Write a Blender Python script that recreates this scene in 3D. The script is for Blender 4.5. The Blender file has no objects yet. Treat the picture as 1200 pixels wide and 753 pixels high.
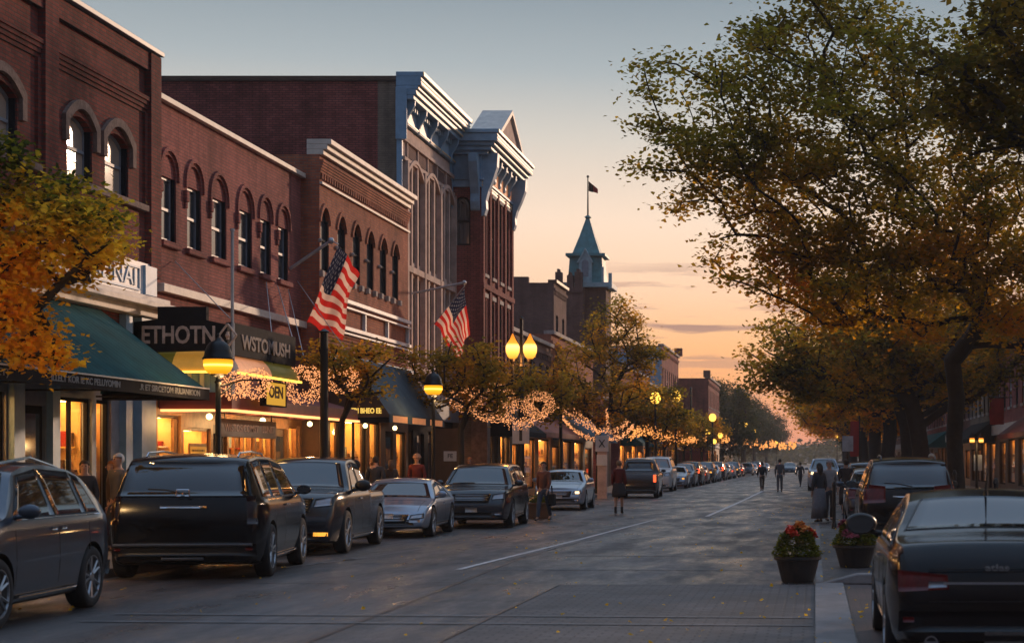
import bpy, bmesh, math, random
import numpy as np
from mathutils import Vector, Matrix
from mathutils.bvhtree import BVHTree

R = math.radians
HAZE = True
scene = bpy.context.scene
col = scene.collection

# ------------------------------------------------------------------ camera
F = 2000.0          # focal length in photograph pixels (1200 wide)
HC = 1.75           # camera height
cam = bpy.data.cameras.new('camera')
camo = bpy.data.objects.new('camera', cam)
col.objects.link(camo)
camo.location = (0, 0, HC)
camo.rotation_euler = (R(90), 0, 0)
cam.sensor_width = 36
cam.lens = 36 * F / 1200
cam.shift_x = -(955 - 600) / 1200
cam.shift_y = (540 - 376.5) / 1200
cam.clip_end = 6000
cam.dof.use_dof = True
cam.dof.focus_distance = 44
cam.dof.aperture_fstop = 2.6
scene.camera = camo

# ------------------------------------------------------------------ sky
scene.view_settings.view_transform = 'Standard'
scene.view_settings.look = 'None'
scene.view_settings.exposure = .25
scene.view_settings.gamma = 1
world = bpy.data.worlds.new('World')
scene.world = world
world.use_nodes = True
nt = world.node_tree
N = nt.nodes
for n in list(N):
    N.remove(n)


def nd(tree, kind, **kw):
    n = tree.nodes.new(kind)
    for k, v in kw.items():
        setattr(n, k, v)
    return n


def mth(tree, op, a, b=None, c=None, clamp=False):
    n = tree.nodes.new('ShaderNodeMath')
    n.operation = op
    n.use_clamp = clamp
    for i, v in enumerate((a, b, c)):
        if v is None:
            continue
        if isinstance(v, (int, float)):
            n.inputs[i].default_value = v
        else:
            tree.links.new(v, n.inputs[i])
    return n.outputs[0]


def ramp(tree, fac, stops, interp='LINEAR'):
    n = tree.nodes.new('ShaderNodeValToRGB')
    n.color_ramp.interpolation = interp
    e = n.color_ramp.elements
    while len(e) > 1:
        e.remove(e[-1])
    e[0].position = stops[0][0]
    e[0].color = (*stops[0][1], 1)
    for p, c in stops[1:]:
        k = e.new(p)
        k.color = (*c, 1)
    if fac is not None:
        tree.links.new(fac, n.inputs[0])
    return n.outputs[0]


def mixc(tree, fac, a, b, mode='MIX'):
    n = tree.nodes.new('ShaderNodeMix')
    n.data_type = 'RGBA'
    n.blend_type = mode
    for i, v in ((0, fac), (6, a), (7, b)):
        if isinstance(v, (int, float)):
            n.inputs[i].default_value = v
        elif isinstance(v, tuple):
            n.inputs[i].default_value = (*v, 1) if len(v) == 3 else v
        else:
            tree.links.new(v, n.inputs[i])
    return n.outputs[2]


def rgb(r, g, b):
    """sRGB 0..255 to linear"""
    def f(c):
        c /= 255
        return c / 12.92 if c <= .04045 else ((c + .055) / 1.055) ** 2.4
    return (f(r), f(g), f(b))


tc = nd(nt, 'ShaderNodeTexCoord')
nrm = nd(nt, 'ShaderNodeVectorMath', operation='NORMALIZE')
nt.links.new(tc.outputs['Generated'], nrm.inputs[0])
sep = nd(nt, 'ShaderNodeSeparateXYZ')
nt.links.new(nrm.outputs[0], sep.inputs[0])
el = mth(nt, 'MULTIPLY', mth(nt, 'ARCSINE', sep.outputs[2]), 180 / math.pi / 90)   # 0..1 over 90 deg
west = ramp(nt, el, [(0.0, rgb(226, 126, 88)), (0.012, rgb(244, 144, 86)), (0.028, rgb(253, 164, 84)),
                     (0.043, rgb(249, 182, 118)), (0.062, rgb(243, 198, 160)), (0.088, rgb(234, 208, 184)),
                     (0.118, rgb(196, 190, 180)), (0.142, rgb(154, 164, 168)), (0.168, rgb(126, 140, 149)), (0.21, rgb(122, 140, 152)),
                     (0.35, rgb(156, 176, 200)), (0.6, rgb(154, 178, 208)), (1, rgb(142, 172, 208))])
east = ramp(nt, el, [(0.0, rgb(54, 48, 52)), (0.06, rgb(62, 58, 66)), (0.16, rgb(92, 98, 112)),
                     (0.38, rgb(106, 126, 154)), (0.6, rgb(136, 160, 192)), (1, rgb(150, 180, 216))])
# how far round from the sunset
hl = mth(nt, 'SQRT', mth(nt, 'ADD', mth(nt, 'MULTIPLY', sep.outputs[0], sep.outputs[0]),
                         mth(nt, 'MULTIPLY', sep.outputs[1], sep.outputs[1])))
dx, dy = math.sin(R(8)), math.cos(R(8))
dt = mth(nt, 'DIVIDE', mth(nt, 'ADD', mth(nt, 'MULTIPLY', sep.outputs[0], dx),
                           mth(nt, 'MULTIPLY', sep.outputs[1], dy)), mth(nt, 'MAXIMUM', hl, .001))
az = mth(nt, 'SMOOTH_MIN', 1.0, mth(nt, 'MULTIPLY_ADD', dt, .62, .46), .1, clamp=True)
skyc = mixc(nt, az, east, west)
# thin evening cloud bars
comb = nd(nt, 'ShaderNodeCombineXYZ')
azx = mth(nt, 'DIVIDE', sep.outputs[0], mth(nt, 'MAXIMUM', sep.outputs[1], .01))
nt.links.new(mth(nt, 'MULTIPLY', azx, 9), comb.inputs[0])
nt.links.new(mth(nt, 'MULTIPLY', sep.outputs[2], 120), comb.inputs[1])
cn = nd(nt, 'ShaderNodeTexNoise')
cn.inputs['Scale'].default_value = 1.0
cn.inputs['Detail'].default_value = 5
cn.inputs['Roughness'].default_value = .6
nt.links.new(comb.outputs[0], cn.inputs['Vector'])
cm = ramp(nt, cn.outputs[0], [(.51, (0, 0, 0)), (.6, (1, 1, 1))])
band = ramp(nt, el, [(.015, (0, 0, 0)), (.03, (.35, .35, .35)), (.05, (1, 1, 1)), (.064, (1, 1, 1)), (.076, (0, 0, 0))])
cl = mth(nt, 'MULTIPLY', cm, band)
side = mth(nt, 'MULTIPLY', mth(nt, 'MULTIPLY_ADD', azx, 14, 2.2, clamp=True),
           mth(nt, 'GREATER_THAN', sep.outputs[1], .1))
skyc = mixc(nt, mth(nt, 'MULTIPLY', mth(nt, 'MULTIPLY', cl, side), .8), skyc, rgb(132, 100, 100))
bg = nd(nt, 'ShaderNodeBackground')
nt.links.new(skyc, bg.inputs[0])
bg.inputs[1].default_value = 1.12
wo = nd(nt, 'ShaderNodeOutputWorld')
nt.links.new(bg.outputs[0], wo.inputs[0])

# ------------------------------------------------------------------ sun (last light, low on the right of the street's end)
sd = bpy.data.lights.new('sun', 'SUN')
sd.energy = 2.1
sd.angle = R(3)
sd.color = (1.0, .66, .44)
sun = bpy.data.objects.new('sun', sd)
col.objects.link(sun)
SAZ, SEL = 25, 10.5          # degrees right of the street axis, elevation
sv = Vector((math.sin(R(SAZ)) * math.cos(R(SEL)), math.cos(R(SAZ)) * math.cos(R(SEL)), math.sin(R(SEL))))
sun.rotation_euler = sv.to_track_quat('Z', 'Y').to_euler()
sun.location = sv * 200

# ------------------------------------------------------------------ helpers


def setp(o, label=None, cat=None, group=None, kind=None):
    if label: o['label'] = label
    if cat: o['category'] = cat
    if group: o['group'] = group
    if kind: o['kind'] = kind
    return o


def thing(name, label, cat, loc=(0, 0, 0), rz=0, group=None):
    o = bpy.data.objects.new(name, None)
    o.empty_display_size = .3
    col.objects.link(o)
    o.location = loc
    o.rotation_euler = (0, 0, rz)
    return setp(o, label, cat, group)


def copy_tree(o, parent=None):
    c = o.copy()
    col.objects.link(c)
    if parent: c.parent = parent
    for ch in list(KIDS.get(o.name, [])):
        k = copy_tree(ch, c)
        KIDS.setdefault(c.name, []).append(k)
    return c


KIDS = {}


def origin_of(p):
    """total offset of a chain of unrotated parents"""
    v = Vector((0, 0, 0))
    while p is not None:
        v += p.location
        p = p.parent
    return v


def finish(name, me, mats, parent=None, world=False):
    o = bpy.data.objects.new(name, me)
    col.objects.link(o)
    for m in (mats if isinstance(mats, (list, tuple)) else [mats]):
        me.materials.append(m)
    if parent is not None:
        if world:
            me.transform(Matrix.Translation(-origin_of(parent)))
        o.parent = parent
        KIDS.setdefault(parent.name, []).append(o)
    return o


class MB:
    def __init__(s):
        s.v = []; s.f = []; s.m = []; s.k = [(0, 0)]

    def add(s, vs, fs, mi=0):
        b = len(s.v)
        s.v.extend([tuple(p) for p in vs])
        for f in fs:
            s.f.append(tuple(b + i for i in f)); s.m.append(mi)
        return b

    def quad(s, a, b, c, d, mi=0):
        s.add([a, b, c, d], [(0, 1, 2, 3)], mi)

    def box(s, x0, x1, y0, y1, z0, z1, mi=0):
        if x0 > x1: x0, x1 = x1, x0
        if y0 > y1: y0, y1 = y1, y0
        if z0 > z1: z0, z1 = z1, z0
        s.add([(x0, y0, z0), (x1, y0, z0), (x1, y1, z0), (x0, y1, z0),
               (x0, y0, z1), (x1, y0, z1), (x1, y1, z1), (x0, y1, z1)],
              [(0, 3, 2, 1), (4, 5, 6, 7), (0, 1, 5, 4), (1, 2, 6, 5), (2, 3, 7, 6), (3, 0, 4, 7)], mi)

    def poly_prism(s, pts, d, mi=0):
        """pts: 3D polygon, d: extrusion vector"""
        n = len(pts); d = Vector(d)
        vs = [Vector(p) for p in pts] + [Vector(p) + d for p in pts]
        fs = [tuple(range(n - 1, -1, -1)), tuple(range(n, 2 * n))]
        fs += [(i, (i + 1) % n, n + (i + 1) % n, n + i) for i in range(n)]
        s.add(vs, fs, mi)

    def tube(s, pts, rad, n=8, mi=0, cap=True):
        pts = [Vector(p) for p in pts]
        if isinstance(rad, (int, float)): rad = [rad] * len(pts)
        vs = []
        prev = None
        for i, p in enumerate(pts):
            a = pts[max(0, i - 1)]; b = pts[min(len(pts) - 1, i + 1)]
            t = (b - a)
            if t.length < 1e-9: t = Vector((0, 0, 1))
            t.normalize()
            u = t.cross(Vector((0, 0, 1))) if prev is None else prev - t * prev.dot(t)
            if u.length < 1e-4: u = t.cross(Vector((1, 0, 0)))
            u.normalize(); prev = u
            w = t.cross(u)
            for k in range(n):
                an = 2 * math.pi * k / n
                vs.append(p + (u * math.cos(an) + w * math.sin(an)) * rad[i])
        fs = []
        for i in range(len(pts) - 1):
            for k in range(n):
                fs.append((i * n + k, i * n + (k + 1) % n, (i + 1) * n + (k + 1) % n, (i + 1) * n + k))
        if cap:
            fs.append(tuple(range(n - 1, -1, -1)))
            fs.append(tuple((len(pts) - 1) * n + k for k in range(n)))
        s.add(vs, fs, mi)

    def lathe(s, prof, c=(0, 0, 0), n=16, mi=0, axis='Z'):
        """prof: list of (r, z)"""
        vs = []
        for r, z in prof:
            for k in range(n):
                a = 2 * math.pi * k / n
                p = (r * math.cos(a), r * math.sin(a), z)
                if axis == 'X': p = (p[2], p[0], p[1])
                vs.append((p[0] + c[0], p[1] + c[1], p[2] + c[2]))
        fs = []
        for i in range(len(prof) - 1):
            for k in range(n):
                fs.append((i * n + k, i * n + (k + 1) % n, (i + 1) * n + (k + 1) % n, (i + 1) * n + k))
        fs.append(tuple(range(n - 1, -1, -1)))
        fs.append(tuple((len(prof) - 1) * n + k for k in range(n)))
        s.add(vs, fs, mi)

    def ball(s, c, r, n=10, m=6, mi=0, sc=(1, 1, 1)):
        vs = []; fs = []
        for i in range(m + 1):
            t = math.pi * i / m
            for k in range(n):
                a = 2 * math.pi * k / n
                vs.append((c[0] + r * sc[0] * math.sin(t) * math.cos(a), c[1] + r * sc[1] * math.sin(t) * math.sin(a), c[2] + r * sc[2] * math.cos(t)))
        for i in range(m):
            for k in range(n):
                fs.append((i * n + k, (i + 1) * n + k, (i + 1) * n + (k + 1) % n, i * n + (k + 1) % n))
        s.add(vs, fs, mi)

    def mark(s):
        """what follows is a separate piece"""
        if len(s.f) > s.k[-1][1]: s.k.append((len(s.v), len(s.f)))

    def pieces(s, name, mats, parent=None, **kw):
        s.mark()
        out = []
        for (v0, f0), (v1, f1) in zip(s.k[:-1], s.k[1:]):
            q = MB(); q.v = s.v[v0:v1]; q.f = [tuple(i - v0 for i in f) for f in s.f[f0:f1]]; q.m = s.m[f0:f1]
            out.append(q.build(name, mats, parent, **kw))
        return out

    def build(s, name, mats, parent=None, smooth=False, world=True, bevel=0):
        me = bpy.data.meshes.new(name)
        me.from_pydata(s.v, [], s.f)
        me.polygons.foreach_set('material_index', s.m)
        if smooth:
            me.polygons.foreach_set('use_smooth', [True] * len(me.polygons))
        me.update()
        o = finish(name, me, mats, parent, world)
        if bevel:
            b = o.modifiers.new('b', 'BEVEL'); b.width = bevel; b.segments = 2; b.limit_method = 'ANGLE'
        return o


# ------------------------------------------------------------------ materials
def new_mat(name):
    m = bpy.data.materials.new(name)
    m.use_nodes = True
    t = m.node_tree
    return m, t, t.nodes['Principled BSDF']


def mat(name, c, rough=.6, metal=0, var=.25, scale=3.0, bump=0, bscale=30, spec=None, coat=0, rvar=0, emit=None, es=0):
    m, t, p = new_mat(name)
    g = nd(t, 'ShaderNodeTexCoord')
    if var:
        n = nd(t, 'ShaderNodeTexNoise')
        n.inputs['Scale'].default_value = scale
        n.inputs['Detail'].default_value = 6
        n.inputs['Roughness'].default_value = .65
        t.links.new(g.outputs['Object'], n.inputs['Vector'])
        lo = tuple(x * (1 - var) for x in c); hi = tuple(min(1, x * (1 + var)) for x in c)
        t.links.new(ramp(t, n.outputs[0], [(.3, lo), (.7, hi)]), p.inputs['Base Color'])
        if rvar:
            t.links.new(mth(t, 'MULTIPLY_ADD', n.outputs[0], rvar, rough - rvar / 2), p.inputs['Roughness'])
    else:
        p.inputs['Base Color'].default_value = (*c, 1)
    if not rvar: p.inputs['Roughness'].default_value = rough
    p.inputs['Metallic'].default_value = metal
    if spec is not None: p.inputs['Specular IOR Level'].default_value = spec
    if coat:
        p.inputs['Coat Weight'].default_value = coat
        p.inputs['Coat Roughness'].default_value = .04
    if bump:
        b = nd(t, 'ShaderNodeBump')
        b.inputs['Strength'].default_value = bump
        b.inputs['Distance'].default_value = .02
        bn = nd(t, 'ShaderNodeTexNoise')
        bn.inputs['Scale'].default_value = bscale
        bn.inputs['Detail'].default_value = 4
        t.links.new(g.outputs['Object'], bn.inputs['Vector'])
        t.links.new(bn.outputs[0], b.inputs['Height'])
        t.links.new(b.outputs[0], p.inputs['Normal'])
    if emit:
        p.inputs['Emission Color'].default_value = (*emit, 1)
        p.inputs['Emission Strength'].default_value = es
    return m


def brick_mat(name, c1, c2, mortar, bw=.22, bh=.075, ms=.012, stain=.35, dirt=.45):
    m, t, p = new_mat(name)
    g = nd(t, 'ShaderNodeNewGeometry')
    s = nd(t, 'ShaderNodeSeparateXYZ')
    t.links.new(g.outputs['Position'], s.inputs[0])
    c = nd(t, 'ShaderNodeCombineXYZ')
    t.links.new(mth(t, 'ADD', s.outputs[0], s.outputs[1]), c.inputs[0])
    t.links.new(s.outputs[2], c.inputs[1])
    b = nd(t, 'ShaderNodeTexBrick')
    b.inputs['Scale'].default_value = 1
    b.inputs['Brick Width'].default_value = bw
    b.inputs['Row Height'].default_value = bh
    b.inputs['Mortar Size'].default_value = ms
    b.inputs['Mortar Smooth'].default_value = .3
    b.inputs['Bias'].default_value = 0
    b.inputs['Color1'].default_value = (*c1, 1)
    b.inputs['Color2'].default_value = (*c2, 1)
    b.inputs['Mortar'].default_value = (*mortar, 1)
    t.links.new(c.outputs[0], b.inputs['Vector'])
    n = nd(t, 'ShaderNodeTexNoise')
    n.inputs['Scale'].default_value = .55
    n.inputs['Detail'].default_value = 8
    n.inputs['Roughness'].default_value = .7
    t.links.new(g.outputs['Position'], n.inputs['Vector'])
    f = ramp(t, n.outputs[0], [(.3, (1 - dirt,) * 3), (.5, (1, 1, 1)), (.75, (1 + stain,) * 3)])
    cc = mixc(t, 1.0, b.outputs[0], f, 'MULTIPLY')
    # streaks
    n2 = nd(t, 'ShaderNodeTexNoise')
    n2.inputs['Scale'].default_value = 1
    n2.inputs['Detail'].default_value = 4
    v = nd(t, 'ShaderNodeVectorMath', operation='MULTIPLY')
    v.inputs[1].default_value = (3.0, .25, 1)
    t.links.new(c.outputs[0], v.inputs[0])
    t.links.new(v.outputs[0], n2.inputs['Vector'])
    cc = mixc(t, 1.0, cc, ramp(t, n2.outputs[0], [(.3, (.72,) * 3), (.6, (1.05,) * 3)]), 'MULTIPLY')
    t.links.new(cc, p.inputs['Base Color'])
    p.inputs['Roughness'].default_value = .9
    p.inputs['Specular IOR Level'].default_value = .2
    bp = nd(t, 'ShaderNodeBump')
    bp.invert = True
    bp.inputs['Strength'].default_value = .6
    bp.inputs['Distance'].default_value = .012
    t.links.new(b.outputs['Fac'], bp.inputs['Height'])
    t.links.new(bp.outputs[0], p.inputs['Normal'])
    return m


def emis(name, c, s, nolight=False):
    m = bpy.data.materials.new(name)
    m.use_nodes = True
    t = m.node_tree
    for n in list(t.nodes): t.nodes.remove(n)
    e = nd(t, 'ShaderNodeEmission')
    e.inputs[0].default_value = (*c, 1)
    e.inputs[1].default_value = s
    o = nd(t, 'ShaderNodeOutputMaterial')
    t.links.new(e.outputs[0], o.inputs[0])
    if nolight: m.cycles.emission_sampling = 'NONE'
    return m


def emis_grad(name, stops):
    """glass shade: brightest round the lamp inside it"""
    m = emis(name, (1, 1, 1), 1)
    t = m.node_tree
    g = nd(t, 'ShaderNodeTexCoord'); s = nd(t, 'ShaderNodeSeparateXYZ'); t.links.new(g.outputs['Generated'], s.inputs[0])
    t.links.new(ramp(t, s.outputs[2], stops), t.nodes['Emission'].inputs[0])
    return m


def glass_thin(name):
    m = bpy.data.materials.new(name)
    m.use_nodes = True
    t = m.node_tree
    for n in list(t.nodes): t.nodes.remove(n)
    a = nd(t, 'ShaderNodeBsdfTransparent')
    a.inputs[0].default_value = (.9, .88, .84, 1)
    b = nd(t, 'ShaderNodeBsdfGlossy')
    b.inputs['Roughness'].default_value = .03
    fr = nd(t, 'ShaderNodeFresnel'); fr.inputs[0].default_value = 1.45
    x = nd(t, 'ShaderNodeMixShader')
    t.links.new(mth(t, 'MINIMUM', fr.outputs[0], .35), x.inputs[0])
    t.links.new(a.outputs[0], x.inputs[1]); t.links.new(b.outputs[0], x.inputs[2])
    o = nd(t, 'ShaderNodeOutputMaterial')
    t.links.new(x.outputs[0], o.inputs[0])
    return m


def leaf_mat(name, stops, trans=.45, cs=.5, zlo=None, zhi=None, zshift=0):
    trans = min(.75, trans + .12)
    m, t, p = new_mat(name)
    g = nd(t, 'ShaderNodeNewGeometry')
    n = nd(t, 'ShaderNodeTexNoise')
    n.inputs['Scale'].default_value = cs
    n.inputs['Detail'].default_value = 3
    t.links.new(g.outputs['Position'], n.inputs['Vector'])
    w = nd(t, 'ShaderNodeTexWhiteNoise')
    a = nd(t, 'ShaderNodeAttribute'); a.attribute_name = 'leaf'
    t.links.new(a.outputs['Fac'], w.inputs['Vector'])
    w.noise_dimensions = '1D'
    t.links.new(a.outputs['Fac'], w.inputs['W'])
    f = mth(t, 'MULTIPLY_ADD', n.outputs[0], 1.5, -.42)
    f = mth(t, 'ADD', f, mth(t, 'MULTIPLY_ADD', w.outputs[0], .36, -.18))
    if zlo is not None:      # lower leaves more golden: autumn tint plus lamp glow painted into the colour
        s = nd(t, 'ShaderNodeSeparateXYZ'); t.links.new(g.outputs['Position'], s.inputs[0])
        zz = mth(t, 'DIVIDE', mth(t, 'SUBTRACT', zhi, s.outputs[2]), zhi - zlo, clamp=True)
        f = mth(t, 'ADD', f, mth(t, 'MULTIPLY_ADD', zz, .9, -.45 + zshift))
    c = ramp(t, mth(t, 'ADD', f, 0, clamp=True), stops)
    t.links.new(c, p.inputs['Base Color'])
    p.inputs['Roughness'].default_value = .6
    p.inputs['Specular IOR Level'].default_value = .04
    tr = nd(t, 'ShaderNodeBsdfTranslucent'); t.links.new(c, tr.inputs[0])
    x = nd(t, 'ShaderNodeMixShader'); x.inputs[0].default_value = trans
    t.links.new(p.outputs[0], x.inputs[1]); t.links.new(tr.outputs[0], x.inputs[2])
    t.links.new(x.outputs[0], t.nodes['Material Output'].inputs[0])
    return m


M = {}
M['brick_dark'] = brick_mat('brick_dark', (.25, .055, .04), (.16, .036, .028), (.09, .06, .05))
M['brick_rose'] = brick_mat('brick_rose', (.36, .11, .09), (.27, .08, .068), (.16, .08, .075), ms=.010)
M['brick_orange'] = brick_mat('brick_orange', (.44, .14, .07), (.32, .09, .05), (.22, .13, .1))
M['brick_red'] = brick_mat('brick_red', (.36, .10, .08), (.25, .065, .055), (.10, .05, .045))
M['brick_tan'] = brick_mat('brick_tan', (.26, .19, .14), (.22, .16, .12), (.18, .14, .11))
M['brick_brown'] = brick_mat('brick_brown', (.2, .1, .085), (.16, .08, .07), (.12, .09, .08))
M['stone'] = mat('stone', (.36, .3, .27), .85, var=.3, scale=2.5, bump=.4, bscale=18)
M['stone_brown'] = mat('stone_brown', (.5, .35, .29), .85, var=.3, scale=2.0, bump=.4, bscale=18)
M['rough_stone'] = mat('rough_stone', (.19, .125, .10), .9, var=.4, scale=6, bump=.8, bscale=14)
M['cream_paint'] = mat('cream_paint', (.62, .53, .45), .6, var=.2, scale=2.5)
M['white_paint'] = mat('white_paint', (.66, .64, .63), .5, var=.18, scale=2.5)
M['blue_paint'] = mat('blue_paint', (.22, .35, .48), .5, var=.22, scale=2.0)
M['grey_paint'] = mat('grey_paint', (.2, .22, .26), .5, var=.2)
M['dark_paint'] = mat('dark_paint', (.016, .015, .017), .85, var=.3, spec=.1)
M['dark_jamb'] = mat('dark_jamb', (.012, .012, .016), .7, var=.2, spec=.2)
M['brown_paint'] = mat('brown_paint', (.09, .045, .025), .45, var=.3)
M['wood'] = mat('wood', (.34, .16, .06), .45, var=.35, scale=5)
M['roofing'] = mat('roofing', (.05, .05, .055), .9, var=.3)
M['siding'] = mat('siding', (.07, .065, .07), .8, var=.3)
M['copper'] = mat('copper', (.06, .2, .22), .55, var=.35, scale=2.5)
M['verdigris_light'] = mat('verdigris_light', (.3, .42, .46), .6, var=.25)
M['awning_green'] = mat('awning_green', (.014, .07, .072), .85, var=.3, scale=1.5, bump=.2, bscale=200, spec=.1)
M['awning_blue'] = mat('awning_blue', (.07, .105, .135), .85, var=.25, scale=1.5, bump=.2, bscale=200, spec=.1)
M['awning_red'] = mat('awning_red', (.2, .04, .03), .7, var=.25, scale=1.5)
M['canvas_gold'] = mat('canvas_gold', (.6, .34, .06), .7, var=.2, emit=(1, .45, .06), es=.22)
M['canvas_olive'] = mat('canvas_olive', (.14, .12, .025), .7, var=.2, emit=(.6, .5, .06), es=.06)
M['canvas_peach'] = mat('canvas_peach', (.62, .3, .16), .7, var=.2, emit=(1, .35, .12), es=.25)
M['iron'] = mat('iron', (.012, .012, .013), .4, metal=.4, var=.2)
M['steel'] = mat('steel', (.35, .36, .38), .35, metal=.8, var=.2)
M['galv'] = mat('galv', (.42, .43, .45), .45, metal=.6, var=.25)
M['cream_letter'] = mat('cream_letter', (.52, .40, .34), .7, var=.35, scale=10)
M['dim_letter'] = mat('dim_letter', (.2, .15, .13), .8, var=.4, scale=14)
M['dark_letter'] = mat('dark_letter', (.02, .02, .025), .5, var=0)
M['gold_letter'] = emis('gold_letter', (1, .62, .12), .9, True)
M['valance_letter'] = mat('valance_letter', (.25, .24, .23), .9, var=.1)
M['window_glass'] = mat('window_glass', (.05, .055, .065), .05, var=.3, scale=.8)
M['window_glass'].node_tree.nodes['Principled BSDF'].inputs['IOR'].default_value = 2.3
M['shop_glass'] = glass_thin('shop_glass')
M['int_wall'] = mat('int_wall', (.75, .48, .2), .8, var=.25, scale=1.5)
M['int_dark'] = mat('int_dark', (.14, .07, .03), .7, var=.4, scale=3)
M['int_lamp'] = emis('int_lamp', (1, .56, .19), 27)
M['int_lamp_dim'] = emis('int_lamp_dim', (1, .5, .17), 8)
M['tube_yellow'] = emis('tube_yellow', (1, .55, .06), 3)
M['tube_warm'] = emis('tube_warm', (1, .42, .14), 2.0)
M['sign_lit'] = emis('sign_lit', (1, .5, .06), .6)
M['lantern_glass'] = emis_grad('lantern_glass', [(.15, (1, .36, .01)), (.5, (1.6, .62, .03)), (.62, (3.2, 1.9, .35)), (.7, (1.6, .62, .03)), (.95, (1.1, .36, .01))])
M['lantern_core'] = emis('lantern_core', (1, .8, .35), 4)
M['lantern_orange'] = emis_grad('lantern_orange', [(0, (1.2, .4, .03)), (.25, (1.9, .85, .12)), (.5, (2.6, 1.4, .4)), (.62, (1.4, .48, .04)), (1, (.9, .22, .02))])
M['globe_lit'] = emis('globe_lit', (1, .52, .07), 2.6, True)
M['bulb'] = emis('bulb', (1, .38, .14), 1.25, True)
M['sunset_tint_glass'] = mat('sunset_tint_glass', (.40, .31, .25), .06, var=.25, scale=1.2, spec=1.0)  # pale pane colour stands in for the sunset reflected in the glass
M['bulb_far'] = emis('bulb_far', (1, .36, .09), 1.25, True)
M['bark'] = mat('bark', (.024, .017, .013), .9, var=.4, scale=6, bump=.8, bscale=12)
M['paper'] = mat('paper', (.6, .58, .55), .7, var=.1)
M['red_cloth'] = mat('red_cloth', (.3, .02, .015), .8, var=.3)
M['planter_dark'] = mat('planter_dark', (.018, .014, .013), .5, var=.3)
M['soil'] = mat('soil', (.02, .013, .01), .95, var=.3)


def text(s, size, m, parent, loc, rot, name='lettering', ext=.012, bold=0.0, sx=1.0, align='CENTER', fit=None, par_local=False):
    cu = bpy.data.curves.new(name, 'FONT')
    cu.body = s; cu.size = size; cu.extrude = ext; cu.align_x = align; cu.align_y = 'CENTER'; cu.offset = bold
    cu.resolution_u = 3
    tmp = bpy.data.objects.new('tmp', cu)
    col.objects.link(tmp)
    dg = bpy.context.evaluated_depsgraph_get()
    me = bpy.data.meshes.new_from_object(tmp.evaluated_get(dg))
    bpy.data.objects.remove(tmp); bpy.data.curves.remove(cu)
    me.name = name
    me.materials.clear()
    if fit:
        xs = [v.co.x for v in me.vertices]
        w = max(xs) - min(xs)
        sx = fit / w
    me.transform(Matrix.Translation(loc) @ rot.to_4x4() @ Matrix.Diagonal((sx, 1, 1, 1)))
    return finish(name, me, m, parent, not par_local)


# text readable by someone looking along +Y (face towards -Y) / by someone looking towards -X (face towards +X)
ROT_S = Matrix(((1, 0, 0), (0, 0, -1), (0, 1, 0)))        # local x->X, y->Z, z->-Y
ROT_E = Matrix(((0, 0, 1), (1, 0, 0), (0, 1, 0)))          # local x->Y, y->Z, z->X


def PX(px, py, Y):
    return ((px - 955) * Y / F, Y, HC + (540 - py) * Y / F)

# ------------------------------------------------------------------ ground
def asphalt():
    m, t, p = new_mat('asphalt')
    g = nd(t, 'ShaderNodeNewGeometry')
    def noise(sc, det=6, ro=.6, vec=None, sv=None):
        n = nd(t, 'ShaderNodeTexNoise')
        n.inputs['Scale'].default_value = sc; n.inputs['Detail'].default_value = det; n.inputs['Roughness'].default_value = ro
        if sv:
            v = nd(t, 'ShaderNodeVectorMath', operation='MULTIPLY'); v.inputs[1].default_value = sv
            t.links.new(g.outputs['Position'], v.inputs[0]); t.links.new(v.outputs[0], n.inputs['Vector'])
        else:
            t.links.new(g.outputs['Position'], n.inputs['Vector'])
        return n.outputs[0]
    big = noise(.25, 6, .65, sv=(1.6, .35, 1))
    fine = noise(60, 3, .7)
    wheel = noise(1, 3, .5, sv=(1.4, .03, 1))
    c = ramp(t, big, [(.34, (.030, .026, .027)), (.5, (.056, .048, .048)), (.66, (.104, .090, .088))])
    c = mixc(t, 1.0, c, ramp(t, fine, [(.3, (.45,) * 3), (.7, (1.6,) * 3)]), 'MULTIPLY')
    c = mixc(t, 1.0, c, ramp(t, wheel, [(.38, (.68,) * 3), (.62, (1.3,) * 3)]), 'MULTIPLY')
    # tar-sealed cracks
    vo = nd(t, 'ShaderNodeTexVoronoi', feature='DISTANCE_TO_EDGE')
    vo.inputs['Scale'].default_value = .16
    vv = nd(t, 'ShaderNodeVectorMath', operation='ADD')
    nn = nd(t, 'ShaderNodeTexNoise'); nn.inputs['Scale'].default_value = .7; nn.inputs['Detail'].default_value = 5
    t.links.new(g.outputs['Position'], nn.inputs['Vector'])
    sc = nd(t, 'ShaderNodeVectorMath', operation='SCALE'); sc.inputs['Scale'].default_value = 2.2
    t.links.new(nn.outputs['Color'], sc.inputs[0])
    t.links.new(g.outputs['Position'], vv.inputs[0]); t.links.new(sc.outputs[0], vv.inputs[1])
    t.links.new(vv.outputs[0], vo.inputs['Vector'])
    crack = ramp(t, vo.outputs['Distance'], [(.003, (.35,) * 3), (.008, (1,) * 3)])
    c = mixc(t, 1.0, c, crack, 'MULTIPLY')
    t.links.new(c, p.inputs['Base Color'])
    t.links.new(ramp(t, noise(.8, 7, .7, sv=(1.3, .3, 1)), [(.38, (.26,) * 3), (.62, (.62,) * 3)]), p.inputs['Roughness'])
    p.inputs['Specular IOR Level'].default_value = .42
    b = nd(t, 'ShaderNodeBump'); b.inputs['Strength'].default_value = .5; b.inputs['Distance'].default_value = .012
    t.links.new(mth(t, 'ADD', fine, mth(t, 'MULTIPLY', noise(3, 5, .6, sv=(1, .5, 1)), 1.6)), b.inputs['Height']); t.links.new(b.outputs[0], p.inputs['Normal'])
    return m


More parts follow.
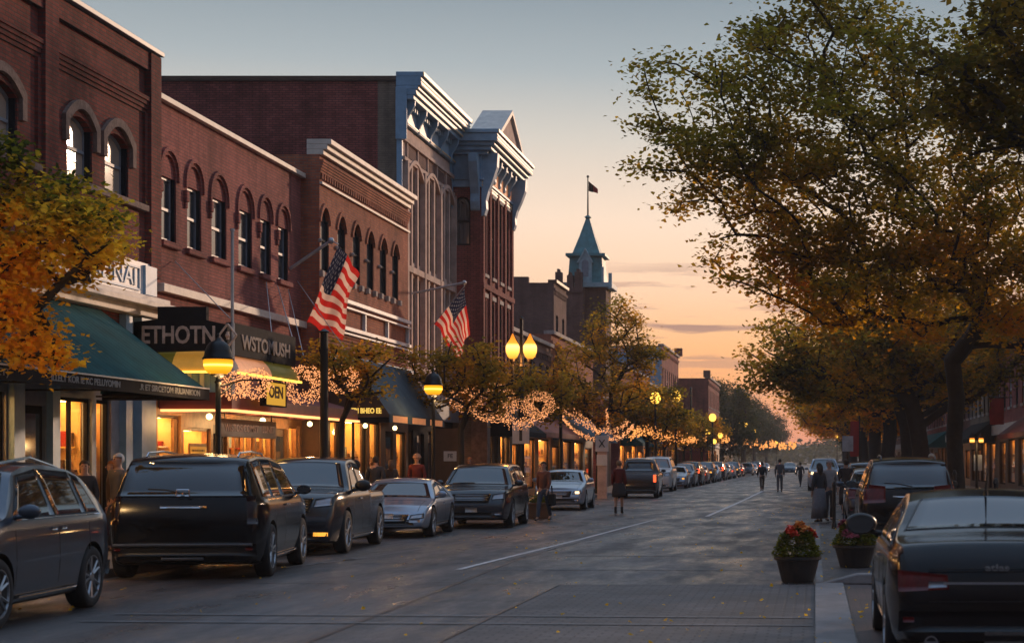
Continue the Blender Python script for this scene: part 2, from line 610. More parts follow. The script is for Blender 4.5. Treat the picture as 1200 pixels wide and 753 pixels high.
def paver_mat(name, c1, c2, mo, bw, bh):
    m, t, p = new_mat(name)
    g = nd(t, 'ShaderNodeNewGeometry')
    b = nd(t, 'ShaderNodeTexBrick')
    b.inputs['Scale'].default_value = 1; b.inputs['Brick Width'].default_value = bw; b.inputs['Row Height'].default_value = bh
    b.inputs['Mortar Size'].default_value = .014; b.inputs['Color1'].default_value = (*c1, 1); b.inputs['Color2'].default_value = (*c2, 1)
    b.inputs['Mortar'].default_value = (*mo, 1)
    t.links.new(g.outputs['Position'], b.inputs['Vector'])
    n = nd(t, 'ShaderNodeTexNoise'); n.inputs['Scale'].default_value = .9; n.inputs['Detail'].default_value = 7
    t.links.new(g.outputs['Position'], n.inputs['Vector'])
    t.links.new(mixc(t, 1.0, b.outputs[0], ramp(t, n.outputs[0], [(.3, (.6,) * 3), (.7, (1.35,) * 3)]), 'MULTIPLY'), p.inputs['Base Color'])
    p.inputs['Roughness'].default_value = .6
    bp = nd(t, 'ShaderNodeBump'); bp.invert = True; bp.inputs['Strength'].default_value = .6; bp.inputs['Distance'].default_value = .01
    t.links.new(b.outputs['Fac'], bp.inputs['Height']); t.links.new(bp.outputs[0], p.inputs['Normal'])
    return m


M['asphalt'] = asphalt()
M['paver'] = paver_mat('paver', (.095, .078, .076), (.056, .046, .046), (.014, .012, .012), .24, .15)
M['paver_red'] = paver_mat('paver_red', (.085, .045, .04), (.06, .034, .03), (.03, .025, .022), .22, .11)
M['concrete'] = mat('concrete', (.17, .155, .145), .8, var=.3, scale=1.2, bump=.3, bscale=40)
M['kerb'] = mat('kerb', (.19, .17, .165), .75, var=.3, scale=1.5, bump=.3, bscale=40)
M['terrain'] = mat('terrain', (.05, .05, .025), .95, var=.3, scale=.02)
M['road_paint'] = mat('road_paint', (.55, .5, .48), .6, var=.45, scale=5)
M['road_paint_worn'] = mat('road_paint_worn', (.15, .14, .14), .6, var=.4, scale=4)
M['tar'] = mat('tar', (.012, .011, .012), .35, var=.2)
M['hill'] = mat('hill', (.03, .035, .03), .95, var=.3, scale=.02)


def struct(name, mb, m):
    o = mb.build(name, m)
    o['kind'] = 'structure'
    return o


g = MB(); g.quad((-1500, -60, -.02), (1500, -60, -.02), (1500, 3200, -.02), (-1500, 3200, -.02)); struct('ground', g, M['terrain'])
g = MB(); g.quad((-10.6, -20, 0), (3.3, -20, 0), (3.3, 1100, 0), (-10.6, 1100, 0)); struct('road', g, M['asphalt'])
g = MB(); g.box(-14.6, -10.8, 0, 420, -.1, .13); struct('pavement', g, M['concrete'])
g = MB(); g.box(-10.8, -10.6, 0, 420, -.1, .134, 0); struct('kerb', g, M['kerb'])
g = MB(); g.box(3.5, 14, 0, 420, -.1, .13); struct('pavement', g, M['concrete'])
g = MB(); g.box(3.3, 3.5, 0, 420, -.1, .134); struct('kerb', g, M['kerb'])
# brick paved strip of the road by the parking bays, and the concrete gutter ribbon beside it
g = MB(); g.quad((-3.6, 4, .004), (0, 4, .004), (0, 24.2, .004), (-3.6, 24.2, .004)); struct('brick_paving', g, M['paver'])
g = MB(); g.quad((.42, 4, .004), (3.29, 4, .004), (3.29, 26, .004), (.42, 26, .004)); struct('parking_paving', g, M['paver_red'])
g = MB()
g.box(.005, .4, 4, 24.2, -.05, .03); struct('gutter', g, M['kerb'])
g = MB(); g.quad((.02, 24.2, .006), (.12, 24.2, .006), (.12, 300, .006), (.02, 300, .006)); struct('road_edge_line', g, M['road_paint_worn'])


def line(mb, pts, w, z=.008, n=1):
    for a, b in zip(pts[:-1], pts[1:]):
        a = Vector((*a, z)); b = Vector((*b, z)); d = (b - a).normalized(); s = Vector((-d.y, d.x, 0)) * w / 2
        mb.quad(a - s, a + s, b + s, b - s)


g = MB()
line(g, [(-5.75, 27.5), (-5.25, 38), (-4.78, 51)], .11)
line(g, [(-3.42, 54), (-3.2, 74), (-3.05, 102)], .14)
struct('centre_line', g, M['road_paint'])
g = MB()
line(g, [(-5.45, 30), (-5.05, 38), (-4.75, 44)], .07)
line(g, [(-8.3, 30), (-7.4, 38)], .12); line(g, [(-8.8, 27.6), (-8.2, 30.5)], .1)
for Y, x0, x1 in ((31.5, -4.6, 0), (27.6, -5.3, -.9), (40.5, -2.2, -.1), (58, -2, 0), (29.2, -8.5, -5.9), (70, -3, -.2)):
    line(g, [(x0, Y), (x1, Y + random.Random(Y).uniform(-.4, .4))], .1)
struct('bay_line', g, M['road_paint_worn'])
g = MB()
for Y in (19.0, 18.1):
    line(g, [(-8, Y + .5), (-4, Y + .25), (-.02, Y)], .09, z=.012)
struct('crossing_line', g, M['road_paint_worn'])
g = MB(); line(g, [(-4.85, 15), (-5.05, 22), (-5.3, 30.5), (-5.2, 36)], .05, z=.005); line(g, [(-9, 24.6), (-5.1, 24.3), (-3.6, 24.22)], .04, z=.005); line(g, [(-3.62, 4), (-3.62, 24.2)], .03, z=.010)
struct('tar_seam', g, M['tar'])
# far hill line
g = MB()
rn = random.Random(3)
for i in range(60):
    x = -620 + i * 21
    h = 15 + 5 * math.sin(i * .35) + rn.uniform(-1.2, 1.2)
    g.add([(x, 1150, -1), (x + 21, 1150, -1), (x + 21, 1210, h), (x, 1210, h + rn.uniform(-1, 1)), (x, 1500, h * .9), (x + 21, 1500, h * .9)],
          [(0, 1, 2, 3), (3, 2, 5, 4)])
struct('hill', g, M['hill'])


REV = 1.0
# ------------------------------------------------------------------ facade building blocks (s=+1 faces +X, s=-1 faces -X)
def arc_pts(ya, yb, zb, rise, n=8):
    """points of an arch from (ya, zb-rise) over the crown (mid, zb) to (yb, zb-rise)"""
    c = (ya + yb) / 2; h = (yb - ya) / 2
    out = []
    for i in range(n + 1):
        u = -1 + 2 * i / n
        if rise >= h * .98:
            a = math.pi * (1 - i / n)
            out.append((c + h * math.cos(a), zb - rise + rise * math.sin(a)))
        else:
            out.append((c + u * h, zb - rise * u * u))
    return out


def wall_front(mb, xf, s, y0, y1, z0, z1, ops, rev=.28, mi=0):
    ys = sorted({round(v, 4) for v in [y0, y1] + [o[0] for o in ops] + [o[1] for o in ops]})
    zs = sorted({round(v, 4) for v in [z0, z1] + [o[2] for o in ops] + [o[3] for o in ops]})
    for a, b in zip(ys[:-1], ys[1:]):
        for c, d in zip(zs[:-1], zs[1:]):
            cy, cz = (a + b) / 2, (c + d) / 2
            if any(o[0] < cy < o[1] and o[2] < cz < o[3] for o in ops): continue
            mb.quad((xf, a, c), (xf, b, c), (xf, b, d), (xf, a, d), mi)
    xi = xf - s * rev
    for o in ops:
        ya, yb, za, zb = o[:4]; rise = o[4] if len(o) > 4 else 0
        zt = zb - rise
        mb.quad((xf, ya, za), (xi, ya, za), (xi, ya, zt), (xf, ya, zt), mi)
        mb.quad((xf, yb, za), (xi, yb, za), (xi, yb, zt), (xf, yb, zt), mi)
        mb.quad((xf, ya, za), (xf, yb, za), (xi, yb, za), (xi, ya, za), mi)
        if rise:
            p = arc_pts(ya, yb, zb, rise)
            for (a0, b0), (a1, b1) in zip(p[:-1], p[1:]):
                mb.quad((xf, a0, b0), (xf, a1, b1), (xf, a1, zb), (xf, a0, zb), mi)
                mb.quad((xf, a0, b0), (xf, a1, b1), (xi, a1, b1), (xi, a0, b0), mi)
        else:
            mb.quad((xf, ya, zb), (xf, yb, zb), (xi, yb, zb), (xi, ya, zb), mi)


def arch_band(mb, xf, s, ya, yb, zb, rise, t, d, drop=0, mi=0, n=10):
    """raised hood moulding round an arched head"""
    inn = arc_pts(ya, yb, zb, rise, n)
    out = arc_pts(ya - t, yb + t, zb + t, rise + (t if rise > (yb - ya) * .4 else t * .4), n)
    if drop:
        inn = [(ya, inn[0][1] - drop)] + inn + [(yb, inn[-1][1] - drop)]
        out = [(ya - t, inn[0][1])] + out + [(yb + t, inn[-1][1])]
    x1 = xf + s * d
    for k in range(len(inn) - 1):
        a, b, c, e = inn[k], inn[k + 1], out[k + 1], out[k]
        mb.poly_prism([(xf - s * .01, *a), (xf - s * .01, *b), (xf - s * .01, *c), (xf - s * .01, *e)], (s * (d + .01), 0, 0), mi)


def window(parent, xf, s, ya, yb, za, zb, rise=0, rev=.2, fr=.06, mul=0, frame=None, glass=None, name='window'):
    rev = rev * REV
    frame = frame or M['dark_paint']; glass = glass or M['window_glass']
    x = xf - s * rev
    f = MB()
    d = s * .04
    f.box(x, xf - s * .03, yb - .035, yb - .002, za, zb - rise, 1); f.box(x, xf - s * .03, ya + .002, ya + .035, za, zb - rise, 1)
    f.box(x, x + d, ya, ya + fr, za, zb - rise); f.box(x, x + d, yb - fr, yb, za, zb - rise)
    f.box(x, x + d, ya + fr, yb - fr, za, za + fr * 1.3)
    zm = za + (zb - za) * .5
    f.box(x, x + d * 1.3, ya + fr, yb - fr, zm - fr / 2, zm + fr / 2)
    for k in range(mul):
        yc = ya + (yb - ya) * (k + 1) / (mul + 1)
        f.box(x, x + d, yc - fr * .4, yc + fr * .4, za + fr * 1.3, zb - rise * .3 - fr)
    if rise:
        o = arc_pts(ya, yb, zb, rise); i = arc_pts(ya + fr, yb - fr, zb - fr, rise)
        for k in range(len(o) - 1):
            f.poly_prism([(x, *i[k]), (x, *i[k + 1]), (x, *o[k + 1]), (x, *o[k])], (d, 0, 0))
    else:
        f.box(x, x + d, ya + fr, yb - fr, zb - fr, zb)
    w = f.build(name, [frame, M['dark_jamb']], parent)
    p = MB()
    xg = x + s * .015
    if rise:
        o = arc_pts(ya + .01, yb - .01, zb - .01, rise)
        p.add([(xg, ya + .01, za + .01)] + [(xg, *q) for q in o] + [(xg, yb - .01, za + .01)], [tuple(range(len(o) + 2))])
    else:
        p.quad((xg, ya + .01, za + .01), (xg, yb - .01, za + .01), (xg, yb - .01, zb - .01), (xg, ya + .01, zb - .01))
    p.build('pane', glass, w)
    return w


def window_south(parent, y, xa, xb, za, zb, rise, fr=.07):
    """window in a wall that faces the camera (-Y)"""
    f = MB(); yy = y + .14
    f.box(xa, xa + fr, yy - .05, yy, za, zb - rise); f.box(xb - fr, xb, yy - .05, yy, za, zb - rise)
    f.box(xa + fr, xb - fr, yy - .05, yy, za, za + fr); f.box(xa + fr, xb - fr, yy - .06, yy, (za + zb) / 2 - .04, (za + zb) / 2 + .04)
    o = arc_pts(xa, xb, zb, rise); i = arc_pts(xa + fr, xb - fr, zb - fr, rise)
    for k in range(len(o) - 1):
        f.poly_prism([(i[k][0], yy, i[k][1]), (i[k + 1][0], yy, i[k + 1][1]), (o[k + 1][0], yy, o[k + 1][1]), (o[k][0], yy, o[k][1])], (0, -.05, 0))
    w = f.build('window', M['dark_paint'], parent)
    p = MB(); p.add([(xa, yy - .02, za)] + [(a, yy - .02, b) for a, b in o] + [(xb, yy - .02, za)], [tuple(range(len(o) + 2))])
    p.build('pane', M['window_glass'], w)


def shell(mb, xf, s, y0, y1, z1, depth=18, z0=0, mi=0, par=.5, south=True):
    """side and back walls of the building"""
    xb = xf - s * depth
    if south: mb.quad((xf, y0, z0), (xb, y0, z0), (xb, y0, z1), (xf, y0, z1), mi)
    mb.quad((xf, y1, z0), (xb, y1, z0), (xb, y1, z1), (xf, y1, z1), mi)
    mb.quad((xb, y0, z0), (xb, y1, z0), (xb, y1, z1), (xb, y0, z1), mi)
    # inner face of the front parapet
    mb.box(xf - s * .02, xf - s * .3, y0 + .01, y1 - .01, z1 - par - .3, z1 - .01, mi)


def roof(parent, xf, s, y0, y1, z, depth=18):
    mb = MB(); mb.box(xf - s * .32, xf - s * depth + s * .02, y0 + .02, y1 - .02, z - .15, z); return mb.build('roof', M['roofing'], parent)


def shop_bay(parent, xf, s, ya, yb, za, zb, lit='lamp', deep=.75, frame=None, items=5, seed=0, mul=0, base=0):
    """display window: frame > glass; lit room behind it > shelves and goods"""
    frame = frame or M['dark_paint']
    rn = random.Random(seed)
    fr = .07; x = xf - s * .12; d = s * .07
    f = MB()
    f.box(x, x + d, ya, ya + fr, za, zb); f.box(x, x + d, yb - fr, yb, za, zb)
    f.box(x, x + d, ya + fr, yb - fr, za, za + fr + base); f.box(x, x + d, ya + fr, yb - fr, zb - fr, zb)
    for k in range(mul):
        yc = ya + (yb - ya) * (k + 1) / (mul + 1)
        f.box(x, x + d, yc - .03, yc + .03, za + fr + base, zb - fr)
    w = f.build('display_window', frame, parent)
    g_ = MB(); xg = x + s * .03
    g_.quad((xg, ya + fr, za + fr), (xg, yb - fr, za + fr), (xg, yb - fr, zb - fr), (xg, ya + fr, zb - fr))
    g_.build('pane', M['shop_glass'], w)
    xb = xf - s * deep; xi = xf - s * .2
    r = MB()
    r.quad((xb, ya, za), (xb, yb, za), (xb, yb, zb), (xb, ya, zb)); r.quad((xi, ya, za), (xb, ya, za), (xb, ya, zb), (xi, ya, zb))
    r.quad((xi, yb, za), (xb, yb, za), (xb, yb, zb), (xi, yb, zb)); r.quad((xi, ya, za), (xi, yb, za), (xb, yb, za), (xb, ya, za))
    r.quad((xi, ya, zb), (xi, yb, zb), (xb, yb, zb), (xb, ya, zb))
    room = r.build('shop_interior', M['int_wall'], parent)
    if yb - ya > 1.2:
        q = MB(); yq = ya + (yb - ya) * rn.uniform(.35, .65); q.ball(((xi + xb) / 2, yq, zb - .55), .09, 10, 8); q.build('pendant_lamp', M['lantern_core'], room)
    l = MB(); xc = (xi + xb) / 2
    l.box(xc - .1, xc + .1, ya + .15, yb - .15, zb - .06, zb - .03)
    l.build('ceiling_lamp', M['int_lamp'] if lit == 'lamp' else M['int_lamp_dim'], room)
    it = MB()
    for k in range(items):
        yy = rn.uniform(ya + .15, yb - .25); w_ = rn.uniform(.1, .35); h = rn.uniform(.25, 1.3); xx = xb + s * rn.uniform(.1, deep - .35)
        it.box(xx, xx + s * .12, yy, yy + w_, za + .02, za + .02 + h)
        if rn.random() < .6: it.ball((xx, yy + w_ / 2, za + h + .12), .11, 8, 6)
    for zz in ((za + .9, za + 1.35) if rn.random() < .6 else (za + 1.15,)):
        it.box(xb + s * .02, xb + s * .25, ya + .1, yb - .1, zz, zz + .04)
        for k in range(int((yb - ya) / .22)):
            yy = ya + .15 + k * .22
            it.box(xb + s * .05, xb + s * .18, yy, yy + rn.uniform(.06, .16), zz + .04, zz + .04 + rn.uniform(.1, .34))
    xs0, xs1 = min(xb, xi) + .06, max(xb, xi) - .06
    for zz in (za + .55, za + 1.0, za + 1.45):
        if zz > zb - .5: continue
        it.box(xs0, xs1, yb - .16, yb - .01, zz, zz + .03)
        x_ = xs0 + .02
        while x_ < xs1 - .08:
            w_ = rn.uniform(.05, .13); it.box(x_, x_ + w_, yb - .14, yb - .04, zz + .03, zz + .03 + rn.uniform(.08, .3)); x_ += w_ + rn.uniform(.02, .06)
    it.m = [int(k // 6) * 7919 % 11 for k in range(len(it.m))]; it.m = [(0, 0, 0, 1, 0, 2, 0, 3, 0, 4, 1)[q] for q in it.m]
    it.build('goods', [M['int_dark'], M['white_paint'], M['blue_paint'], M['red_cloth'], M['canvas_gold']], room)
    return w


def coping(parent, xf, s, y0, y1, z, h, out, m, name='coping', steps=1, south=0):
    mb = MB()
    for k in range(steps):
        a = z + h * k / steps; b = z + h * (k + 1) / steps - (.003 if k < steps - 1 else 0); o = out * (k + 1) / steps
        mb.box(xf - s * .35, xf + s * o, y0 - south, y1, a, b)
    return mb.build(name, m, parent, bevel=.01)


# ================================================================== LEFT ROW
# ---- corner-side dark brick block, nearest
XB = -14.0
b1 = thing('brick_building', 'nearest building on the left, dark red brick with arched windows above a long green awning', 'building', (XB, 28, 0))
y0, y1 = 20.0, 36.2
wins = [(24.2, 25.4), (26.0, 27.2), (28.65, 29.95), (31.95, 33.05), (33.65, 34.8)]
mb = MB()
ops = [(a, b, 7.08, 8.3, .2) for a, b in wins]
wall_front(mb, XB, 1, y0, y1, 3.2, 10.3, ops, rev=.28)
shell(mb, XB, 1, y0, y1, 10.3)
for a, b in ((35.65, 36.2), (30.75, 31.3), (27.5, 28.0), (22.8, 23.4)):     # pilasters
    mb.box(XB, XB + .14, a, b, 5.6, 10.28)
for a, b in ((31.3, 35.65), (28.0, 30.75), (23.4, 27.5)):                   # corbelled bands and recessed panel borders
    for k in range(4): mb.box(XB, XB + .03 + .028 * k, a, b, 9.0 + .085 * k, 9.0 + .085 * (k + 1) - .004)
    mb.box(XB, XB + .1, a, b, 9.9, 10.28)
    mb.box(XB, XB + .06, a, a + .12, 7.1, 9.0); mb.box(XB, XB + .06, b - .12, b, 7.1, 9.0)
mb.build('wall', M['brick_dark'], b1)
roof(b1, XB, 1, y0, y1, 9.6)
coping(b1, XB, 1, y0, y1 + .02, 10.3, .1, .2, M['grey_paint'])
mb = MB()
for a, b in wins: mb.mark(); arch_band(mb, XB, 1, a - .05, b + .05, 8.44, .32, .17, .08, drop=.38)
mb.pieces('window_hood', M['rough_stone'], b1)
mb = MB()
for a, b in ((31.4, 35.6), (28.05, 30.7), (23.5, 27.4)): mb.mark(); mb.box(XB, XB + .12, a, b, 6.94, 7.07)
mb.pieces('sill_course', M['rough_stone'], b1, bevel=.01)
for a, b in wins:
    window(b1, XB, 1, a, b, 7.08, 8.3, .2, rev=.18, frame=M['grey_paint'], glass=M['sunset_tint_glass'])
# fascia and shelf cornice above the shop
mb = MB(); mb.box(XB, XB + .1, 30.6, 35.9, 5.15, 5.85)
mb.build('fascia', M['white_paint'], b1)
mb = MB()
for a, b in ((31.0, 32.0), (32.15, 35.1)):
    mb.box(XB + .1, XB + .13, a, b, 5.25, 5.29); mb.box(XB + .1, XB + .13, a, b, 5.7, 5.74)
    mb.box(XB + .1, XB + .13, a, a + .04, 5.29, 5.7); mb.box(XB + .1, XB + .13, b - .04, b, 5.29, 5.7)
mb.box(XB, XB + .16, 35.3, 35.9, 5.2, 5.8)
mb.build('fascia_moulding', M['blue_paint'], b1)
sg = thing('shop_sign', 'pale raised letters on the white fascia over the green awning', 'sign', (XB + .13, 33.6, 5.48))
text('AADNAI', .5, M['blue_paint'], sg, (XB + .115, 33.6, 5.49), ROT_E, fit=2.6)
mb = MB()
mb.box(XB, XB + .35, y0, 36.15, 5.02, 5.14); mb.box(XB, XB + .5, y0, 36.15, 4.9, 5.017); mb.box(XB, XB + .28, y0, 36.15, 4.72, 4.897)
mb.build('shelf_cornice', M['cream_paint'], b1, bevel=.012)
# ground floor
mb = MB()
wall_front(mb, XB + .02, 1, y0, y1, 0, 3.2, [(20.6, 24.5, .55, 2.95), (25.2, 27.2, .55, 2.95), (27.4, 29.5, .55, 2.95), (30.1, 31.0, .13, 2.75), (31.4, 33.0, .5, 2.95), (33.2, 33.9, .5, 2.95)], rev=.2)
mb.build('shop_wall', M['grey_paint'], b1)
mb = MB(); mb.box(XB + .02, XB + .16, 34.3, 34.62, .13, 4.7); mb.mark(); mb.box(XB + .02, XB + .2, 35.0, 35.75, .13, 4.7); mb.mark()
mb.box(XB + .02, XB + .14, 29.55, 29.95, .13, 3.2); mb.mark(); mb.box(XB + .02, XB + .14, 31.05, 31.35, .13, 3.2)
mb.pieces('pilaster', M['blue_paint'], b1)
for i, (a, b, mu) in enumerate(((20.6, 24.5, 2), (25.2, 27.2, 1), (27.4, 29.5, 1), (31.4, 33.0, 1), (33.2, 33.9, 0))):
    shop_bay(b1, XB, 1, a, b, .55, 2.95, 'lamp', items=3, seed=i, mul=mu, deep=.8)
mb = MB(); mb.box(XB - .1, XB - .04, 30.1, 31.0, .13, 2.75); dr = mb.build('door', M['dark_paint'], b1)
mb = MB(); mb.box(XB - .035, XB - .02, 30.25, 30.85, 1.0, 2.6); mb.build('pane', M['window_glass'], dr)
mb = MB(); mb.tube([(XB + .03, 30.9, 1.0), (XB + .03, 30.9, 1.3)], .015); mb.build('handle', M['steel'], dr)
# the long awning: sloping corrugated canvas and a lettered valance
XA = -11.8
mb = MB()
ya, yb = 20.0, 33.15
n = 110
pts_t = []; pts_b = []
for i in range(n + 1):
    y = ya + (yb - ya) * i / n; r_ = .018 if i % 2 else 0
    pts_t.append((XB + .12, y, 4.68 + r_)); pts_b.append((XA, y, 3.12 + r_))
for i in range(n): mb.quad(pts_t[i], pts_t[i + 1], pts_b[i + 1], pts_b[i])
mb.add([(XB + .12, yb, 4.69), (XA, yb, 3.13), (XA, yb, 3.05), (XB + .12, yb, 3.05)], [(0, 1, 2, 3)])
mb.add([(XB + .12, ya, 4.69), (XA, ya, 3.13), (XA, ya, 3.05), (XB + .12, ya, 3.05)], [(0, 1, 2, 3)])
aw = mb.build('awning', M['awning_green'], b1)
mb = MB(); mb.box(XA, XA + .03, ya, yb, 2.93, 3.15); mb.box(XB + .15, XA + .028, yb, yb + .03, 2.93, 3.15)
va = mb.build('valance', M['dark_paint'], aw)
mb = MB(); mb.box(XA + .031, XA + .05, ya, yb, 3.14, 3.165); mb.build('valance_piping', M['cream_paint'], va)
text('(VALLEY)', .15, M['valance_letter'], va, (XA + .035, 24.4, 3.04), ROT_E, ext=.004, fit=1.0)
text('ILLELY KOR IE KC PELUYOMIN', .15, M['valance_letter'], va, (XA + .035, 27.6, 3.04), ROT_E, ext=.004, bold=.003, fit=2.6)
text('.R ET SIRCETOM IRIUANIKION', .15, M['valance_letter'], va, (XA + .035, 31.2, 3.04), ROT_E, ext=.004, bold=.003, fit=2.9)
mb = MB()
for y in (21, 24, 27, 30, 33.0): mb.mark(); mb.tube([(XB + .1, y, 3.0), (XA, y, 3.0)], .02, 6)
mb.pieces('awning_frame', M['iron'], aw)

# ---- second building: rose brick with six blind arches
b2 = thing('brick_building', 'low rose brick building with six blind arched windows, behind the letter marquee', 'building', (XB, 41.3, 0))
y0, y1 = 36.2, 46.5
cen = [36.98, 38.5, 40.1, 41.95, 43.5, 44.95]
wd = [.42, .44, .5, .5, .42, .42]
mb = MB()
ops = [(c - w, c + w, 6.5, 8.38, w) for c, w in zip(cen, wd)]
wall_front(mb, XB, 1, y0, y1, 3.2, 9.45, ops, rev=.05)
for c, w in zip(cen, wd):      # blind tympanum over a rectangular sash
    mb.quad((XB - .05, c - w, 7.9), (XB - .05, c + w, 7.9), (XB - .05, c + w, 8.4), (XB - .05, c - w, 8.4))
    mb.quad((XB - .05, c - w, 7.9), (XB - .05, c + w, 7.9), (XB - .2, c + w, 7.9), (XB - .2, c - w, 7.9))
    for yy in (c - w, c + w): mb.quad((XB - .05, yy, 6.5), (XB - .2, yy, 6.5), (XB - .2, yy, 7.9), (XB - .05, yy, 7.9))
shell(mb, XB, 1, y0 + .01, y1, 9.45)
mb.build('wall', M['brick_rose'], b2)
mb = MB()
for c, w in zip(cen, wd):
    mb.mark(); arch_band(mb, XB, 1, c - w - .07, c + w + .07, 8.46, w + .07, .09, .05, drop=.12)
mb.pieces('window_hood', M['brick_rose'], b2)
mb = MB(); ib = MB()
for c, w in zip(cen, wd):
    ib.mark(); ib.box(XB, XB + .08, c - w - .22, c - w - .06, 7.5, 7.76); ib.box(XB, XB + .06, c - w - .2, c - w - .09, 7.36, 7.5)
    mb.mark(); mb.box(XB, XB + .1, c - w - .12, c + w + .12, 6.36, 6.49)
ib.pieces('impost', M['brick_rose'], b2, bevel=.02)
mb.pieces('window_sill', M['brick_rose'], b2, bevel=.015)
roof(b2, XB, 1, y0, y1, 8.9)
coping(b2, XB, 1, y0, y1, 9.45, .12, .13, M['cream_paint'])
for c, w in zip(cen, wd):
    window(b2, XB, 1, c - w, c + w, 6.5, 7.9, 0, rev=.15, frame=M['grey_paint'])
mb = MB(); mb.box(XB, XB + .16, y0 + .1, y1, 5.36, 5.54); mb.build('belt_course', M['cream_paint'], b2, bevel=.01)
mb = MB(); mb.box(XB - 9, XB - 1.5, y1 - .6, y1 - .5, 8.9, 10.35)
for k in range(12): mb.box(XB - 9, XB - 1.5, y1 - .62 - .01, y1 - .6, 8.95 + k * .115, 8.95 + k * .115 + .09)
mb.build('roof_screen', M['siding'], b2)
# ground floor
mb = MB()
bays = [(36.3, 37.65, .6, 2.75), (37.8, 39.5, .6, 2.5), (39.65, 40.6, .13, 2.6), (40.7, 42.6, .6, 2.75), (42.7, 44.1, .6, 2.75), (44.25, 45.2, .13, 2.6), (45.35, 46.3, .6, 2.7)]
wall_front(mb, XB + .02, 1, y0 + .01, y1 - .01, 0, 3.2, bays, rev=.2)
mb.build('shop_wall', M['wood'], b2)
shop_bay(b2, XB, 1, 45.35, 46.3, .6, 2.7, seed=15, items=4, frame=M['wood'])
shop_bay(b2, XB, 1, 36.3, 37.65, .6, 2.75, seed=11, items=7, frame=M['brown_paint'])
shop_bay(b2, XB, 1, 37.8, 39.5, .6, 2.5, seed=12, items=2, frame=M['wood'])
shop_bay(b2, XB, 1, 40.7, 42.6, .6, 2.75, seed=13, items=4, mul=2, frame=M['wood'])
shop_bay(b2, XB, 1, 42.7, 44.1, .6, 2.75, seed=14, items=4, mul=1, frame=M['wood'])
for a in (39.63, 44.23):
    mb = MB(); mb.box(XB - .12, XB - .05, a, a + 1.0, .13, 2.6); d = mb.build('door', M['brown_paint'], b2)
    mb = MB(); mb.box(XB - .045, XB - .03, a + .18, a + .82, 1.0, 2.4); mb.build('pane', M['window_glass'], d)
# framed menu artwork in the window
mb = MB(); mb.box(XB + .04, XB + .07, 38.0, 39.1, 1.1, 2.15); pf = mb.build('menu_board', M['wood'], b2)
mb = MB(); mb.box(XB + .072, XB + .08, 38.06, 39.04, 1.18, 2.08, 0)
rn = random.Random(5)
for r_ in range(9):
    yy = 38.12
    while yy < 38.9:
        w_ = rn.uniform(.03, .12); mb.box(XB + .081, XB + .085, yy, yy + w_, 1.25 + r_ * .09, 1.29 + r_ * .09, 1); yy += w_ + .03
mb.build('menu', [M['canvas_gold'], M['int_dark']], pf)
# hanging lower fascia: dark red canopy with lit underside
mb = MB()
mb.add([(XB + .05, 36.3, 3.55), (XB + .05, 46.3, 3.55), (-12.4, 46.3, 3.12), (-12.4, 36.3, 3.12), (-12.4, 36.3, 2.86), (-12.4, 46.3, 2.86), (XB + .05, 36.3, 2.86), (XB + .05, 46.3, 2.86)],
       [(0, 1, 2, 3), (3, 2, 5, 4), (4, 5, 7, 6), (0, 3, 4, 6), (1, 2, 5, 7)])
ca = mb.build('canopy', M['awning_red'], b2)
mb = MB(); mb.box(-12.46, -12.36, 36.25, 46.35, 2.8, 2.855); mb.box(XB + .1, -12.47, 36.24, 36.29, 2.8, 2.855)
mb.build('canopy_light', M['tube_warm'], ca)
ll = thing('hanging_sign', 'brown board sign with cream lettering hung over the lit restaurant front', 'sign', (-12.9, 38.4, 2.45))
mb = MB(); mb.box(-12.93, -12.87, 37.0, 40.8, 2.28, 2.68); mb.build('board', M['brown_paint'], ll, bevel=.01)
mb = MB(); mb.tube([(-12.9, 37.3, 2.68), (-12.9, 37.3, 2.86)], .012, 6); mb.tube([(-12.9, 40.5, 2.68), (-12.9, 40.5, 2.86)], .012, 6); mb.build('hanger', M['iron'], ll)
text('WISTOSICOMST   LUNIT', .22, M['cream_letter'], ll, (-12.865, 38.9, 2.48), ROT_E, ext=.004, bold=.004, fit=3.4)

def soffit_lamp(parent, x, y, z, e, c=(1, .56, .22)):
    q = MB(); q.ball((x, y, z), .07, 12, 8); o = q.build('ceiling_lamp', M['lantern_core'], parent, smooth=True)
    l = bpy.data.lights.new('lamp_light', 'POINT'); l.energy = e; l.color = c; l.shadow_soft_size = .1
    k = bpy.data.objects.new('lamp_light', l); col.objects.link(k); k.parent = o; k.location = Vector((x, y, z - .12)) - origin_of(o)


for y in (37.2, 40.8, 44.6): soffit_lamp(b2, -13.2, y, 2.72, 42)
# ---- V-shaped marquee sign
mq = thing('marquee_sign', 'black V-shaped marquee sign with large cream letters reaching over the pavement', 'sign', (XB, 35.3, 3.9))
xc, yc_, xr, yr = -12.05, 35.0, -12.05, 39.5
mb = MB()
mb.add([(XB + .03, 35.0, 3.98), (xc, 35.0, 4.04), (xc, 35.0, 4.55), (-12.9, 35.0, 4.73), (XB + .03, 35.0, 4.6),
        (XB + .03, 35.25, 3.98), (xc, 35.25, 4.04), (xc, 35.25, 4.55), (-12.9, 35.25, 4.73), (XB + .03, 35.25, 4.6)],
       [(0, 1, 2, 3, 4), (9, 8, 7, 6, 5), (0, 5, 6, 1), (1, 6, 7, 2), (2, 7, 8, 3), (3, 8, 9, 4), (4, 9, 5, 0)])
mb.build('front_board', M['dark_paint'], mq)
text('ETHOTN', .5, M['cream_letter'], mq, (-13.05, 34.99, 4.32), ROT_S, ext=.012, bold=.010, fit=1.5)
mb = MB(); mb.box(xc - .12, xc, 35.26, 39.6, 3.95, 4.62)
mb.build('side_board', M['dark_paint'], mq)
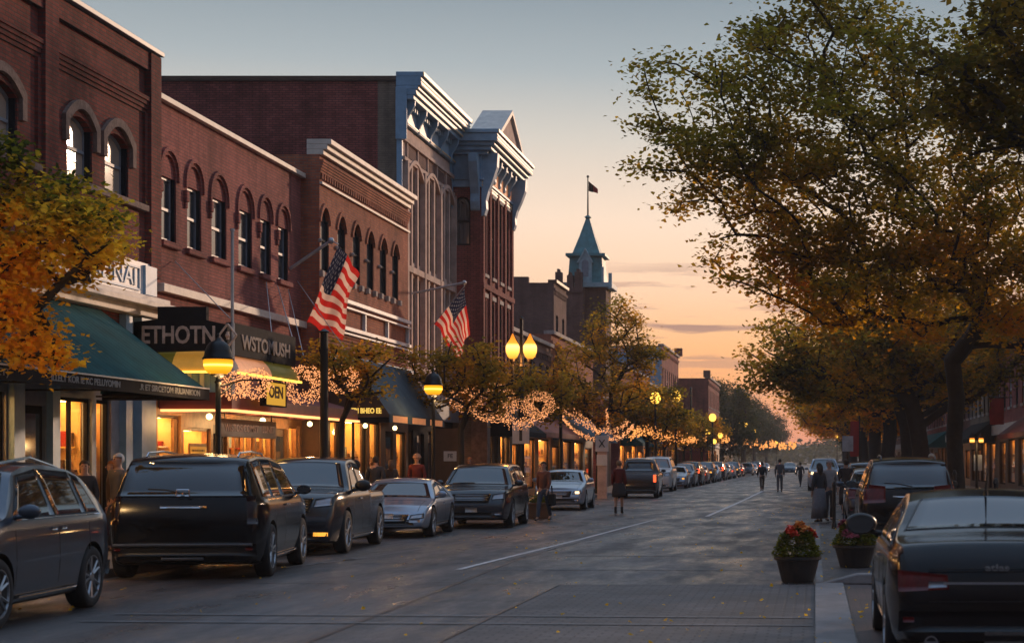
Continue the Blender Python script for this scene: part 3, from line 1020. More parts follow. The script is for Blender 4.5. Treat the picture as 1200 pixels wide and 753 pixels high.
text('WSTOMUSH', .42, M['dim_letter'], mq, (xc + .01, 37.5, 4.24), ROT_E, ext=.01, bold=.012, fit=3.3)
mb = MB(); mb.box(-13.5, -12.5, 35.05, 35.2, 4.6, 4.92); mb.build('top_panel', M['dark_paint'], mq)
mb = MB()
dm = [(xc + .02, 34.96, 4.08), (xc + .2, 34.96, 4.32), (xc + .02, 34.96, 4.56), (xc - .16, 34.96, 4.32)]
for a, b in zip(dm, dm[1:] + dm[:1]): mb.tube([a, b], .022, 6)
mb.tube([(xc + .02, 34.96, 4.24), (xc + .02, 34.96, 4.4)], .03, 6); mb.ball((xc + .02, 34.95, 4.32), .05)
mb.build('diamond_emblem', M['cream_letter'], mq)
mb = MB()
mb.tube([(-12.05, 35.3, 4.6), (-12.05, 35.3, 6.55)], .035, 8); mb.tube([(-12.05, 35.3, 3.1), (-12.05, 35.3, 4.6)], .05, 8)
mb.tube([(-12.05, 35.3, 6.5), (-12.05, 35.3, 6.55)], .05, 8)
for e, f_ in (((-13.95, 37.2, 6.1), (-12.1, 35.3, 4.7)), ((-13.95, 44.3, 6.3), (-12.1, 39.5, 4.62)), ((-13.95, 45.2, 6.3), (-12.1, 40.4, 4.2)), ((-13.95, 43.4, 6.3), (-12.1, 38.0, 4.62)), ((-13.95, 46, 6.6), (-12.0, 44.5, 4.3))):
    mb.tube([e, f_], .011, 5)
mb.build('mast', M['galv'], mq)
# striped skirt canopy under the marquee
mb = MB()
sec = [(-13.75, 3.62, 4.02), (-13.2, 3.62, 4.0), (-12.35, 3.62, 4.05)]
def skirt(p0, p1, mi):
    n = 6; rows = []
    for k in range(n + 1):
        u = k / n; off = .32 * (1 - (1 - u) ** 2)
        rows.append([(p[0] + p[2] * off, p[1] + p[3] * off, 4.02 - .42 * u) for p in (p0, p1)])
    for a, b in zip(rows[:-1], rows[1:]): mb.quad(a[0], a[1], b[1], b[0], mi)
skirt((-13.9, 35.3, 0, -.9), (-13.2, 35.3, 0, -.9), 0)
skirt((-13.2, 35.3, 0, -.9), (-12.45, 35.3, 0, -.9), 1)
skirt((-12.45, 35.3, 0, -.9), (-12.25, 35.45, .9, 0), 2)
skirt((-12.25, 35.45, .9, 0), (-12.25, 37.6, .9, 0), 3)
skirt((-12.25, 37.6, .9, 0), (-12.25, 39.6, .9, 0), 4)
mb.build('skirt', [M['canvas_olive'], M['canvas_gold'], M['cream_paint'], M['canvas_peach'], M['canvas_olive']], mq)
mb = MB(); mb.box(-13.9, -12.3, 34.97, 35.02, 3.56, 3.6); mb.box(-11.98, -11.93, 35.4, 39.7, 3.56, 3.6)
mb.build('neon_tube', M['tube_yellow'], mq)
mb = MB()
for k in range(10): mb.box(-13.8 + k * .13, -13.8 + k * .13 + .085, 35.4, 35.43, 3.2, 3.6, k % 2)
mb.box(-13.85, -12.4, 35.43, 35.46, 3.18, 3.6, 1)
mb.build('slat_panel', [M['white_paint'], M['blue_paint']], mq)
mb = MB(); mb.tube([(-11.95, 34.3, 3.45), (-12.0, 35.2, 3.6)], .02); mb.build('bracket', M['iron'], mq)
op = thing('lit_sign', 'small glowing yellow letter sign under the right end of the marquee', 'sign', (-12.1, 38.2, 3.1))
mb = MB(); mb.box(-12.2, -12.1, 37.6, 39.0, 3.0, 3.5); mb.build('box', M['sign_lit'], op)
text('OEN', .36, M['dark_letter'], op, (-12.09, 38.3, 3.28), ROT_E, ext=.004, bold=.012, fit=1.0)
mb = MB()
for z0_, z1_ in ((2.97, 3.0), (3.5, 3.53)): mb.box(-12.22, -12.08, 37.57, 39.03, z0_, z1_)
mb.box(-12.22, -12.08, 37.57, 37.6, 3.0, 3.5); mb.box(-12.22, -12.08, 39.0, 39.03, 3.0, 3.5); mb.tube([(-12.15, 38.3, 3.53), (-12.15, 38.3, 3.95)], .015, 6)
mb.build('case', M['dark_paint'], op)

# ---- third building: orange brick, cream cornice
X3 = -13.5
b3 = thing('brick_building', 'orange brick building with cream cornice and six narrow arched windows behind the larger flag', 'building', (X3, 51.5, 0))
y0, y1 = 46.5, 56.6
cen = [47.0, 48.65, 50.25, 51.8, 53.35, 54.9]
mb = MB()
ops = [(c - .4, c + .4, 6.95, 8.7, .32) for c in cen]
wall_front(mb, X3, 1, y0, y1, 3.2, 10.1, ops, rev=.3)
shell(mb, X3, 1, y0, y1, 10.1)
for k in range(5): mb.box(X3, X3 + .03 + .02 * k, y0, y1, 9.62 + .07 * k, 9.62 + .07 * (k + 1) - .004)
for c in np.arange(y0 + .1, y1 - .2, .24): mb.box(X3, X3 + .05, c, c + .12, 9.45, 9.6)
for k in range(9): mb.box(X3, X3 + .035, y0 + .15, y1 - .15, 5.0 + k * .1 - .2, 5.05 + k * .1 - .2)
mb.build('wall', M['brick_orange'], b3)
mb = MB()
for c in cen: mb.mark(); arch_band(mb, X3, 1, c - .42, c + .42, 8.72, .34, .12, .05, drop=.1)
mb.pieces('window_hood', M['brick_orange'], b3)
mb = MB()
mb.box(X3, X3 + .08, y0, y1, 9.3, 9.36)
mb.build('string_course', M['cream_paint'], b3)
mb = MB()
for c in cen:
    mb.mark(); mb.box(X3, X3 + .1, c - .52, c - .3, 6.78, 6.94); mb.mark(); mb.box(X3, X3 + .1, c + .3, c + .52, 6.78, 6.94); mb.mark(); mb.ball((X3 + .04, c - .58, 7.75), .065)
mb.pieces('sill_block', M['stone'], b3)
roof(b3, X3, 1, y0, y1, 9.6)
coping(b3, X3, 1, y0, y1, 10.1, .42, .32, M['cream_paint'], name='cornice', steps=3)
for c in cen: window(b3, X3, 1, c - .4, c + .4, 6.95, 8.7, .32, rev=.12, frame=M['dark_paint'])
mb = MB()   # white framed panels
for z_, h in ((6.28, .1), (6.12, .05), (5.5, .1), (5.38, .05)): mb.mark(); mb.box(X3, X3 + .12, y0 + .6, y1, z_, z_ + h)
for y in (48.2, 50.9, 53.6, 56.3): mb.mark(); mb.box(X3, X3 + .1, y, y + .1, 5.61, 6.11)
mb.pieces('panel_moulding', M['white_paint'], b3)
mb = MB(); mb.box(X3, X3 + .2, y0 + .3, y1, 4.6, 4.75); mb.build('shop_cornice', M['blue_paint'], b3)
mb = MB()
wall_front(mb, X3 + .01, 1, y0, y1, 0, 3.2, [(47.5, 48.6, .3, 2.95), (49.0, 51.4, .4, 2.95), (51.7, 53.0, .4, 2.95), (53.6, 54.6, .13, 2.7), (55.0, 56.3, .5, 2.7)], rev=.2)
mb.quad((X3 + .01, y0 - .01, 0), (X3 - .6, y0 - .01, 0), (X3 - .6, y0 - .01, 3.2), (X3 + .01, y0 - .01, 3.2))
mb.build('shop_wall', M['brown_paint'], b3)
for i, (a, b, mu) in enumerate(((47.5, 48.6, 0), (49.0, 51.4, 1), (51.7, 53.0, 0), (55.0, 56.3, 0))):
    shop_bay(b3, X3, 1, a, b, .4, 2.95 if i < 3 else 2.7, seed=20 + i, mul=mu, items=4, frame=M['dark_paint'])
mb = MB(); mb.box(X3 - .12, X3 - .05, 53.6, 54.6, .13, 2.7); d = mb.build('door', M['dark_paint'], b3)
mb = MB(); mb.box(X3 - .045, X3 - .035, 53.8, 54.4, 1, 2.5); mb.build('pane', M['window_glass'], d)
# peaked blue-grey awning with lettered gable
mb = MB()
ya, yb = 47.3, 54.2
A = (X3 + .02, 3.0); T = (-12.85, 4.62); B = (-11.8, 3.05)
mb.quad((T[0], ya, T[1]), (T[0], yb, T[1]), (B[0], yb, B[1]), (B[0], ya, B[1]), 0)
mb.quad((A[0], ya, 4.1), (A[0], yb, 4.1), (T[0], yb, T[1]), (T[0], ya, T[1]), 0)
for y in (ya + .01, yb - .01): mb.add([(A[0], y, 2.98), (B[0], y, 2.98), (B[0], y, 3.05), (T[0], y, T[1]), (A[0], y, 4.1)], [(0, 1, 2, 3, 4)], 1)
aw = mb.build('awning', [M['awning_blue'], M['brown_paint']], b3)
mb = MB(); mb.box(B[0], B[0] + .03, ya, yb, 2.82, 3.06, 0)
for k in range(3): mb.box(B[0] + .031, B[0] + .034, ya + .3 + k * 2.3, ya + 2.0 + k * 2.3, 2.84, 3.02, 1)
mb.box(A[0] + .05, B[0] - .002, ya - .02, ya + .005, 2.82, 2.97, 2)
mb.build('valance', [M['awning_blue'], M['canvas_peach'], M['dark_paint']], aw)
for y in (48.2, 51.6): soffit_lamp(b3, -12.7, y, 2.75, 18)
text('CORKERI BHEO EE', .2, M['gold_letter'], aw, ((A[0] + B[0]) / 2, ya - .005, 3.14), ROT_S, ext=.01, bold=.006, fit=1.25)

# ---- fourth building: tall brown stone front, blue-grey cornice
M['sun_ochre'] = mat('sun_ochre', (.62, .42, .2), .45, var=.2)
X4 = -13.7
REV = 1.0
b4 = thing('stone_building', 'tall brown stone building with many narrow windows and a heavy pale blue cornice', 'building', (X4, 60.5, 0))
y0, y1 = 56.6, 64.5
mb = MB()
pit = (y1 - y0 - .3) / 9
cs = [y0 + .35 + pit * (k + .5) for k in range(9)]
wl, wu = [], []
for c in cs:
    wu.append((c - .25, c + .25, 8.5, 11.7, .3)); wl.append((c - .25, c + .25, 5.3, 8.0, .0))
wall_front(mb, X4, 1, y0, y1, 3.3, 12.9, wu + wl, rev=.3)
for k in range(10):
    c = y0 + .3 + pit * k
    mb.box(X4, X4 + (.16 if k % 3 == 0 else .08), c - .1, c + .1, 5.0, 11.75)
mb.box(X4, X4 + .14, y0, y1, 8.1, 8.3); mb.box(X4, X4 + .1, y0, y1, 12.4, 12.52); mb.box(X4, X4 + .1, y0, y1, 11.75, 11.87)
for k in range(5):
    c = y0 + .5 + k * 1.5; mb.box(X4, X4 + .07, c, c + .1, 11.87, 12.4)
for a in (0, 3, 6): arch_band(mb, X4, 1, cs[a] - .3, cs[a + 2] + .3, 12.25 - .4, .5, .12, .13)
mb.build('wall', M['stone_brown'], b4)
mb = MB(); shell(mb, X4, 1, y0, y1, 14.3, south=False)
mb.quad((X4 - .8, y0, 0), (X4 - 18, y0, 0), (X4 - 18, y0, 14.35), (X4 - .8, y0, 14.35)); mb.build('side_wall', M['brick_red'], b4)
mb = MB(); mb.quad((X4, y0, 0), (X4 - .8, y0, 0), (X4 - .8, y0, 14.35), (X4, y0, 14.35)); mb.build('corner_pier', M['brick_tan'], b4)
mb = MB(); mb.box(X4 - 18.1, X4 - .05, y0 - .08, y0 + .25, 14.36, 14.5); mb.build('coping', M['brown_paint'], b4)
roof(b4, X4, 1, y0, y1, 13.9)
for k in range(5):
    c = y0 + 1.1 + k * 1.5
mb = MB(); 
for k in range(5):
    c = y0 + .65 + k * 1.5; mb.mark(); mb.box(X4 + .01, X4 + .03, c, c + 1.2, 11.95, 12.33)
mb.pieces('frieze_panel', M['brick_brown'], b4)
for o in wu: window(b4, X4, 1, *o[:4], .3, rev=.07, fr=.045)
for o in wl: window(b4, X4, 1, *o[:4], 0, rev=.07, fr=.045)


def bracket(mb, x, y, z0, z1, w, out, s=1):
    """S-scroll bracket on a wall facing +X"""
    h = z1 - z0
    prof = [(0, 0), (.18, .02), (.3, .12), (.28, .25), (.42, .4), (.7, .58), (.95, .78), (1.0, 1.0), (0, 1.0)]
    mb.poly_prism([(x + s * out * a, y - w / 2, z0 + h * b) for a, b in prof], (0, w, 0))


mb = MB()
# cornice: stepped crown mouldings, soffit, bracketed frieze
for k, (z_, h, o) in enumerate(((12.95, .12, .12), (13.72, .14, .42), (13.863, .18, .5), (14.046, .12, .56), (14.17, .3, .66), (14.473, .16, .74))):
    mb.box(X4 - .17, X4 + o, y0 - .12, y1 + .0, z_, z_ + h)
mb.box(X4 - .16, X4 + .06, y0 - .03, y1, 13.07, 13.72)
for k in range(5): bracket(mb, X4 + .05, y0 + .2 + k * 1.72, 12.9, 13.75, .15, .36)
for k in range(26): mb.box(X4 + .06, X4 + .2, y0 + .1 + k * .3, y0 + .22 + k * .3, 13.5, 13.7)
cc = mb.build('cornice', M['blue_paint'], b4, bevel=.015)
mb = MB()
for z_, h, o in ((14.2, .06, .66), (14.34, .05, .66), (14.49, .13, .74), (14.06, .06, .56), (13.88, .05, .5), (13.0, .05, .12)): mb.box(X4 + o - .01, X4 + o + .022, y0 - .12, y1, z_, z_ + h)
mb.build('painted_sun_strip', M['sun_ochre'], cc)  # low sun on the cornice front, painted as thin ochre strips
mb = MB(); mb.box(X4 - .17, X4 + .2, y0 - .16, y0 - .125, 12.4, 14.1); mb.box(X4 - .15, X4 + .03, y0 - .1, y0 - .005, 5, 12.4)
mb.build('corner_pilaster', M['blue_paint'], b4)
mb = MB()
wall_front(mb, X4 + .01, 1, y0, y1, 0, 3.3, [(57, 58.2, .4, 2.8), (58.7, 59.8, .13, 2.7), (60.4, 61.6, .13, 2.8), (62.2, 64, .5, 2.8)], rev=.25)
mb.build('shop_wall', M['dark_paint'], b4)
mb = MB(); mb.box(X4, X4 + .25, y0, y1, 3.2, 3.9); mb.box(X4, X4 + .4, y0, y1, 3.9, 4.05); mb.build('shop_cornice', M['grey_paint'], b4)
shop_bay(b4, X4, 1, 57, 58.2, .4, 2.8, 'dim', items=6, seed=31)
shop_bay(b4, X4, 1, 62.2, 64, .5, 2.8, 'dim', items=8, seed=32)
for a, b in ((58.7, 59.8), (60.4, 61.6)):
    mb = MB(); mb.box(X4 - .2, X4 - .12, a, b, .13, 2.7); d = mb.build('door', M['brown_paint'], b4)
    mb = MB(); mb.box(X4 - .115, X4 - .1, a + .2, b - .2, 1.0, 2.4); mb.build('pane', M['window_glass'], d)
mb = MB(); mb.box(-13.3, -12.4, 56.9, 56.96, .13, 2.9, 0)
nb = thing('notice_board', 'dark door-sized panel with a small white notice, beside the red-hooded person', 'notice', (-12.9, 60, .13))
mb = MB(); mb.box(-13.45, -12.55, 60.0, 60.07, .13, 2.9); mb.build('panel', M['brown_paint'], nb)
mb = MB(); mb.box(-13.05, -12.6, 59.985, 59.998, 1.75, 2.1, 0); nn_ = mb.build('notice', M['paper'], nb)
text('FE', .2, M['dark_letter'], nn_, (-12.82, 59.982, 1.93), ROT_S, ext=.002, bold=.004)

# ---- fifth building: projecting red brick tower block with pediment
X5 = -12.63
b5 = thing('brick_building', 'red brick corner block standing forward with a small pediment on its pale cornice', 'building', (X5, 68, 0))
y0, y1 = 64.5, 71.2
cw = [65.3, 66.9, 68.5, 70.1]
ops = [(c - .32, c + .32, 8.9, 12.0, .12) for c in cw] + [(c - .32, c + .32, 5.2, 8.0, .12) for c in cw]
mb = MB()
wall_front(mb, X5, 1, y0, y1, 3.3, 12.5, ops, rev=.28)
mb.quad((X5, y1, 0), (X5 - 14, y1, 0), (X5 - 14, y1, 14.2), (X5, y1, 14.2))
# wall that faces the viewer, with its arched window opening
xa, xb, za, zb, rs = -13.62, -13.02, 9.9, 11.75, .3
for (p, q, u, v) in ((-16, xa, 0, 14), (xb, X5, 0, 14), (xa, xb, 0, za), (xa, xb, zb, 14)):
    mb.quad((p, y0, u), (q, y0, u), (q, y0, v), (p, y0, v))
ap = arc_pts(xa, xb, zb, rs)
for k in range(len(ap) - 1):
    mb.quad((ap[k][0], y0, ap[k][1]), (ap[k + 1][0], y0, ap[k + 1][1]), (ap[k + 1][0], y0, zb), (ap[k][0], y0, zb))
    mb.quad((ap[k][0], y0, ap[k][1]), (ap[k + 1][0], y0, ap[k + 1][1]), (ap[k + 1][0], y0 + .2, ap[k + 1][1]), (ap[k][0], y0 + .2, ap[k][1]))
for xx in (xa, xb): mb.quad((xx, y0, za), (xx, y0 + .2, za), (xx, y0 + .2, zb - rs), (xx, y0, zb - rs))
mb.quad((xa, y0, za), (xb, y0, za), (xb, y0 + .2, za), (xa, y0 + .2, za))
for c in (64.75, 66.1, 67.7, 69.3, 70.9): mb.box(X5, X5 + .09, c - .16, c + .16, 4.9, 12.3)
mb.box(X5, X5 + .12, y0, y1, 8.3, 8.5)
mb.build('wall', M['brick_red'], b5)
window_south(b5, y0 + .02, xa, xb, za, zb, rs)
for o in ops: window(b5, X5, 1, *o[:4], .12, rev=.09, fr=.05)
mb = MB()
for o in ops:
    mb.mark(); mb.box(X5, X5 + .07, o[0] - .08, o[1] + .08, o[3], o[3] + .16); mb.mark(); mb.box(X5, X5 + .1, o[0] - .08, o[1] + .08, o[2] - .13, o[2] - .01)
mb.pieces('lintel', M['stone'], b5)
mb = MB()
# entablature wraps both the street front and the side that faces down the street
for (z_, h, o) in ((12.1, .25, .06), (12.36, .1, .12), (13.3, .14, .3), (13.443, .16, .46), (13.606, .14, .58), (13.75, .3, .72), (14.053, .14, .78)):
    mb.box(-15.5, X5 + o, y0 - o * .75, y1 + o, z_, z_ + h)
mb.box(-15.5, X5 + .035, y0 - .035, y1, 12.46, 13.3)
for k in range(7): bracket(mb, X5 + .03, y0 + .25 + k * 1.05, 12.55, 13.42, .22, .36)
for k in range(22): mb.box(X5 + .03, X5 + .14, y0 + .1 + k * .3, y0 + .22 + k * .3, 13.1, 13.28)
# big scrolled corner brackets
bracket(mb, X5 + .02, y0 + .22, 11.0, 13.4, .42, .62)
bracket(mb, X5 + .02, y1 - .22, 11.3, 13.4, .42, .62)
bm_ = [(0, 0), (.15, .03), (.28, .16), (.22, .3), (.42, .46), (.75, .66), (1, .85), (1, 1), (0, 1)]
for xx in (-13.0, -14.0):
    mb.poly_prism([(xx, y0 - .02 - .55 * a, 11.2 + 2.1 * b) for a, b in bm_], (.34, 0, 0))
mb.build('cornice', M['blue_paint'], b5, bevel=.012)
cc = KIDS[b5.name][-1]
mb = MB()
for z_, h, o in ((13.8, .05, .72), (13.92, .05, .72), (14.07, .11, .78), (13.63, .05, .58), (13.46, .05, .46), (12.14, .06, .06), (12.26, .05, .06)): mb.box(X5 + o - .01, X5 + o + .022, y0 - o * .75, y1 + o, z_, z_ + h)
mb.build('painted_sun_strip', M['sun_ochre'], cc)  # same painted sunlight: ochre strips along the street face only
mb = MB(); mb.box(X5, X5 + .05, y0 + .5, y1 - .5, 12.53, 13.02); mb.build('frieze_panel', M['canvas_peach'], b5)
mb = MB()
yc = (y0 + y1) / 2
mb.poly_prism([(X5 + .5, yc - 2.6, 14.195), (X5 + .5, yc + 2.6, 14.195), (X5 + .5, yc, 15.5)], (-.9, 0, 0), 0)
mb.poly_prism([(X5 + .62, yc - 2.9, 14.2), (X5 + .62, yc - 2.55, 14.2), (X5 + .62, yc, 15.5), (X5 + .62, yc, 15.68)], (-1.2, 0, 0), 1)
mb.poly_prism([(X5 + .62, yc + 2.9, 14.2), (X5 + .62, yc + 2.55, 14.2), (X5 + .62, yc, 15.5), (X5 + .62, yc, 15.68)], (-1.2, 0, 0), 1)
mb.build('pediment', [M['stone_brown'], M['cream_paint']], b5)
mb = MB(); mb.box(-26, X5 - .35, y0, y1, 13.7, 13.85); mb.build('roof', M['roofing'], b5)
mb = MB()
wall_front(mb, X5 + .01, 1, y0, y1, 0, 3.3, [(65, 66.6, .5, 2.8), (67, 68, .13, 2.7), (68.5, 70.6, .5, 2.8)], rev=.25)
mb.quad((X5 + .01, y0 - .01, 0), (X5 - 1.4, y0 - .01, 0), (X5 - 1.4, y0 - .01, 3.3), (X5 + .01, y0 - .01, 3.3))
mb.build('shop_wall', M['brick_tan'], b5)
mb = MB(); mb.box(X5 - .3, X5 + .3, y0 - .3, y0 + .3, .13, 3.5); mb.box(X5 - .38, X5 + .38, y0 - .38, y0 + .38, 3.5, 3.7); mb.build('corner_column', M['rough_stone'], b5)
shop_bay(b5, X5, 1, 65, 66.6, .5, 2.8, seed=41, items=7, mul=1); shop_bay(b5, X5, 1, 68.5, 70.6, .5, 2.8, seed=42, items=8, mul=1)
mb = MB(); mb.box(X5 - .15, X5 - .1, 67, 68, .13, 2.7); mb.build('door', M['brown_paint'], b5)
mb = MB()
mb.quad((X5, 65.5, 4.0), (X5, 71, 4.0), (-11.2, 71, 2.9), (-11.2, 65.5, 2.9)); mb.add([(X5, 65.5, 4.0), (-11.2, 65.5, 2.9), (-11.2, 65.5, 2.7), (X5, 65.5, 2.7)], [(0, 1, 2, 3)])
mb.box(-11.2, -11.17, 65.5, 71, 2.7, 2.9)
mb.build('awning', M['dark_paint'], b5)


# ---- plainer buildings further along
def plain(name, label, xf, s, y0, y1, H, wallm, floors=((5.0, 7.0),), npitch=2.0, shop=True, depth=14, trim=None, seed=0, awn=None, lit='lamp', step=0, ww=.45):
    rn = random.Random(seed)
    b = thing(name, label, 'building', (xf, (y0 + y1) / 2, 0))
    mb = MB(); ops = []
    n = max(1, int((y1 - y0) / npitch)); p = (y1 - y0) / n
    for za, zb in floors:
        for k in range(n):
            c = y0 + p * (k + .5); ops.append((c - ww, c + ww, za, zb, .12))
    if shop:
        wall_front(mb, xf, s, y0, y1, 3.2, H, ops)
    else:
        wall_front(mb, xf, s, y0, y1, 0, H, ops)
    shell(mb, xf, s, y0, y1, H, depth)
    for c in np.arange(y0 + .3, y1 - .3, .5): mb.box(xf, xf + s * .07, c, c + .22, H - .7, H - .45)
    mb.box(xf, xf + s * .1, y0, y1, H - .45, H - .3)
    if step:
        mb.box(xf - s * 1.5, xf - s * depth, y0 + .01, y0 + .4, H, H + step)
    mb.build('wall', wallm, b)
    coping(b, xf, s, y0, y1, H, .18, .18, trim or M['stone'])
    roof(b, xf, s, y0, y1, H - .6, depth)
    for o in ops: window(b, xf, s, *o[:4], .12, rev=.1, frame=M['white_paint'] if rn.random() < .3 else M['dark_paint'])
    mb = MB()
    for o in ops: mb.mark(); mb.box(xf, xf + s * .1, o[0] - .1, o[1] + .1, o[2] - .14, o[2] - .01)
    mb.pieces('window_sill', M['stone'], b)
    if shop:
        m2 = MB(); bays = []
        y = y0 + .4
        while y + 2.2 < y1:
            w = rn.uniform(2.2, 3.6); w = min(w, y1 - y - .3); z_ = rn.choice((.13, .5, .6)); bays.append((y, y + w, z_, rn.choice((2.5, 2.8, 2.9)))); y += w + rn.uniform(.2, 1.6)
        wall_front(m2, xf + s * .01, s, y0, y1, 0, 3.2, bays, rev=.25)
        m2.build('shop_wall', M['brown_paint'] if rn.random() < .5 else M['wood'], b)
        for i, o in enumerate(bays): shop_bay(b, xf, s, *o, lit=lit if rn.random() < .8 else 'dim', seed=seed * 7 + i, items=5, mul=0)
        m3 = MB(); m3.box(xf, xf + s * .2, y0, y1, 3.2, 3.75); m3.build('fascia', M['cream_paint'] if rn.random() < .5 else M['grey_paint'], b)
    if awn:
        m3 = MB(); a, c = y0 + .6, y1 - .8; x1 = xf + s * 1.5
        m3.quad((xf, a, 4.1), (xf, c, 4.1), (x1, c, 3.0), (x1, a, 3.0)); m3.add([(xf, a, 4.1), (x1, a, 3.0), (x1, a, 2.8), (xf, a, 2.8)], [(0, 1, 2, 3)])
        m3.box(x1, x1 + s * .03, a, c, 2.78, 3.0)
        m3.build('awning', awn, b)
    return b


F2 = ((4.6, 6.4),)
plain('brick_building', 'low two-storey brown building behind the glowing twin street lamp', -13.0, 1, 71.3, 84, 7.3, M['brick_brown'], F2, 2.1, seed=1, awn=M['awning_red'])
plain('brick_building', 'low brown brick building half hidden by the tall street tree', -13.0, 1, 84, 99.9, 8.0, M['brick_orange'], F2, 2.2, seed=2, awn=M['awning_blue'])
plain('brick_building', 'broad dark brown brick building with a stepped parapet left of the turret', -15.3, 1, 100, 105, 12.2, M['brick_brown'], ((4.8, 7), (8, 10.4)), 2.0, seed=3, trim=M['brown_paint'], step=.35, depth=16)
plain('brick_building', 'single-storey brick shop at the foot of the brick turret', -13.2, 1, 105.1, 109.5, 5.6, M['brick_red'], (), 2.0, seed=33, trim=M['stone'], depth=4)
plain('brick_building', 'two-storey brick shop building just beyond the turret', -13.4, 1, 117, 136, 8.3, M['brick_red'], F2, 2.3, seed=4, awn=M['awning_green'])
plain('brick_building', 'low tan brick shop building beyond the turret', -13.6, 1, 136, 155.8, 8.0, M['brick_tan'], F2, 2.3, seed=5, awn=M['awning_red'])
bb = plain('brick_building', 'brick building with a pale blue painted side wall rising over the street trees', -14.0, 1, 156, 175, 12.3, M['brick_red'], ((4.8, 7), (8.2, 10.4)), 2.2, seed=6, trim=M['stone'])
mb = MB(); mb.quad((-14.02, 155.97, .1), (-22, 155.97, .1), (-22, 155.97, 12.2), (-14.02, 155.97, 12.2))
mb.build('painted_wall', M['blue_paint'], bb)
mb = MB(); mb.box(-14.4, -13.6, 174.6, 175.4, 12.5, 13.3); mb.build('chimney', M['brick_red'], bb)
bb = plain('brick_building', 'plain dark red brick block, farthest of the tall left-hand buildings', -11.0, 1, 176, 196, 10.3, M['brick_red'], ((4.8, 6.6), (7.4, 9.2)), 2.4, seed=7)
mb = MB(); mb.box(-11.5, -10.8, 175.8, 176.5, 10.4, 11.1); mb.build('chimney', M['brick_brown'], bb)
for i, (a, b, h, m_) in enumerate(((200, 225, 7, 'brick_tan'), (226, 255, 8, 'brick_brown'), (256, 290, 6.5, 'brick_red'))):
    plain('brick_building', ['low tan shop building far down the left side of the street', 'low brown building far down the left side under dark trees', 'last low brick building on the left side of the street'][i], -14, 1, a, b, h, M[m_], F2, 3.2, seed=10 + i)

# ---- courthouse turret with copper spire
ct = thing('clock_turret', 'brick turret with a teal copper spire and a flagpole on its tip', 'tower', (-14.6, 110, 0))
mb = MB(); cx, cy = -14.9, 112.0; hw = 1.35
mb.box(cx - hw, cx + hw, cy - hw, cy + hw, 0, 13.0)
mb.box(cx - 1.75, cx - .05, cy - 2.2, cy - 1.36, 0, 12.95)
for (a, b, h) in ((-1.8, -1.4, 13.9), (-1.05, -.65, 13.7), (-.55, -.1, 13.9)): mb.box(cx + a, cx + b, cy - 2.3, cy - 1.6, 12.6, h); mb.box(cx + a + .12, cx + b - .15, cy - 2.3, cy - 1.6, h, h + .2)
mb.build('brick_base', M['brick_brown'], ct)
mb = MB()
mb.box(cx - 1.65, cx + 1.75, cy - 1.7, cy + 1.7, 13.0, 13.3); mb.box(cx - .6, cx - .15, cy - 1.38, cy - 1.36, 11.3, 12.6)
mb.box(cx + 1.55, cx + 1.78, cy - 1.72, cy - 1.5, 12.9, 13.9); mb.box(cx + 1.1, cx + 1.25, cy - 1.7, cy - 1.5, 13.3, 14.3)
mb.build('belfry_ledge', M['verdigris_light'], ct, bevel=.02)
mb = MB()
def ring(z, r): return [(cx + r * math.cos(math.pi / 4 + k * math.pi / 2), cy + r * math.sin(math.pi / 4 + k * math.pi / 2), z) for k in range(4)]
prof = [(13.3, 1.75), (14.0, 1.6), (15.05, 1.5), (15.07, 1.86), (15.24, 1.84), (15.26, 1.3), (16.4, .72), (17.65, .16), (17.72, .3), (17.85, .12)]
vs = []; fs = []
for z, r in prof: vs += ring(z, r * .98)
for i in range(len(prof) - 1):
    for k in range(4): fs.append((i * 4 + k, i * 4 + (k + 1) % 4, i * 4 + 4 + (k + 1) % 4, i * 4 + 4 + k))
mb.add(vs, fs)
mb.build('spire', M['copper'], ct)
mb = MB()
yy = cy - 1.3
DZ = .82
mb.poly_prism([(cx - .42, yy, 13.35), (cx + .42, yy, 13.35), (cx + .42, yy, 14.7), (cx, yy, 15.4), (cx - .42, yy, 14.7)], (0, .5, 0))
mb.poly_prism([(cx - .55, yy - .1, 14.6), (cx, yy - .1, 15.55), (cx, yy - .1, 15.4), (cx - .45, yy - .1, 14.6)], (0, .7, 0)); mb.poly_prism([(cx + .55, yy - .1, 14.6), (cx, yy - .1, 15.55), (cx, yy - .1, 15.4), (cx + .45, yy - .1, 14.6)], (0, .7, 0))
dm_ = mb.build('dormer', M['verdigris_light'], ct)
mb = MB(); mb.add([(cx - .22, yy - .02, 13.7)] + [(a, yy - .02, b) for a, b in arc_pts(cx - .22, cx + .22, 14.8, .22)] + [(cx + .22, yy - .02, 13.7)], [tuple(range(11))]); mb.build('pane', M['grey_paint'], dm_)
mb = MB(); mb.tube([(cx, cy, 17.6), (cx, cy, 20.4)], [.06, .035]); mb.ball((cx, cy, 20.4), .09); mb.build('flagpole', M['iron'], ct)
tf = thing('small_flag', 'tiny drooping flag at the top of the spire flagpole', 'flag', (cx, cy, 19.9))
mb = MB()
for k in range(6):
    u0, u1 = k / 6, (k + 1) / 6
    f_ = lambda u, v: (cx + .05 + u * .6, cy + .1 * math.sin(u * 7), 20.1 - u * .5 - v * (.65 - .35 * u))
    mb.quad(f_(u0, 0), f_(u1, 0), f_(u1, 1), f_(u0, 1), 0 if k < 3 else 1)
mb.build('cloth', [M['dark_paint'], M['red_cloth']], tf)

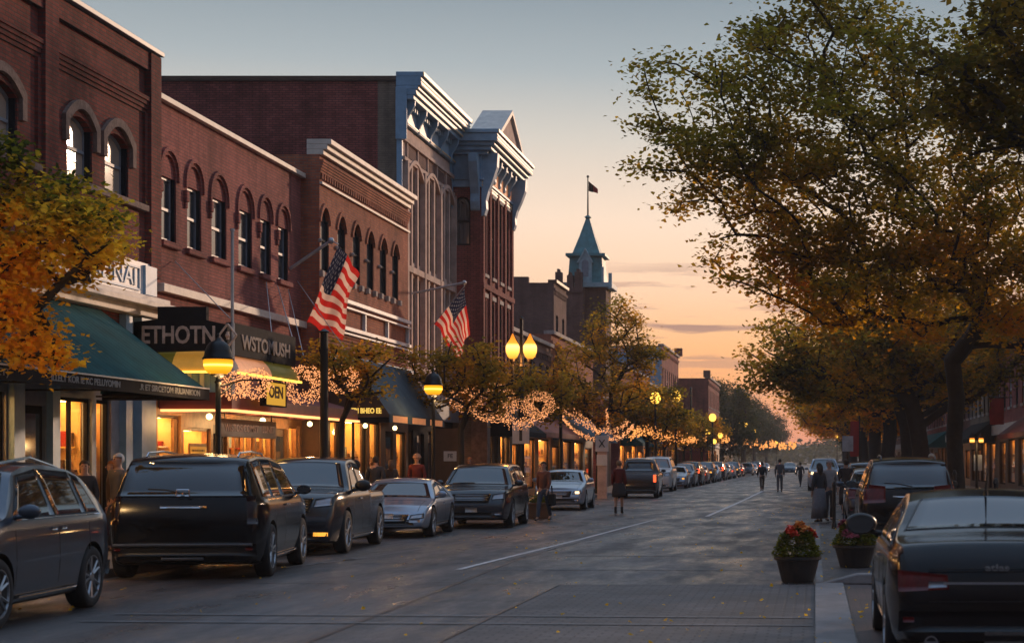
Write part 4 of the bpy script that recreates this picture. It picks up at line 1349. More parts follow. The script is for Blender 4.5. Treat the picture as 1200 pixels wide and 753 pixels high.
# ================================================================== RIGHT ROW (behind the trees)
XR = 10.2
rr = [(62, 82, 8.5, 'brick_red', 'dark red brick shop at the right edge of the view behind the trunks'),
      (82.1, 96, 9.2, 'brick_rose', 'rose brick building on the right with a hanging red banner'),
      (96.1, 112, 7.8, 'brick_tan', 'tan fronted shop behind the nearest big trunk on the right'),
      (112.1, 130, 9.5, 'brick_brown', 'brown brick building on the right behind the line of trunks'),
      (130.1, 155, 8.0, 'brick_red', 'far red brick shops on the right glimpsed between trunks'),
      (155.1, 190, 8.5, 'brick_tan', 'far tan building on the right glimpsed between trunks'),
      (190.1, 240, 8.0, 'brick_brown', 'farthest brown building on the right side')]
for i, (a, b, h, m_, lb) in enumerate(rr):
    plain('brick_building', lb, XR, -1, a, b, h, M[m_], F2, 2.6, seed=50 + i, lit='dim', awn=[M['awning_red'], None, M['dark_paint'], None, M['awning_green'], None, None][i], ww=.5)
bn = thing('banner', 'dark red cloth banner hanging on the right-hand brick front', 'banner', (9.6, 88, 5))
mb = MB()
for k in range(8): mb.quad((9.0 + .02 * math.sin(k), 88, 5.0 - k * .17), (9.75, 88.05 * 1.0, 5.0 - k * .17), (9.75, 88.05, 4.83 - k * .17), (9.0 + .02 * math.sin(k + 1), 88, 4.83 - k * .17))
mb.build('cloth', M['red_cloth'], bn)
mb = MB(); mb.tube([(8.95, 88, 5.03), (10.2, 88, 5.03)], .03); mb.build('rod', M['iron'], bn)


# ================================================================== street lamps
def lantern_mesh(root, x, z, sc=1.0, glass='lantern_glass'):
    h = MB()
    h.lathe([(.008, .56), (.03, .52), (.012, .48), (.05, .455), (.06, .42), (.14, .39), (.2, .32), (.235, .22), (.25, .13), (.285, .085), (.28, .07), (.22, .07)], (x, 0, z), 20)
    hood = h.build('lantern_hood', M['iron'], root, smooth=True, world=False)
    g_ = MB(); g_.lathe([(.25, .07), (.265, .03), (.255, -.06), (.215, -.15), (.15, -.2), (.0, -.205)], (x, 0, z), 20)
    g_.build('lantern_glass', M[glass], root, smooth=True, world=False)
    c = MB(); c.lathe([(.14, -.19), (.155, -.2), (.12, -.235), (.05, -.26), (.035, -.3)], (x, 0, z), 12); c.build('lantern_cup', M['iron'], root, world=False)


def add_point(root, loc, e, c=(1, .6, .24), r=.2):
    l = bpy.data.lights.new('lamp_light', 'POINT'); l.energy = e; l.color = c; l.shadow_soft_size = r
    o = bpy.data.objects.new('lamp_light', l); col.objects.link(o); o.parent = root; o.location = loc
    return o


def post_lamp(label, loc, H, e):
    r = thing('street_lamp', label, 'street lamp', loc, group='old-style street lamps along the left pavement')
    p = MB(); p.lathe([(.17, 0), (.17, .12), (.13, .18), (.11, .5), (.075, .62), (.055, .8), (.05, H - 1.0), (.07, H - .97), (.045, H - .93), (.04, H - .85)], (0, 0, 0), 14)
    p.tube([(0, 0, H - 1.05), (.2, 0, H - 1.0), (.45, 0, H - .93), (.8, 0, H - .93)], .018, 6)
    p.tube([(.04, 0, H - 1.2), (.18, 0, H - 1.1), (.3, 0, H - .97)], .014, 6)
    p.build('post', M['iron'], r, smooth=False, world=False)
    lantern_mesh(r, 0, H - .62)
    add_point(r, (0.05, -.0, H - 1.0), e)
    return r


post_lamp('lit black street lamp in front of the letter marquee, nearest lamp', (-11.05, 31.6, .13), 4.05, 55)
post_lamp('street lamp nearest the viewer, just outside the left edge under the maple', (-11.0, 20.4, .13), 3.6, 190)
post_lamp('lit black street lamp below the second flag', (-11.0, 49.2, .13), 4.35, 45)

tl = thing('twin_street_lamp', 'tall black post with two glowing orange lanterns and a small white sign', 'street lamp', (-10.15, 59, 0))
p = MB(); p.lathe([(.2, 0), (.2, .15), (.15, .25), (.13, .9), (.11, 1.0), (.105, 5.0), (.13, 5.02), (.1, 5.1), (.06, 5.15), (.055, 6.65), (.075, 6.68), (.0, 6.78)], (0, 0, 0), 14)
p.build('post', M['iron'], tl, world=False)
for sx in (-1, 1):
    x = sx * .3
    g_ = MB(); g_.lathe([(.09, 5.28), (.17, 5.36), (.235, 5.52), (.24, 5.7), (.2, 5.8), (.1, 5.95), (.02, 6.15)], (x, 0, 0), 18); g_.build('lantern_glass', M['lantern_orange'], tl, smooth=True, world=False)
    c = MB(); c.lathe([(.1, 5.4), (.14, 5.5), (.13, 5.62), (.08, 5.7)], (x, -.13, 0), 12)
    c = MB(); c.lathe([(.03, 4.4), (.05, 4.45), (.04, 5.1), (.1, 5.2), (.11, 5.28)], (x, 0, 0), 10); c.tube([(0, 0, 5.05), (x, 0, 5.1)], .03, 6)
    c.tube([(x - .25, 0, 5.66), (x - .12, 0, 5.98), (x, 0, 6.2), (x + .12, 0, 5.98), (x + .25, 0, 5.66)], .012, 5); c.build('lantern_frame', M['iron'], tl, world=False)
add_point(tl, (0, -.3, 5.2), 60, (1, .36, .08))
ps = thing('street_sign', 'small white square sign with a black bar on the twin lamp post', 'sign', (-10.15, 58.8, 2.2))
mb = MB(); mb.box(-10.43, -9.85, 58.83, 58.86, 2.35, 3.1); pl = mb.build('plate', M['paper'], ps)
mb = MB(); mb.box(-10.19, -10.09, 58.815, 58.827, 2.45, 2.95); mb.build('mark', M['dark_letter'], pl)


def globe_lamp(H, n=1):
    r = thing('street_lamp', 'small distant street lamp with a glowing yellow globe', 'street lamp', (0, 0, 0), group='distant globe street lamps')
    p = MB(); p.lathe([(.16, 0), (.1, .3), (.07, .6), (.055, H - .35), (.09, H - .3)], (0, 0, 0), 8)
    xs = [0] if n == 1 else [-.42, .42]
    if n == 2: p.tube([(-.42, 0, H - .3), (0, 0, H - .38), (.42, 0, H - .3)], .03, 6)
    p.build('post', M['iron'], r, world=False)
    for x in xs:
        g_ = MB(); g_.ball((x, 0, H - .05), .27, 12, 8); g_.build('globe', M['globe_lit'], r, smooth=True, world=False)
    return r


gl1 = globe_lamp(4.2, 1); gl2 = globe_lamp(5.2, 2)
first = {1: gl1, 2: gl2}
spots = [(768, 466, -9.5, 1, 'distant street lamp with a pale globe above the crown of the second left tree'), (792, 464, -9.5, 1, 'distant street lamp glowing yellow-green over the second left tree'),
         (835, 489, -9.5, 1, 'distant globe lamp beside the last tall brick building'), (829, 506, -9.5, 1, 'small low globe lamp below the last brick building'),
         (844, 510, -9.5, 1, 'distant globe lamp left of the twin globes'), (837, 517, -9.5, 1, 'lower globe lamp left of the twin globes'),
         (869, 497, -10.0, 2, 'distant twin globe lamp in front of the dark trees'), (866, 506, -10.4, 1, 'globe lamp just under the distant twin globes'),
         (883, 505, -9.4, 1, 'globe lamp right of the distant twin globes'), (910, 518, -8.0, 1, 'farthest globe lamp near the end of the street'),
         (981, 511, 4.2, 1, 'globe lamp far down the right side of the street')]
used = set()
for px, py, X, k, lb in spots:
    Y = abs(X) * F / abs(955 - px)
    if Y > 420: Y = 420 ; X = (px - 955) * Y / F
    z = HC + (540 - py) * Y / F
    o = first[k] if k not in used else copy_tree(first[k])
    used.add(k)
    o.location = (X, Y, .0)
    s_ = z / (4.15 if k == 1 else 5.15)
    o.scale = (max(.8, s_ * .9),) * 2 + (s_,)
    o['label'] = lb
# lit wall lamp cluster on the right
wl_ = thing('lit_lamp', 'small twin lamp glowing warm on a post in front of the right-hand shops', 'street lamp', (7.2, 76, .13))
mb = MB(); mb.lathe([(.12, 0), (.06, .4), (.045, 2.55)], (0, 0, 0), 8); mb.tube([(-.28, 0, 2.5), (.28, 0, 2.5)], .03, 6); mb.build('post', M['iron'], wl_, world=False)
for x in (-.2, .2):
    mb = MB(); mb.box(x - .1, x + .1, -.08, .08, 2.45, 2.65); mb.build('lantern_glass', M['lantern_orange'], wl_, world=False)
    mb = MB(); mb.lathe([(.2, 2.66), (.08, 2.8), (.01, 2.9)], (x, 0, 0), 4); mb.build('lantern_hood', M['iron'], wl_, world=False)
add_point(wl_, (0, -.3, 2.3), 30)
mb = MB(); mb.box(-.12, .25, .05, .07, 1.2, 1.9); mb.build('sign_panel', M['grey_paint'], wl_, world=False)

# dark posts and signs by the left kerb
def pole(name, label, cat, x, y, H, r=.06, m='iron'):
    t_ = thing(name, label, cat, (x, y, 0)); mb = MB(); mb.lathe([(r * 2, 0), (r * 2, .1), (r * 1.2, .2), (r, .5), (r * .9, H - .05), (r * 1.3, H - .02), (0.01, H + .05)], (0, 0, 0), 10); mb.build('shaft', M[m], t_, world=False); return t_
pole('utility_post', 'thick black post rising behind the pickup under the larger flag', 'post', -11.3, 39.3, 4.75, .1)
pole('utility_post', 'tall thin dark post left of the big street tree', 'post', -10.8, 72.5, 5.2, .075)
pole('utility_post', 'thin dark lamp column at the far left side near the last tall building', 'post', -10.9, 150, 8.2, .1)
wp = thing('wayfinding_post', 'grey square post with two small pale signs beside the woman in the red jacket', 'sign', (-9.9, 79.5, 0))
mb = MB(); mb.box(-.22, .22, -.15, .15, 0, 2.5); mb.build('shaft', M['stone_brown'], wp, world=False, bevel=.02)
mb = MB(); mb.box(-.3, .3, -.2, -.16, 2.2, 2.95); mb.box(-.24, .24, -.2, -.16, 1.55, 2.05); mb.build('sign_panel', M['paper'], wp, world=False)
ex = MB()
for s_ in (-1, 1): ex.tube([(-.13 * s_, -.215, 2.4), (.13 * s_, -.215, 2.75)], .025, 5)
ex.build('mark', M['dark_letter'], wp, world=False)

# ================================================================== flags
def flag_mat():
    m, t, p = new_mat('flag_cloth')
    u = nd(t, 'ShaderNodeUVMap'); s = nd(t, 'ShaderNodeSeparateXYZ'); t.links.new(u.outputs[0], s.inputs[0])
    st = mth(t, 'MODULO', mth(t, 'FLOOR', mth(t, 'MULTIPLY', s.outputs[1], 13)), 2)      # 0 -> red (first and last)
    c = mixc(t, st, (.62, .03, .022), (.85, .62, .5))
    can = mth(t, 'MULTIPLY', mth(t, 'LESS_THAN', s.outputs[0], .4), mth(t, 'GREATER_THAN', s.outputs[1], 6 / 13))
    # staggered stars
    a = mth(t, 'MULTIPLY', s.outputs[0], 11 / .4); b = mth(t, 'MULTIPLY', mth(t, 'SUBTRACT', s.outputs[1], 6 / 13), 9 / (7 / 13))
    fa = mth(t, 'SUBTRACT', mth(t, 'FRACT', a), .5); fb = mth(t, 'SUBTRACT', mth(t, 'FRACT', b), .5)
    d = mth(t, 'ADD', mth(t, 'MULTIPLY', fa, fa), mth(t, 'MULTIPLY', fb, fb))
    par = mth(t, 'MODULO', mth(t, 'ADD', mth(t, 'FLOOR', a), mth(t, 'FLOOR', b)), 2)
    star = mth(t, 'MULTIPLY', mth(t, 'LESS_THAN', d, .12), mth(t, 'SUBTRACT', 1.0, par))
    cc = mixc(t, star, (.01, .014, .04), (.2, .2, .22))
    c = mixc(t, can, c, cc)
    t.links.new(c, p.inputs['Base Color']); p.inputs['Roughness'].default_value = .75
    tr = nd(t, 'ShaderNodeBsdfTranslucent'); t.links.new(c, tr.inputs[0])
    x = nd(t, 'ShaderNodeMixShader'); x.inputs[0].default_value = .72
    t.links.new(p.outputs[0], x.inputs[1]); t.links.new(tr.outputs[0], x.inputs[2])
    t.links.new(x.outputs[0], t.nodes['Material Output'].inputs[0])
    return m


M['flag'] = flag_mat()


def flag(label, corners, Y, staff, fold, seed):
    """corners in photograph pixels give the hanging outline at distance Y: (hoist top, hoist bottom, fly bottom, fly top)"""
    P = [Vector(PX(px, py, Y)) for px, py in corners]
    r = thing('flag', label, 'flag', tuple(PX(*staff[0], Y)))
    nu, nv = 26, 30; vs = []; fs = []; uv = []
    rn = random.Random(seed); ph = rn.uniform(0, 6)
    for j in range(nv + 1):
        for i in range(nu + 1):
            u, v = i / nu, j / nv
            a = P[1].lerp(P[0], v); b = P[2].lerp(P[3], v)
            p = a.lerp(b, u)
            k = min(1, 2.5 * (1 - v) + .3)
            off = fold * k * (math.sin(u * 9 + v * 2.5 + ph) + .5 * math.sin(u * 19 - v * 3 + ph * 2) + .3 * math.sin(v * 9 + u * 4))
            p = p + Vector((off * .35 + .05 * math.sin(v * 7 + ph) * u, off, .04 * math.sin(u * 11 + v * 4)))
            vs.append(p)
    for j in range(nv):
        for i in range(nu):
            q = j * (nu + 1) + i; fs.append((q, q + 1, q + nu + 2, q + nu + 1))
    me = bpy.data.meshes.new('cloth'); me.from_pydata([tuple(v) for v in vs], [], fs)
    ul = me.uv_layers.new(name='UVMap')
    for poly in me.polygons:
        poly.use_smooth = True
        for li in poly.loop_indices:
            vi = me.loops[li].vertex_index; ul.data[li].uv = ((vi % (nu + 1)) / nu, (vi // (nu + 1)) / nv * .9999)
    finish('cloth', me, M['flag'], r, True)
    mb = MB(); a = Vector(PX(*staff[0], Y)); a.x = staff[3]; b = Vector(PX(*staff[1], Y))
    mb.tube([a, b], staff[2], 8); mb.ball(tuple(b), staff[2] * 2)
    mb.tube([b, tuple(P[0])], .012, 6)
    if staff[4]: mb.tube([tuple(P[0] + Vector((.02, 0, .04))), tuple(P[1] + Vector((-.15, 0, -.12)))], .018, 6)
    mb.build('staff', M['galv'], r)
    return r


flag('larger stars and stripes flag hanging from a slanted pole before the orange brick building', [(397, 286), (357, 377), (400, 397), (420, 322)], 45.5, ((334, 315), (388, 282), .045, -14.0, False), .07, 1)
flag('smaller stars and stripes flag on the angled pole before the tall stone building', [(544, 336), (510, 380), (536, 421), (551, 393)], 58.0, ((492, 344), (544, 331), .04, -13.7, True), .06, 2)

# ================================================================== trees
def np_mesh(name, verts, faces, smooth=False, attr=None):
    """verts (n,3); faces (m,k) all the same size"""
    me = bpy.data.meshes.new(name)
    m, k = faces.shape
    me.vertices.add(len(verts)); me.vertices.foreach_set('co', verts.astype(np.float32).ravel())
    me.loops.add(m * k); me.loops.foreach_set('vertex_index', faces.astype(np.int32).ravel())
    me.polygons.add(m); me.polygons.foreach_set('loop_start', np.arange(0, m * k, k, dtype=np.int32))
    me.polygons.foreach_set('loop_total', np.full(m, k, dtype=np.int32))
    if smooth: me.polygons.foreach_set('use_smooth', np.ones(m, dtype=bool))
    if attr is not None:
        a = me.attributes.new('leaf', 'FLOAT', 'FACE'); a.data.foreach_set('value', attr.astype(np.float32))
    me.update(calc_edges=True); me.validate()
    return me


def grow(seed, trunk, targets, bend=.12, gap=.45):
    """join every target point to the nearest wood already grown; returns nodes, parents"""
    rs = np.random.RandomState(seed)
    nodes = [np.array(p, float) for p in trunk]; par = [-1] + list(range(len(trunk) - 1))
    dist = [0.0]
    for i in range(1, len(nodes)): dist.append(dist[-1] + np.linalg.norm(nodes[i] - nodes[i - 1]))
    base = nodes[-1]
    order = np.argsort(np.linalg.norm(targets - base, axis=1))
    arr = np.array(nodes)
    first_ok = max(1, len(trunk) - 3)
    ends = []
    for t in targets[order]:
        d = np.linalg.norm(arr - t, axis=1)
        cost = d + .25 * np.array(dist)
        cost[:first_ok] += 5
        up = arr[:, 2] - t[2]
        cost += np.maximum(up, 0) * .7       # limbs rise to their twigs
        i = int(np.argmin(cost))
        a = nodes[i]; L = np.linalg.norm(t - a)
        n = max(1, int(L / gap))
        perp = rs.normal(size=3) * bend * L; perp[2] = abs(perp[2]) * .7
        last = i; new = []
        for k in range(1, n + 1):
            u = k / n
            p = a + (t - a) * u + perp * math.sin(math.pi * u) * .6 + rs.normal(size=3) * .02
            if k == n: p = t
            nodes.append(p); par.append(last); dist.append(dist[last] + np.linalg.norm(p - nodes[last])); last = len(nodes) - 1; new.append(p)
        arr = np.vstack([arr, np.array(new)])
        ends.append(last)
    return np.array(nodes), par, ends


def wood_mesh(nodes, par, ends, r0, rtip=.012, ex=.5, sides=6, trunk_n=0):
    cnt = np.zeros(len(nodes))
    for e in ends: cnt[e] += 1
    for i in range(len(nodes) - 1, 0, -1): cnt[par[i]] += cnt[i]
    top = cnt[0]
    rad = rtip + (r0 - rtip) * (cnt / top) ** ex
    vs, fs = [], []
    for i in range(1, len(nodes)):
        a, b = nodes[par[i]], nodes[i]
        d = b - a; L = np.linalg.norm(d)
        if L < 1e-6: continue
        d = d / L; u = np.cross(d, [0, 0, 1.0])
        if np.linalg.norm(u) < 1e-3: u = np.array([1.0, 0, 0])
        u /= np.linalg.norm(u); w = np.cross(d, u)
        ra, rb = min(rad[par[i]], rad[i] * 1.25 + .004), rad[i]
        if i < trunk_n: ra, rb = rad[par[i]] * (1.45 if i == 1 else 1), rad[i]
        k0 = len(vs)
        k_ = sides if rb > .03 else 3 if rb < .015 else 4
        for c, r, off in ((a, ra, -rb * .3), (b, rb, rb * .3)):
            for k in range(k_):
                an = 2 * math.pi * k / k_
                vs.append(c + d * off + (u * math.cos(an) + w * math.sin(an)) * r)
        for k in range(k_): fs.append((k0 + k, k0 + (k + 1) % k_, k0 + k_ + (k + 1) % k_, k0 + k_ + k))
    me = np_mesh('wood', np.array(vs), np.array(fs), smooth=True)
    return me, rad


def leaf_mesh(rs, centres, size, name='crown', shape='maple', droop=.35):
    """one small folded leaf per centre"""
    n = len(centres)
    a = rs.uniform(0, 2 * np.pi, n)
    d = np.stack([np.cos(a), np.sin(a), rs.normal(-.25, droop, n)], 1); d /= np.linalg.norm(d, axis=1)[:, None]
    up = np.stack([rs.normal(0, .55, n), rs.normal(0, .55, n), np.ones(n)], 1)
    s = np.cross(d, up); s /= np.linalg.norm(s, axis=1)[:, None]
    nn = np.cross(s, d)
    sz = size * rs.uniform(.6, 1.3, n)[:, None]
    if shape == 'maple':      # lobed outline
        o = [(-.5, 0, 0), (-.15, .48, .06), (.02, .2, 0), (.5, .3, .05), (.62, 0, -.05), (.5, -.3, .05), (.02, -.2, 0), (-.15, -.48, .06)]
        o = [(-.5, 0, 0), (-.12, .5, .08), (.3, .22, .03), (.6, 0, -.04), (.3, -.22, .03), (-.12, -.5, .08)]
    else:
        o = [(-.5, 0, 0), (0, .32, .06), (.55, 0, -.03), (0, -.32, .06)]
    k = len(o)
    V = np.stack([centres + d * sz * x + s * sz * y + nn * sz * z for x, y, z in o], 1).reshape(-1, 3)
    Fc = np.arange(n * k).reshape(n, k)
    return np_mesh(name, V, Fc, attr=rs.uniform(0, 1000, n))


def crown_targets(rs, lobes, n, shell=.55):
    """cluster centres in a set of ellipsoid lobes (cx,cy,cz,rx,ry,rz,weight)"""
    w = np.array([l[6] for l in lobes]); w = w / w.sum()
    out = []
    for l, ww in zip(lobes, w):
        m = int(n * ww)
        v = rs.normal(size=(m, 3)); v /= np.linalg.norm(v, axis=1)[:, None]
        r = rs.uniform(shell ** 3, 1, m) ** (1 / 3) * (1 + .16 * np.sin(v[:, 0] * 7 + l[0]) * np.cos(v[:, 2] * 6 + l[1]))
        out.append(np.array(l[:3]) + v * r[:, None] * np.array(l[3:6]))
    return np.vstack(out)


def make_tree(name, label, loc, trunk, lobes, ntg, nleaf, size, lmat, r0, seed, spread=(.5, .5, .28), shell=.45, group=None, shape='maple', cut=None, twig=True, cat='tree'):
    rs = np.random.RandomState(seed)
    T = crown_targets(rs, lobes, ntg, shell)
    if cut is not None: T = T[cut(T)]
    nodes, par, ends = grow(seed, trunk, T)
    root = thing(name, label, cat, loc, group=group)
    wm, rad = wood_mesh(nodes, par, ends, r0, trunk_n=len(trunk))
    o = finish('trunk', wm, M['bark'], root)
    # leaves hang in sprays round the twig ends and along the last stretch of wood
    thin = np.array([i for i in range(len(trunk) + 2, len(nodes)) if rad[i] < r0 * .16 + .02])
    ends = np.array(ends)
    n1 = int(nleaf * .68); n2 = nleaf - n1
    w = rs.uniform(.35, 1.6, len(ends)) ; w /= w.sum()
    pick = rs.choice(len(ends), n1, p=w)
    c1 = nodes[ends[pick]] + rs.normal(size=(n1, 3)) * np.array(spread)
    pick = rs.choice(thin, n2)
    c2 = nodes[pick] + rs.normal(size=(n2, 3)) * np.array(spread) * .75
    C = np.vstack([c1, c2])
    lm = leaf_mesh(rs, C, size, shape=shape)
    finish('crown', lm, lmat, root)
    return root


AUT = [(0, rgb(120, 108, 30)), (.28, rgb(176, 144, 36)), (.48, rgb(230, 172, 40)), (.68, rgb(248, 170, 34)), (1, rgb(255, 166, 28))]
M['leaf_gold'] = leaf_mat('leaf_gold', [(0, rgb(66, 74, 28)), (.22, rgb(118, 114, 34)), (.42, rgb(214, 168, 44)), (.58, rgb(255, 206, 60)), (1, rgb(255, 196, 48))], zlo=4.2, zhi=6.0, zshift=.2, cs=1.3, trans=.55)
M['leaf_elm'] = leaf_mat('leaf_elm', AUT, zlo=3, zhi=13, zshift=-.02, cs=.35, trans=.6)
M['leaf_mid'] = leaf_mat('leaf_mid', [(0, rgb(96, 88, 30)), (.3, rgb(164, 134, 40)), (.55, rgb(228, 164, 44)), (1, rgb(255, 170, 40))], cs=.5, trans=.6)
M['leaf_olive'] = leaf_mat('leaf_olive', [(0, rgb(104, 96, 36)), (.35, rgb(176, 140, 46)), (.65, rgb(232, 160, 50)), (1, rgb(250, 150, 46))], cs=1.2)
M['leaf_elm2'] = leaf_mat('leaf_elm2', [(0, rgb(70, 66, 22)), (.5, rgb(130, 104, 32)), (1, rgb(206, 140, 40))], cs=.3, trans=.5)
M['leaf_dark'] = leaf_mat('leaf_dark', [(0, rgb(40, 48, 24)), (.5, rgb(74, 76, 34)), (1, rgb(120, 100, 42))], cs=.3, trans=.4)

# nearest left maple: glowing orange below, green above; its trunk stands outside the view
make_tree('maple_tree', 'orange-leaved maple overhanging the green awning at the left edge', (-12.3, 24, .13),
          [(0, 0, 0), (.03, 0, 1.2), (.1, .05, 2.3), (.3, .05, 3.0)],
          [(.5, .3, 5.0, 2.0, 1.6, 1.0, 5), (1.45, .5, 4.75, 1.05, 1.1, .7, 2), (.1, .2, 4.1, 1.2, 1.2, .9, 3), (.95, .2, 3.6, .5, .5, .45, .9), (1.45, .2, 3.15, .42, .4, .2, .45)],
          230, 17000, .09, M['leaf_gold'], .16, 5, spread=(.17, .18, .12), shell=.2)

# great street trees on the right
make_tree('elm_tree', 'huge spreading tree on the right with the big forked trunk', (4.6, 56, .13),
          [(0, 0, 0), (.02, 0, 1.3), (-.03, 0, 2.5), (.05, 0, 3.7), (-.1, 0, 4.9)],
          [(-2.2, -5, 11.2, 7.6, 5.5, 4.4, 8), (3.8, -4, 11, 6.5, 6, 5.2, 6), (-4.6, -6, 12.0, 4.0, 3.2, 3.4, 2.6), (-6.9, -6, 10.3, 3.2, 2, 1.2, 1.2), (-1.5, -4, 7.6, 4.2, 3.6, 2.0, 3.5), (4, -3, 6.8, 5, 4, 2.0, 5), (-5.6, -5, 15.4, 2.6, 2, 1.8, .9), (-5.3, -4, 8.5, 2.7, 2.5, 2.0, 1.7), (-4.0, -5, 7.0, 3.2, 2.5, 1.5, 1.6)],
          760, 84000, .145, M['leaf_elm'], .30, 11, spread=(.42, .45, .2), shell=.25)
make_tree('elm_tree', 'near dark green tree reaching its boughs in at the top right corner', (8.6, 36, .13),
          [(0, 0, 0), (0, 0, 2), (-.2, 0, 4), (-.6, 0, 6), (-1.2, 0, 8)],
          [(-2.2, 0, 10.8, 4.3, 3.5, 2.6, 5), (-3.4, 0, 9.2, 3.0, 2.5, 1.4, 2), (0, 0, 9, 3.5, 3.5, 3, 2)],
          260, 22000, .15, M['leaf_elm2'], .42, 12, spread=(.36, .4, .2), shell=.2)
make_tree('elm_tree', 'golden street tree on the right just beyond the big trunk', (5.0, 80, .13),
          [(0, 0, 0), (0, 0, 1.8), (-.2, 0, 3.2), (-.5, 0, 4.4)],
          [(-3.0, 0, 6.6, 5.4, 4, 2.4, 5), (2.5, 0, 7.5, 5, 4, 3, 4), (-1.0, 0, 9, 5, 4, 2.6, 3), (-6.2, -1, 5.3, 1.8, 1.6, 1.1, .8)],
          360, 36000, .18, M['leaf_mid'], .45, 13, spread=(.42, .45, .22))
make_tree('elm_tree', 'second dark trunk in the right-hand row, behind the parked dark vehicle', (5.3, 98, .13),
          [(0, 0, 0), (.1, 0, 2.0), (0, 0, 3.6), (-.4, 0, 4.8)],
          [(-2.0, 0, 7.2, 5.2, 4, 2.7, 5), (3, 0, 8, 5, 4, 3.2, 3)], 220, 24000, .23, M['leaf_mid'], .5, 14, spread=(.5, .5, .28))
t5 = make_tree('elm_tree', 'third dark trunk in the right-hand row of street trees', (5.2, 120, .13),
               [(0, 0, 0), (-.1, 0, 2.0), (.1, 0, 3.6), (0, 0, 5)],
               [(-2.0, 0, 7.6, 6, 4.5, 3.2, 5), (3, 0, 8, 5, 4, 3.5, 3)], 200, 20000, .27, M['leaf_elm'], .55, 15, spread=(.55, .55, .32))
t5b = [t5]
for (x, y, rz, sc, lb) in ((5.0, 142, 1.7, .95, 'fourth tree of the right-hand row, its trunk close behind the third'), (4.8, 170, 3.3, .95, 'fifth tree of the right-hand row, low and golden'),
                           (4.6, 205, .6, 1.0, 'sixth tree of the right-hand row near the end of the street'), (4.5, 250, 2.4, 1.05, 'farthest tree of the right-hand row at the end of the street')):
    c = copy_tree(t5); c.location = (x, y, .13); c.rotation_euler = (0, 0, rz); c.scale = (sc,) * 3; c['label'] = lb; t5b.append(c)

# left side street trees
make_tree('street_tree', 'small green street tree round the black post under the larger flag', (-11.35, 40.8, .13),
          [(0, 0, 0), (0, 0, 1.5), (.05, 0, 2.6)], [(0, 0, 4.0, 1.25, 1.0, .4, 3), (.4, 0, 3.6, .8, .7, .5, 1)], 60, 2300, .1, M['leaf_olive'], .07, 21, spread=(.17, .17, .12), shell=.1)
make_tree('street_tree', 'low bronze street tree strung with lights between the two flags', (-11.0, 53, .13),
          [(0, 0, 0), (.02, 0, 1.5), (0, 0, 2.6)], [(-.3, 0, 4.6, 1.6, 1.3, .9, 3), (.6, 0, 3.9, 1.6, 1.2, .75, 3), (-1.0, 0, 3.8, .8, .8, .6, 1)], 120, 4800, .115, M['leaf_olive'], .1, 22, spread=(.22, .22, .15), shell=.1)
make_tree('street_tree', 'low bronze street tree behind the glowing twin lamp', (-10.9, 63, .13),
          [(0, 0, 0), (0, 0, 1.6), (.05, 0, 2.8)], [(0, 0, 4.4, 2.2, 1.6, .95, 3), (.9, 0, 3.9, 1.3, 1.2, .8, 1.5)], 120, 4800, .125, M['leaf_olive'], .1, 23, spread=(.25, .25, .16), shell=.1)
make_tree('street_tree', 'tall airy olive street tree in front of the spire, hung with swags of lights', (-10.9, 86, 0),
          [(0, 0, 0), (.05, 0, 1.5), (-.05, 0, 2.6), (.0, 0, 3.6)],
          [(-.2, 0, 5.8, 3.3, 2.6, 2.2, 5), (.9, 0, 8.3, 1.6, 1.5, 1.9, 2), (-1.9, 0, 4.9, 1.9, 1.6, 1.4, 1.5), (2.2, 0, 6.9, 1.1, 1, 1.0, .7)], 260, 15000, .14, M['leaf_mid'], .17, 24, spread=(.3, .3, .2), shell=.15)
st = make_tree('street_tree', 'round bronze street tree after the tall airy one on the left', (-11.0, 112, 0),
               [(0, 0, 0), (0, 0, 1.8), (0, 0, 3)],
               [(0, 0, 5.0, 2.6, 2.6, 1.7, 5)], 160, 9500, .18, M['leaf_mid'], .15, 25, spread=(.36, .36, .24), shell=.15)
for (x, y, rz, sc, lb) in ((-11.3, 128, 1.2, .85, 'bronze street tree before the blue-walled building'), (-11.4, 148, 2.7, .9, 'bronze street tree before the last tall brick block'), (-11.4, 172, 4.1, .95, 'rounded street tree in the distance on the left, nearest the last brick block')):
    c = copy_tree(st); c.location = (x, y, 0); c.rotation_euler = (0, 0, rz); c.scale = (sc,) * 3; c['label'] = lb
dk = make_tree('shade_tree', 'large dark tree past the last brick block on the left', (-13.0, 215, 0),
               [(0, 0, 0), (0, 0, 2.5), (0, 0, 4)],
               [(0, 0, 7.6, 5.2, 4.5, 4.6, 6), (2, 0, 5.5, 3.5, 3, 2.6, 2)], 200, 20000, .34, M['leaf_dark'], .35, 26, spread=(.6, .6, .45), shell=.2, shape='plain')
for (x, y, rz, sc, lb) in ((-14, 255, 1, 1.1, 'second large dark tree far down the left side'), (-12.5, 300, 2, 1.1, 'third dark tree far down the left side'), (-12.5, 350, 3, 1.1, 'fourth dark tree far down the left side'),
                           (-12, 420, 4, 1.15, 'farthest dark tree at the end of the left side'), (9, 300, 2.2, 1.0, 'dark tree at the far end of the right side'), (12, 400, 5, 1.3, 'farthest dark tree at the end of the right side')):
    c = copy_tree(dk); c.location = (x, y, 0); c.rotation_euler = (0, 0, rz); c.scale = (sc,) * 3; c['label'] = lb
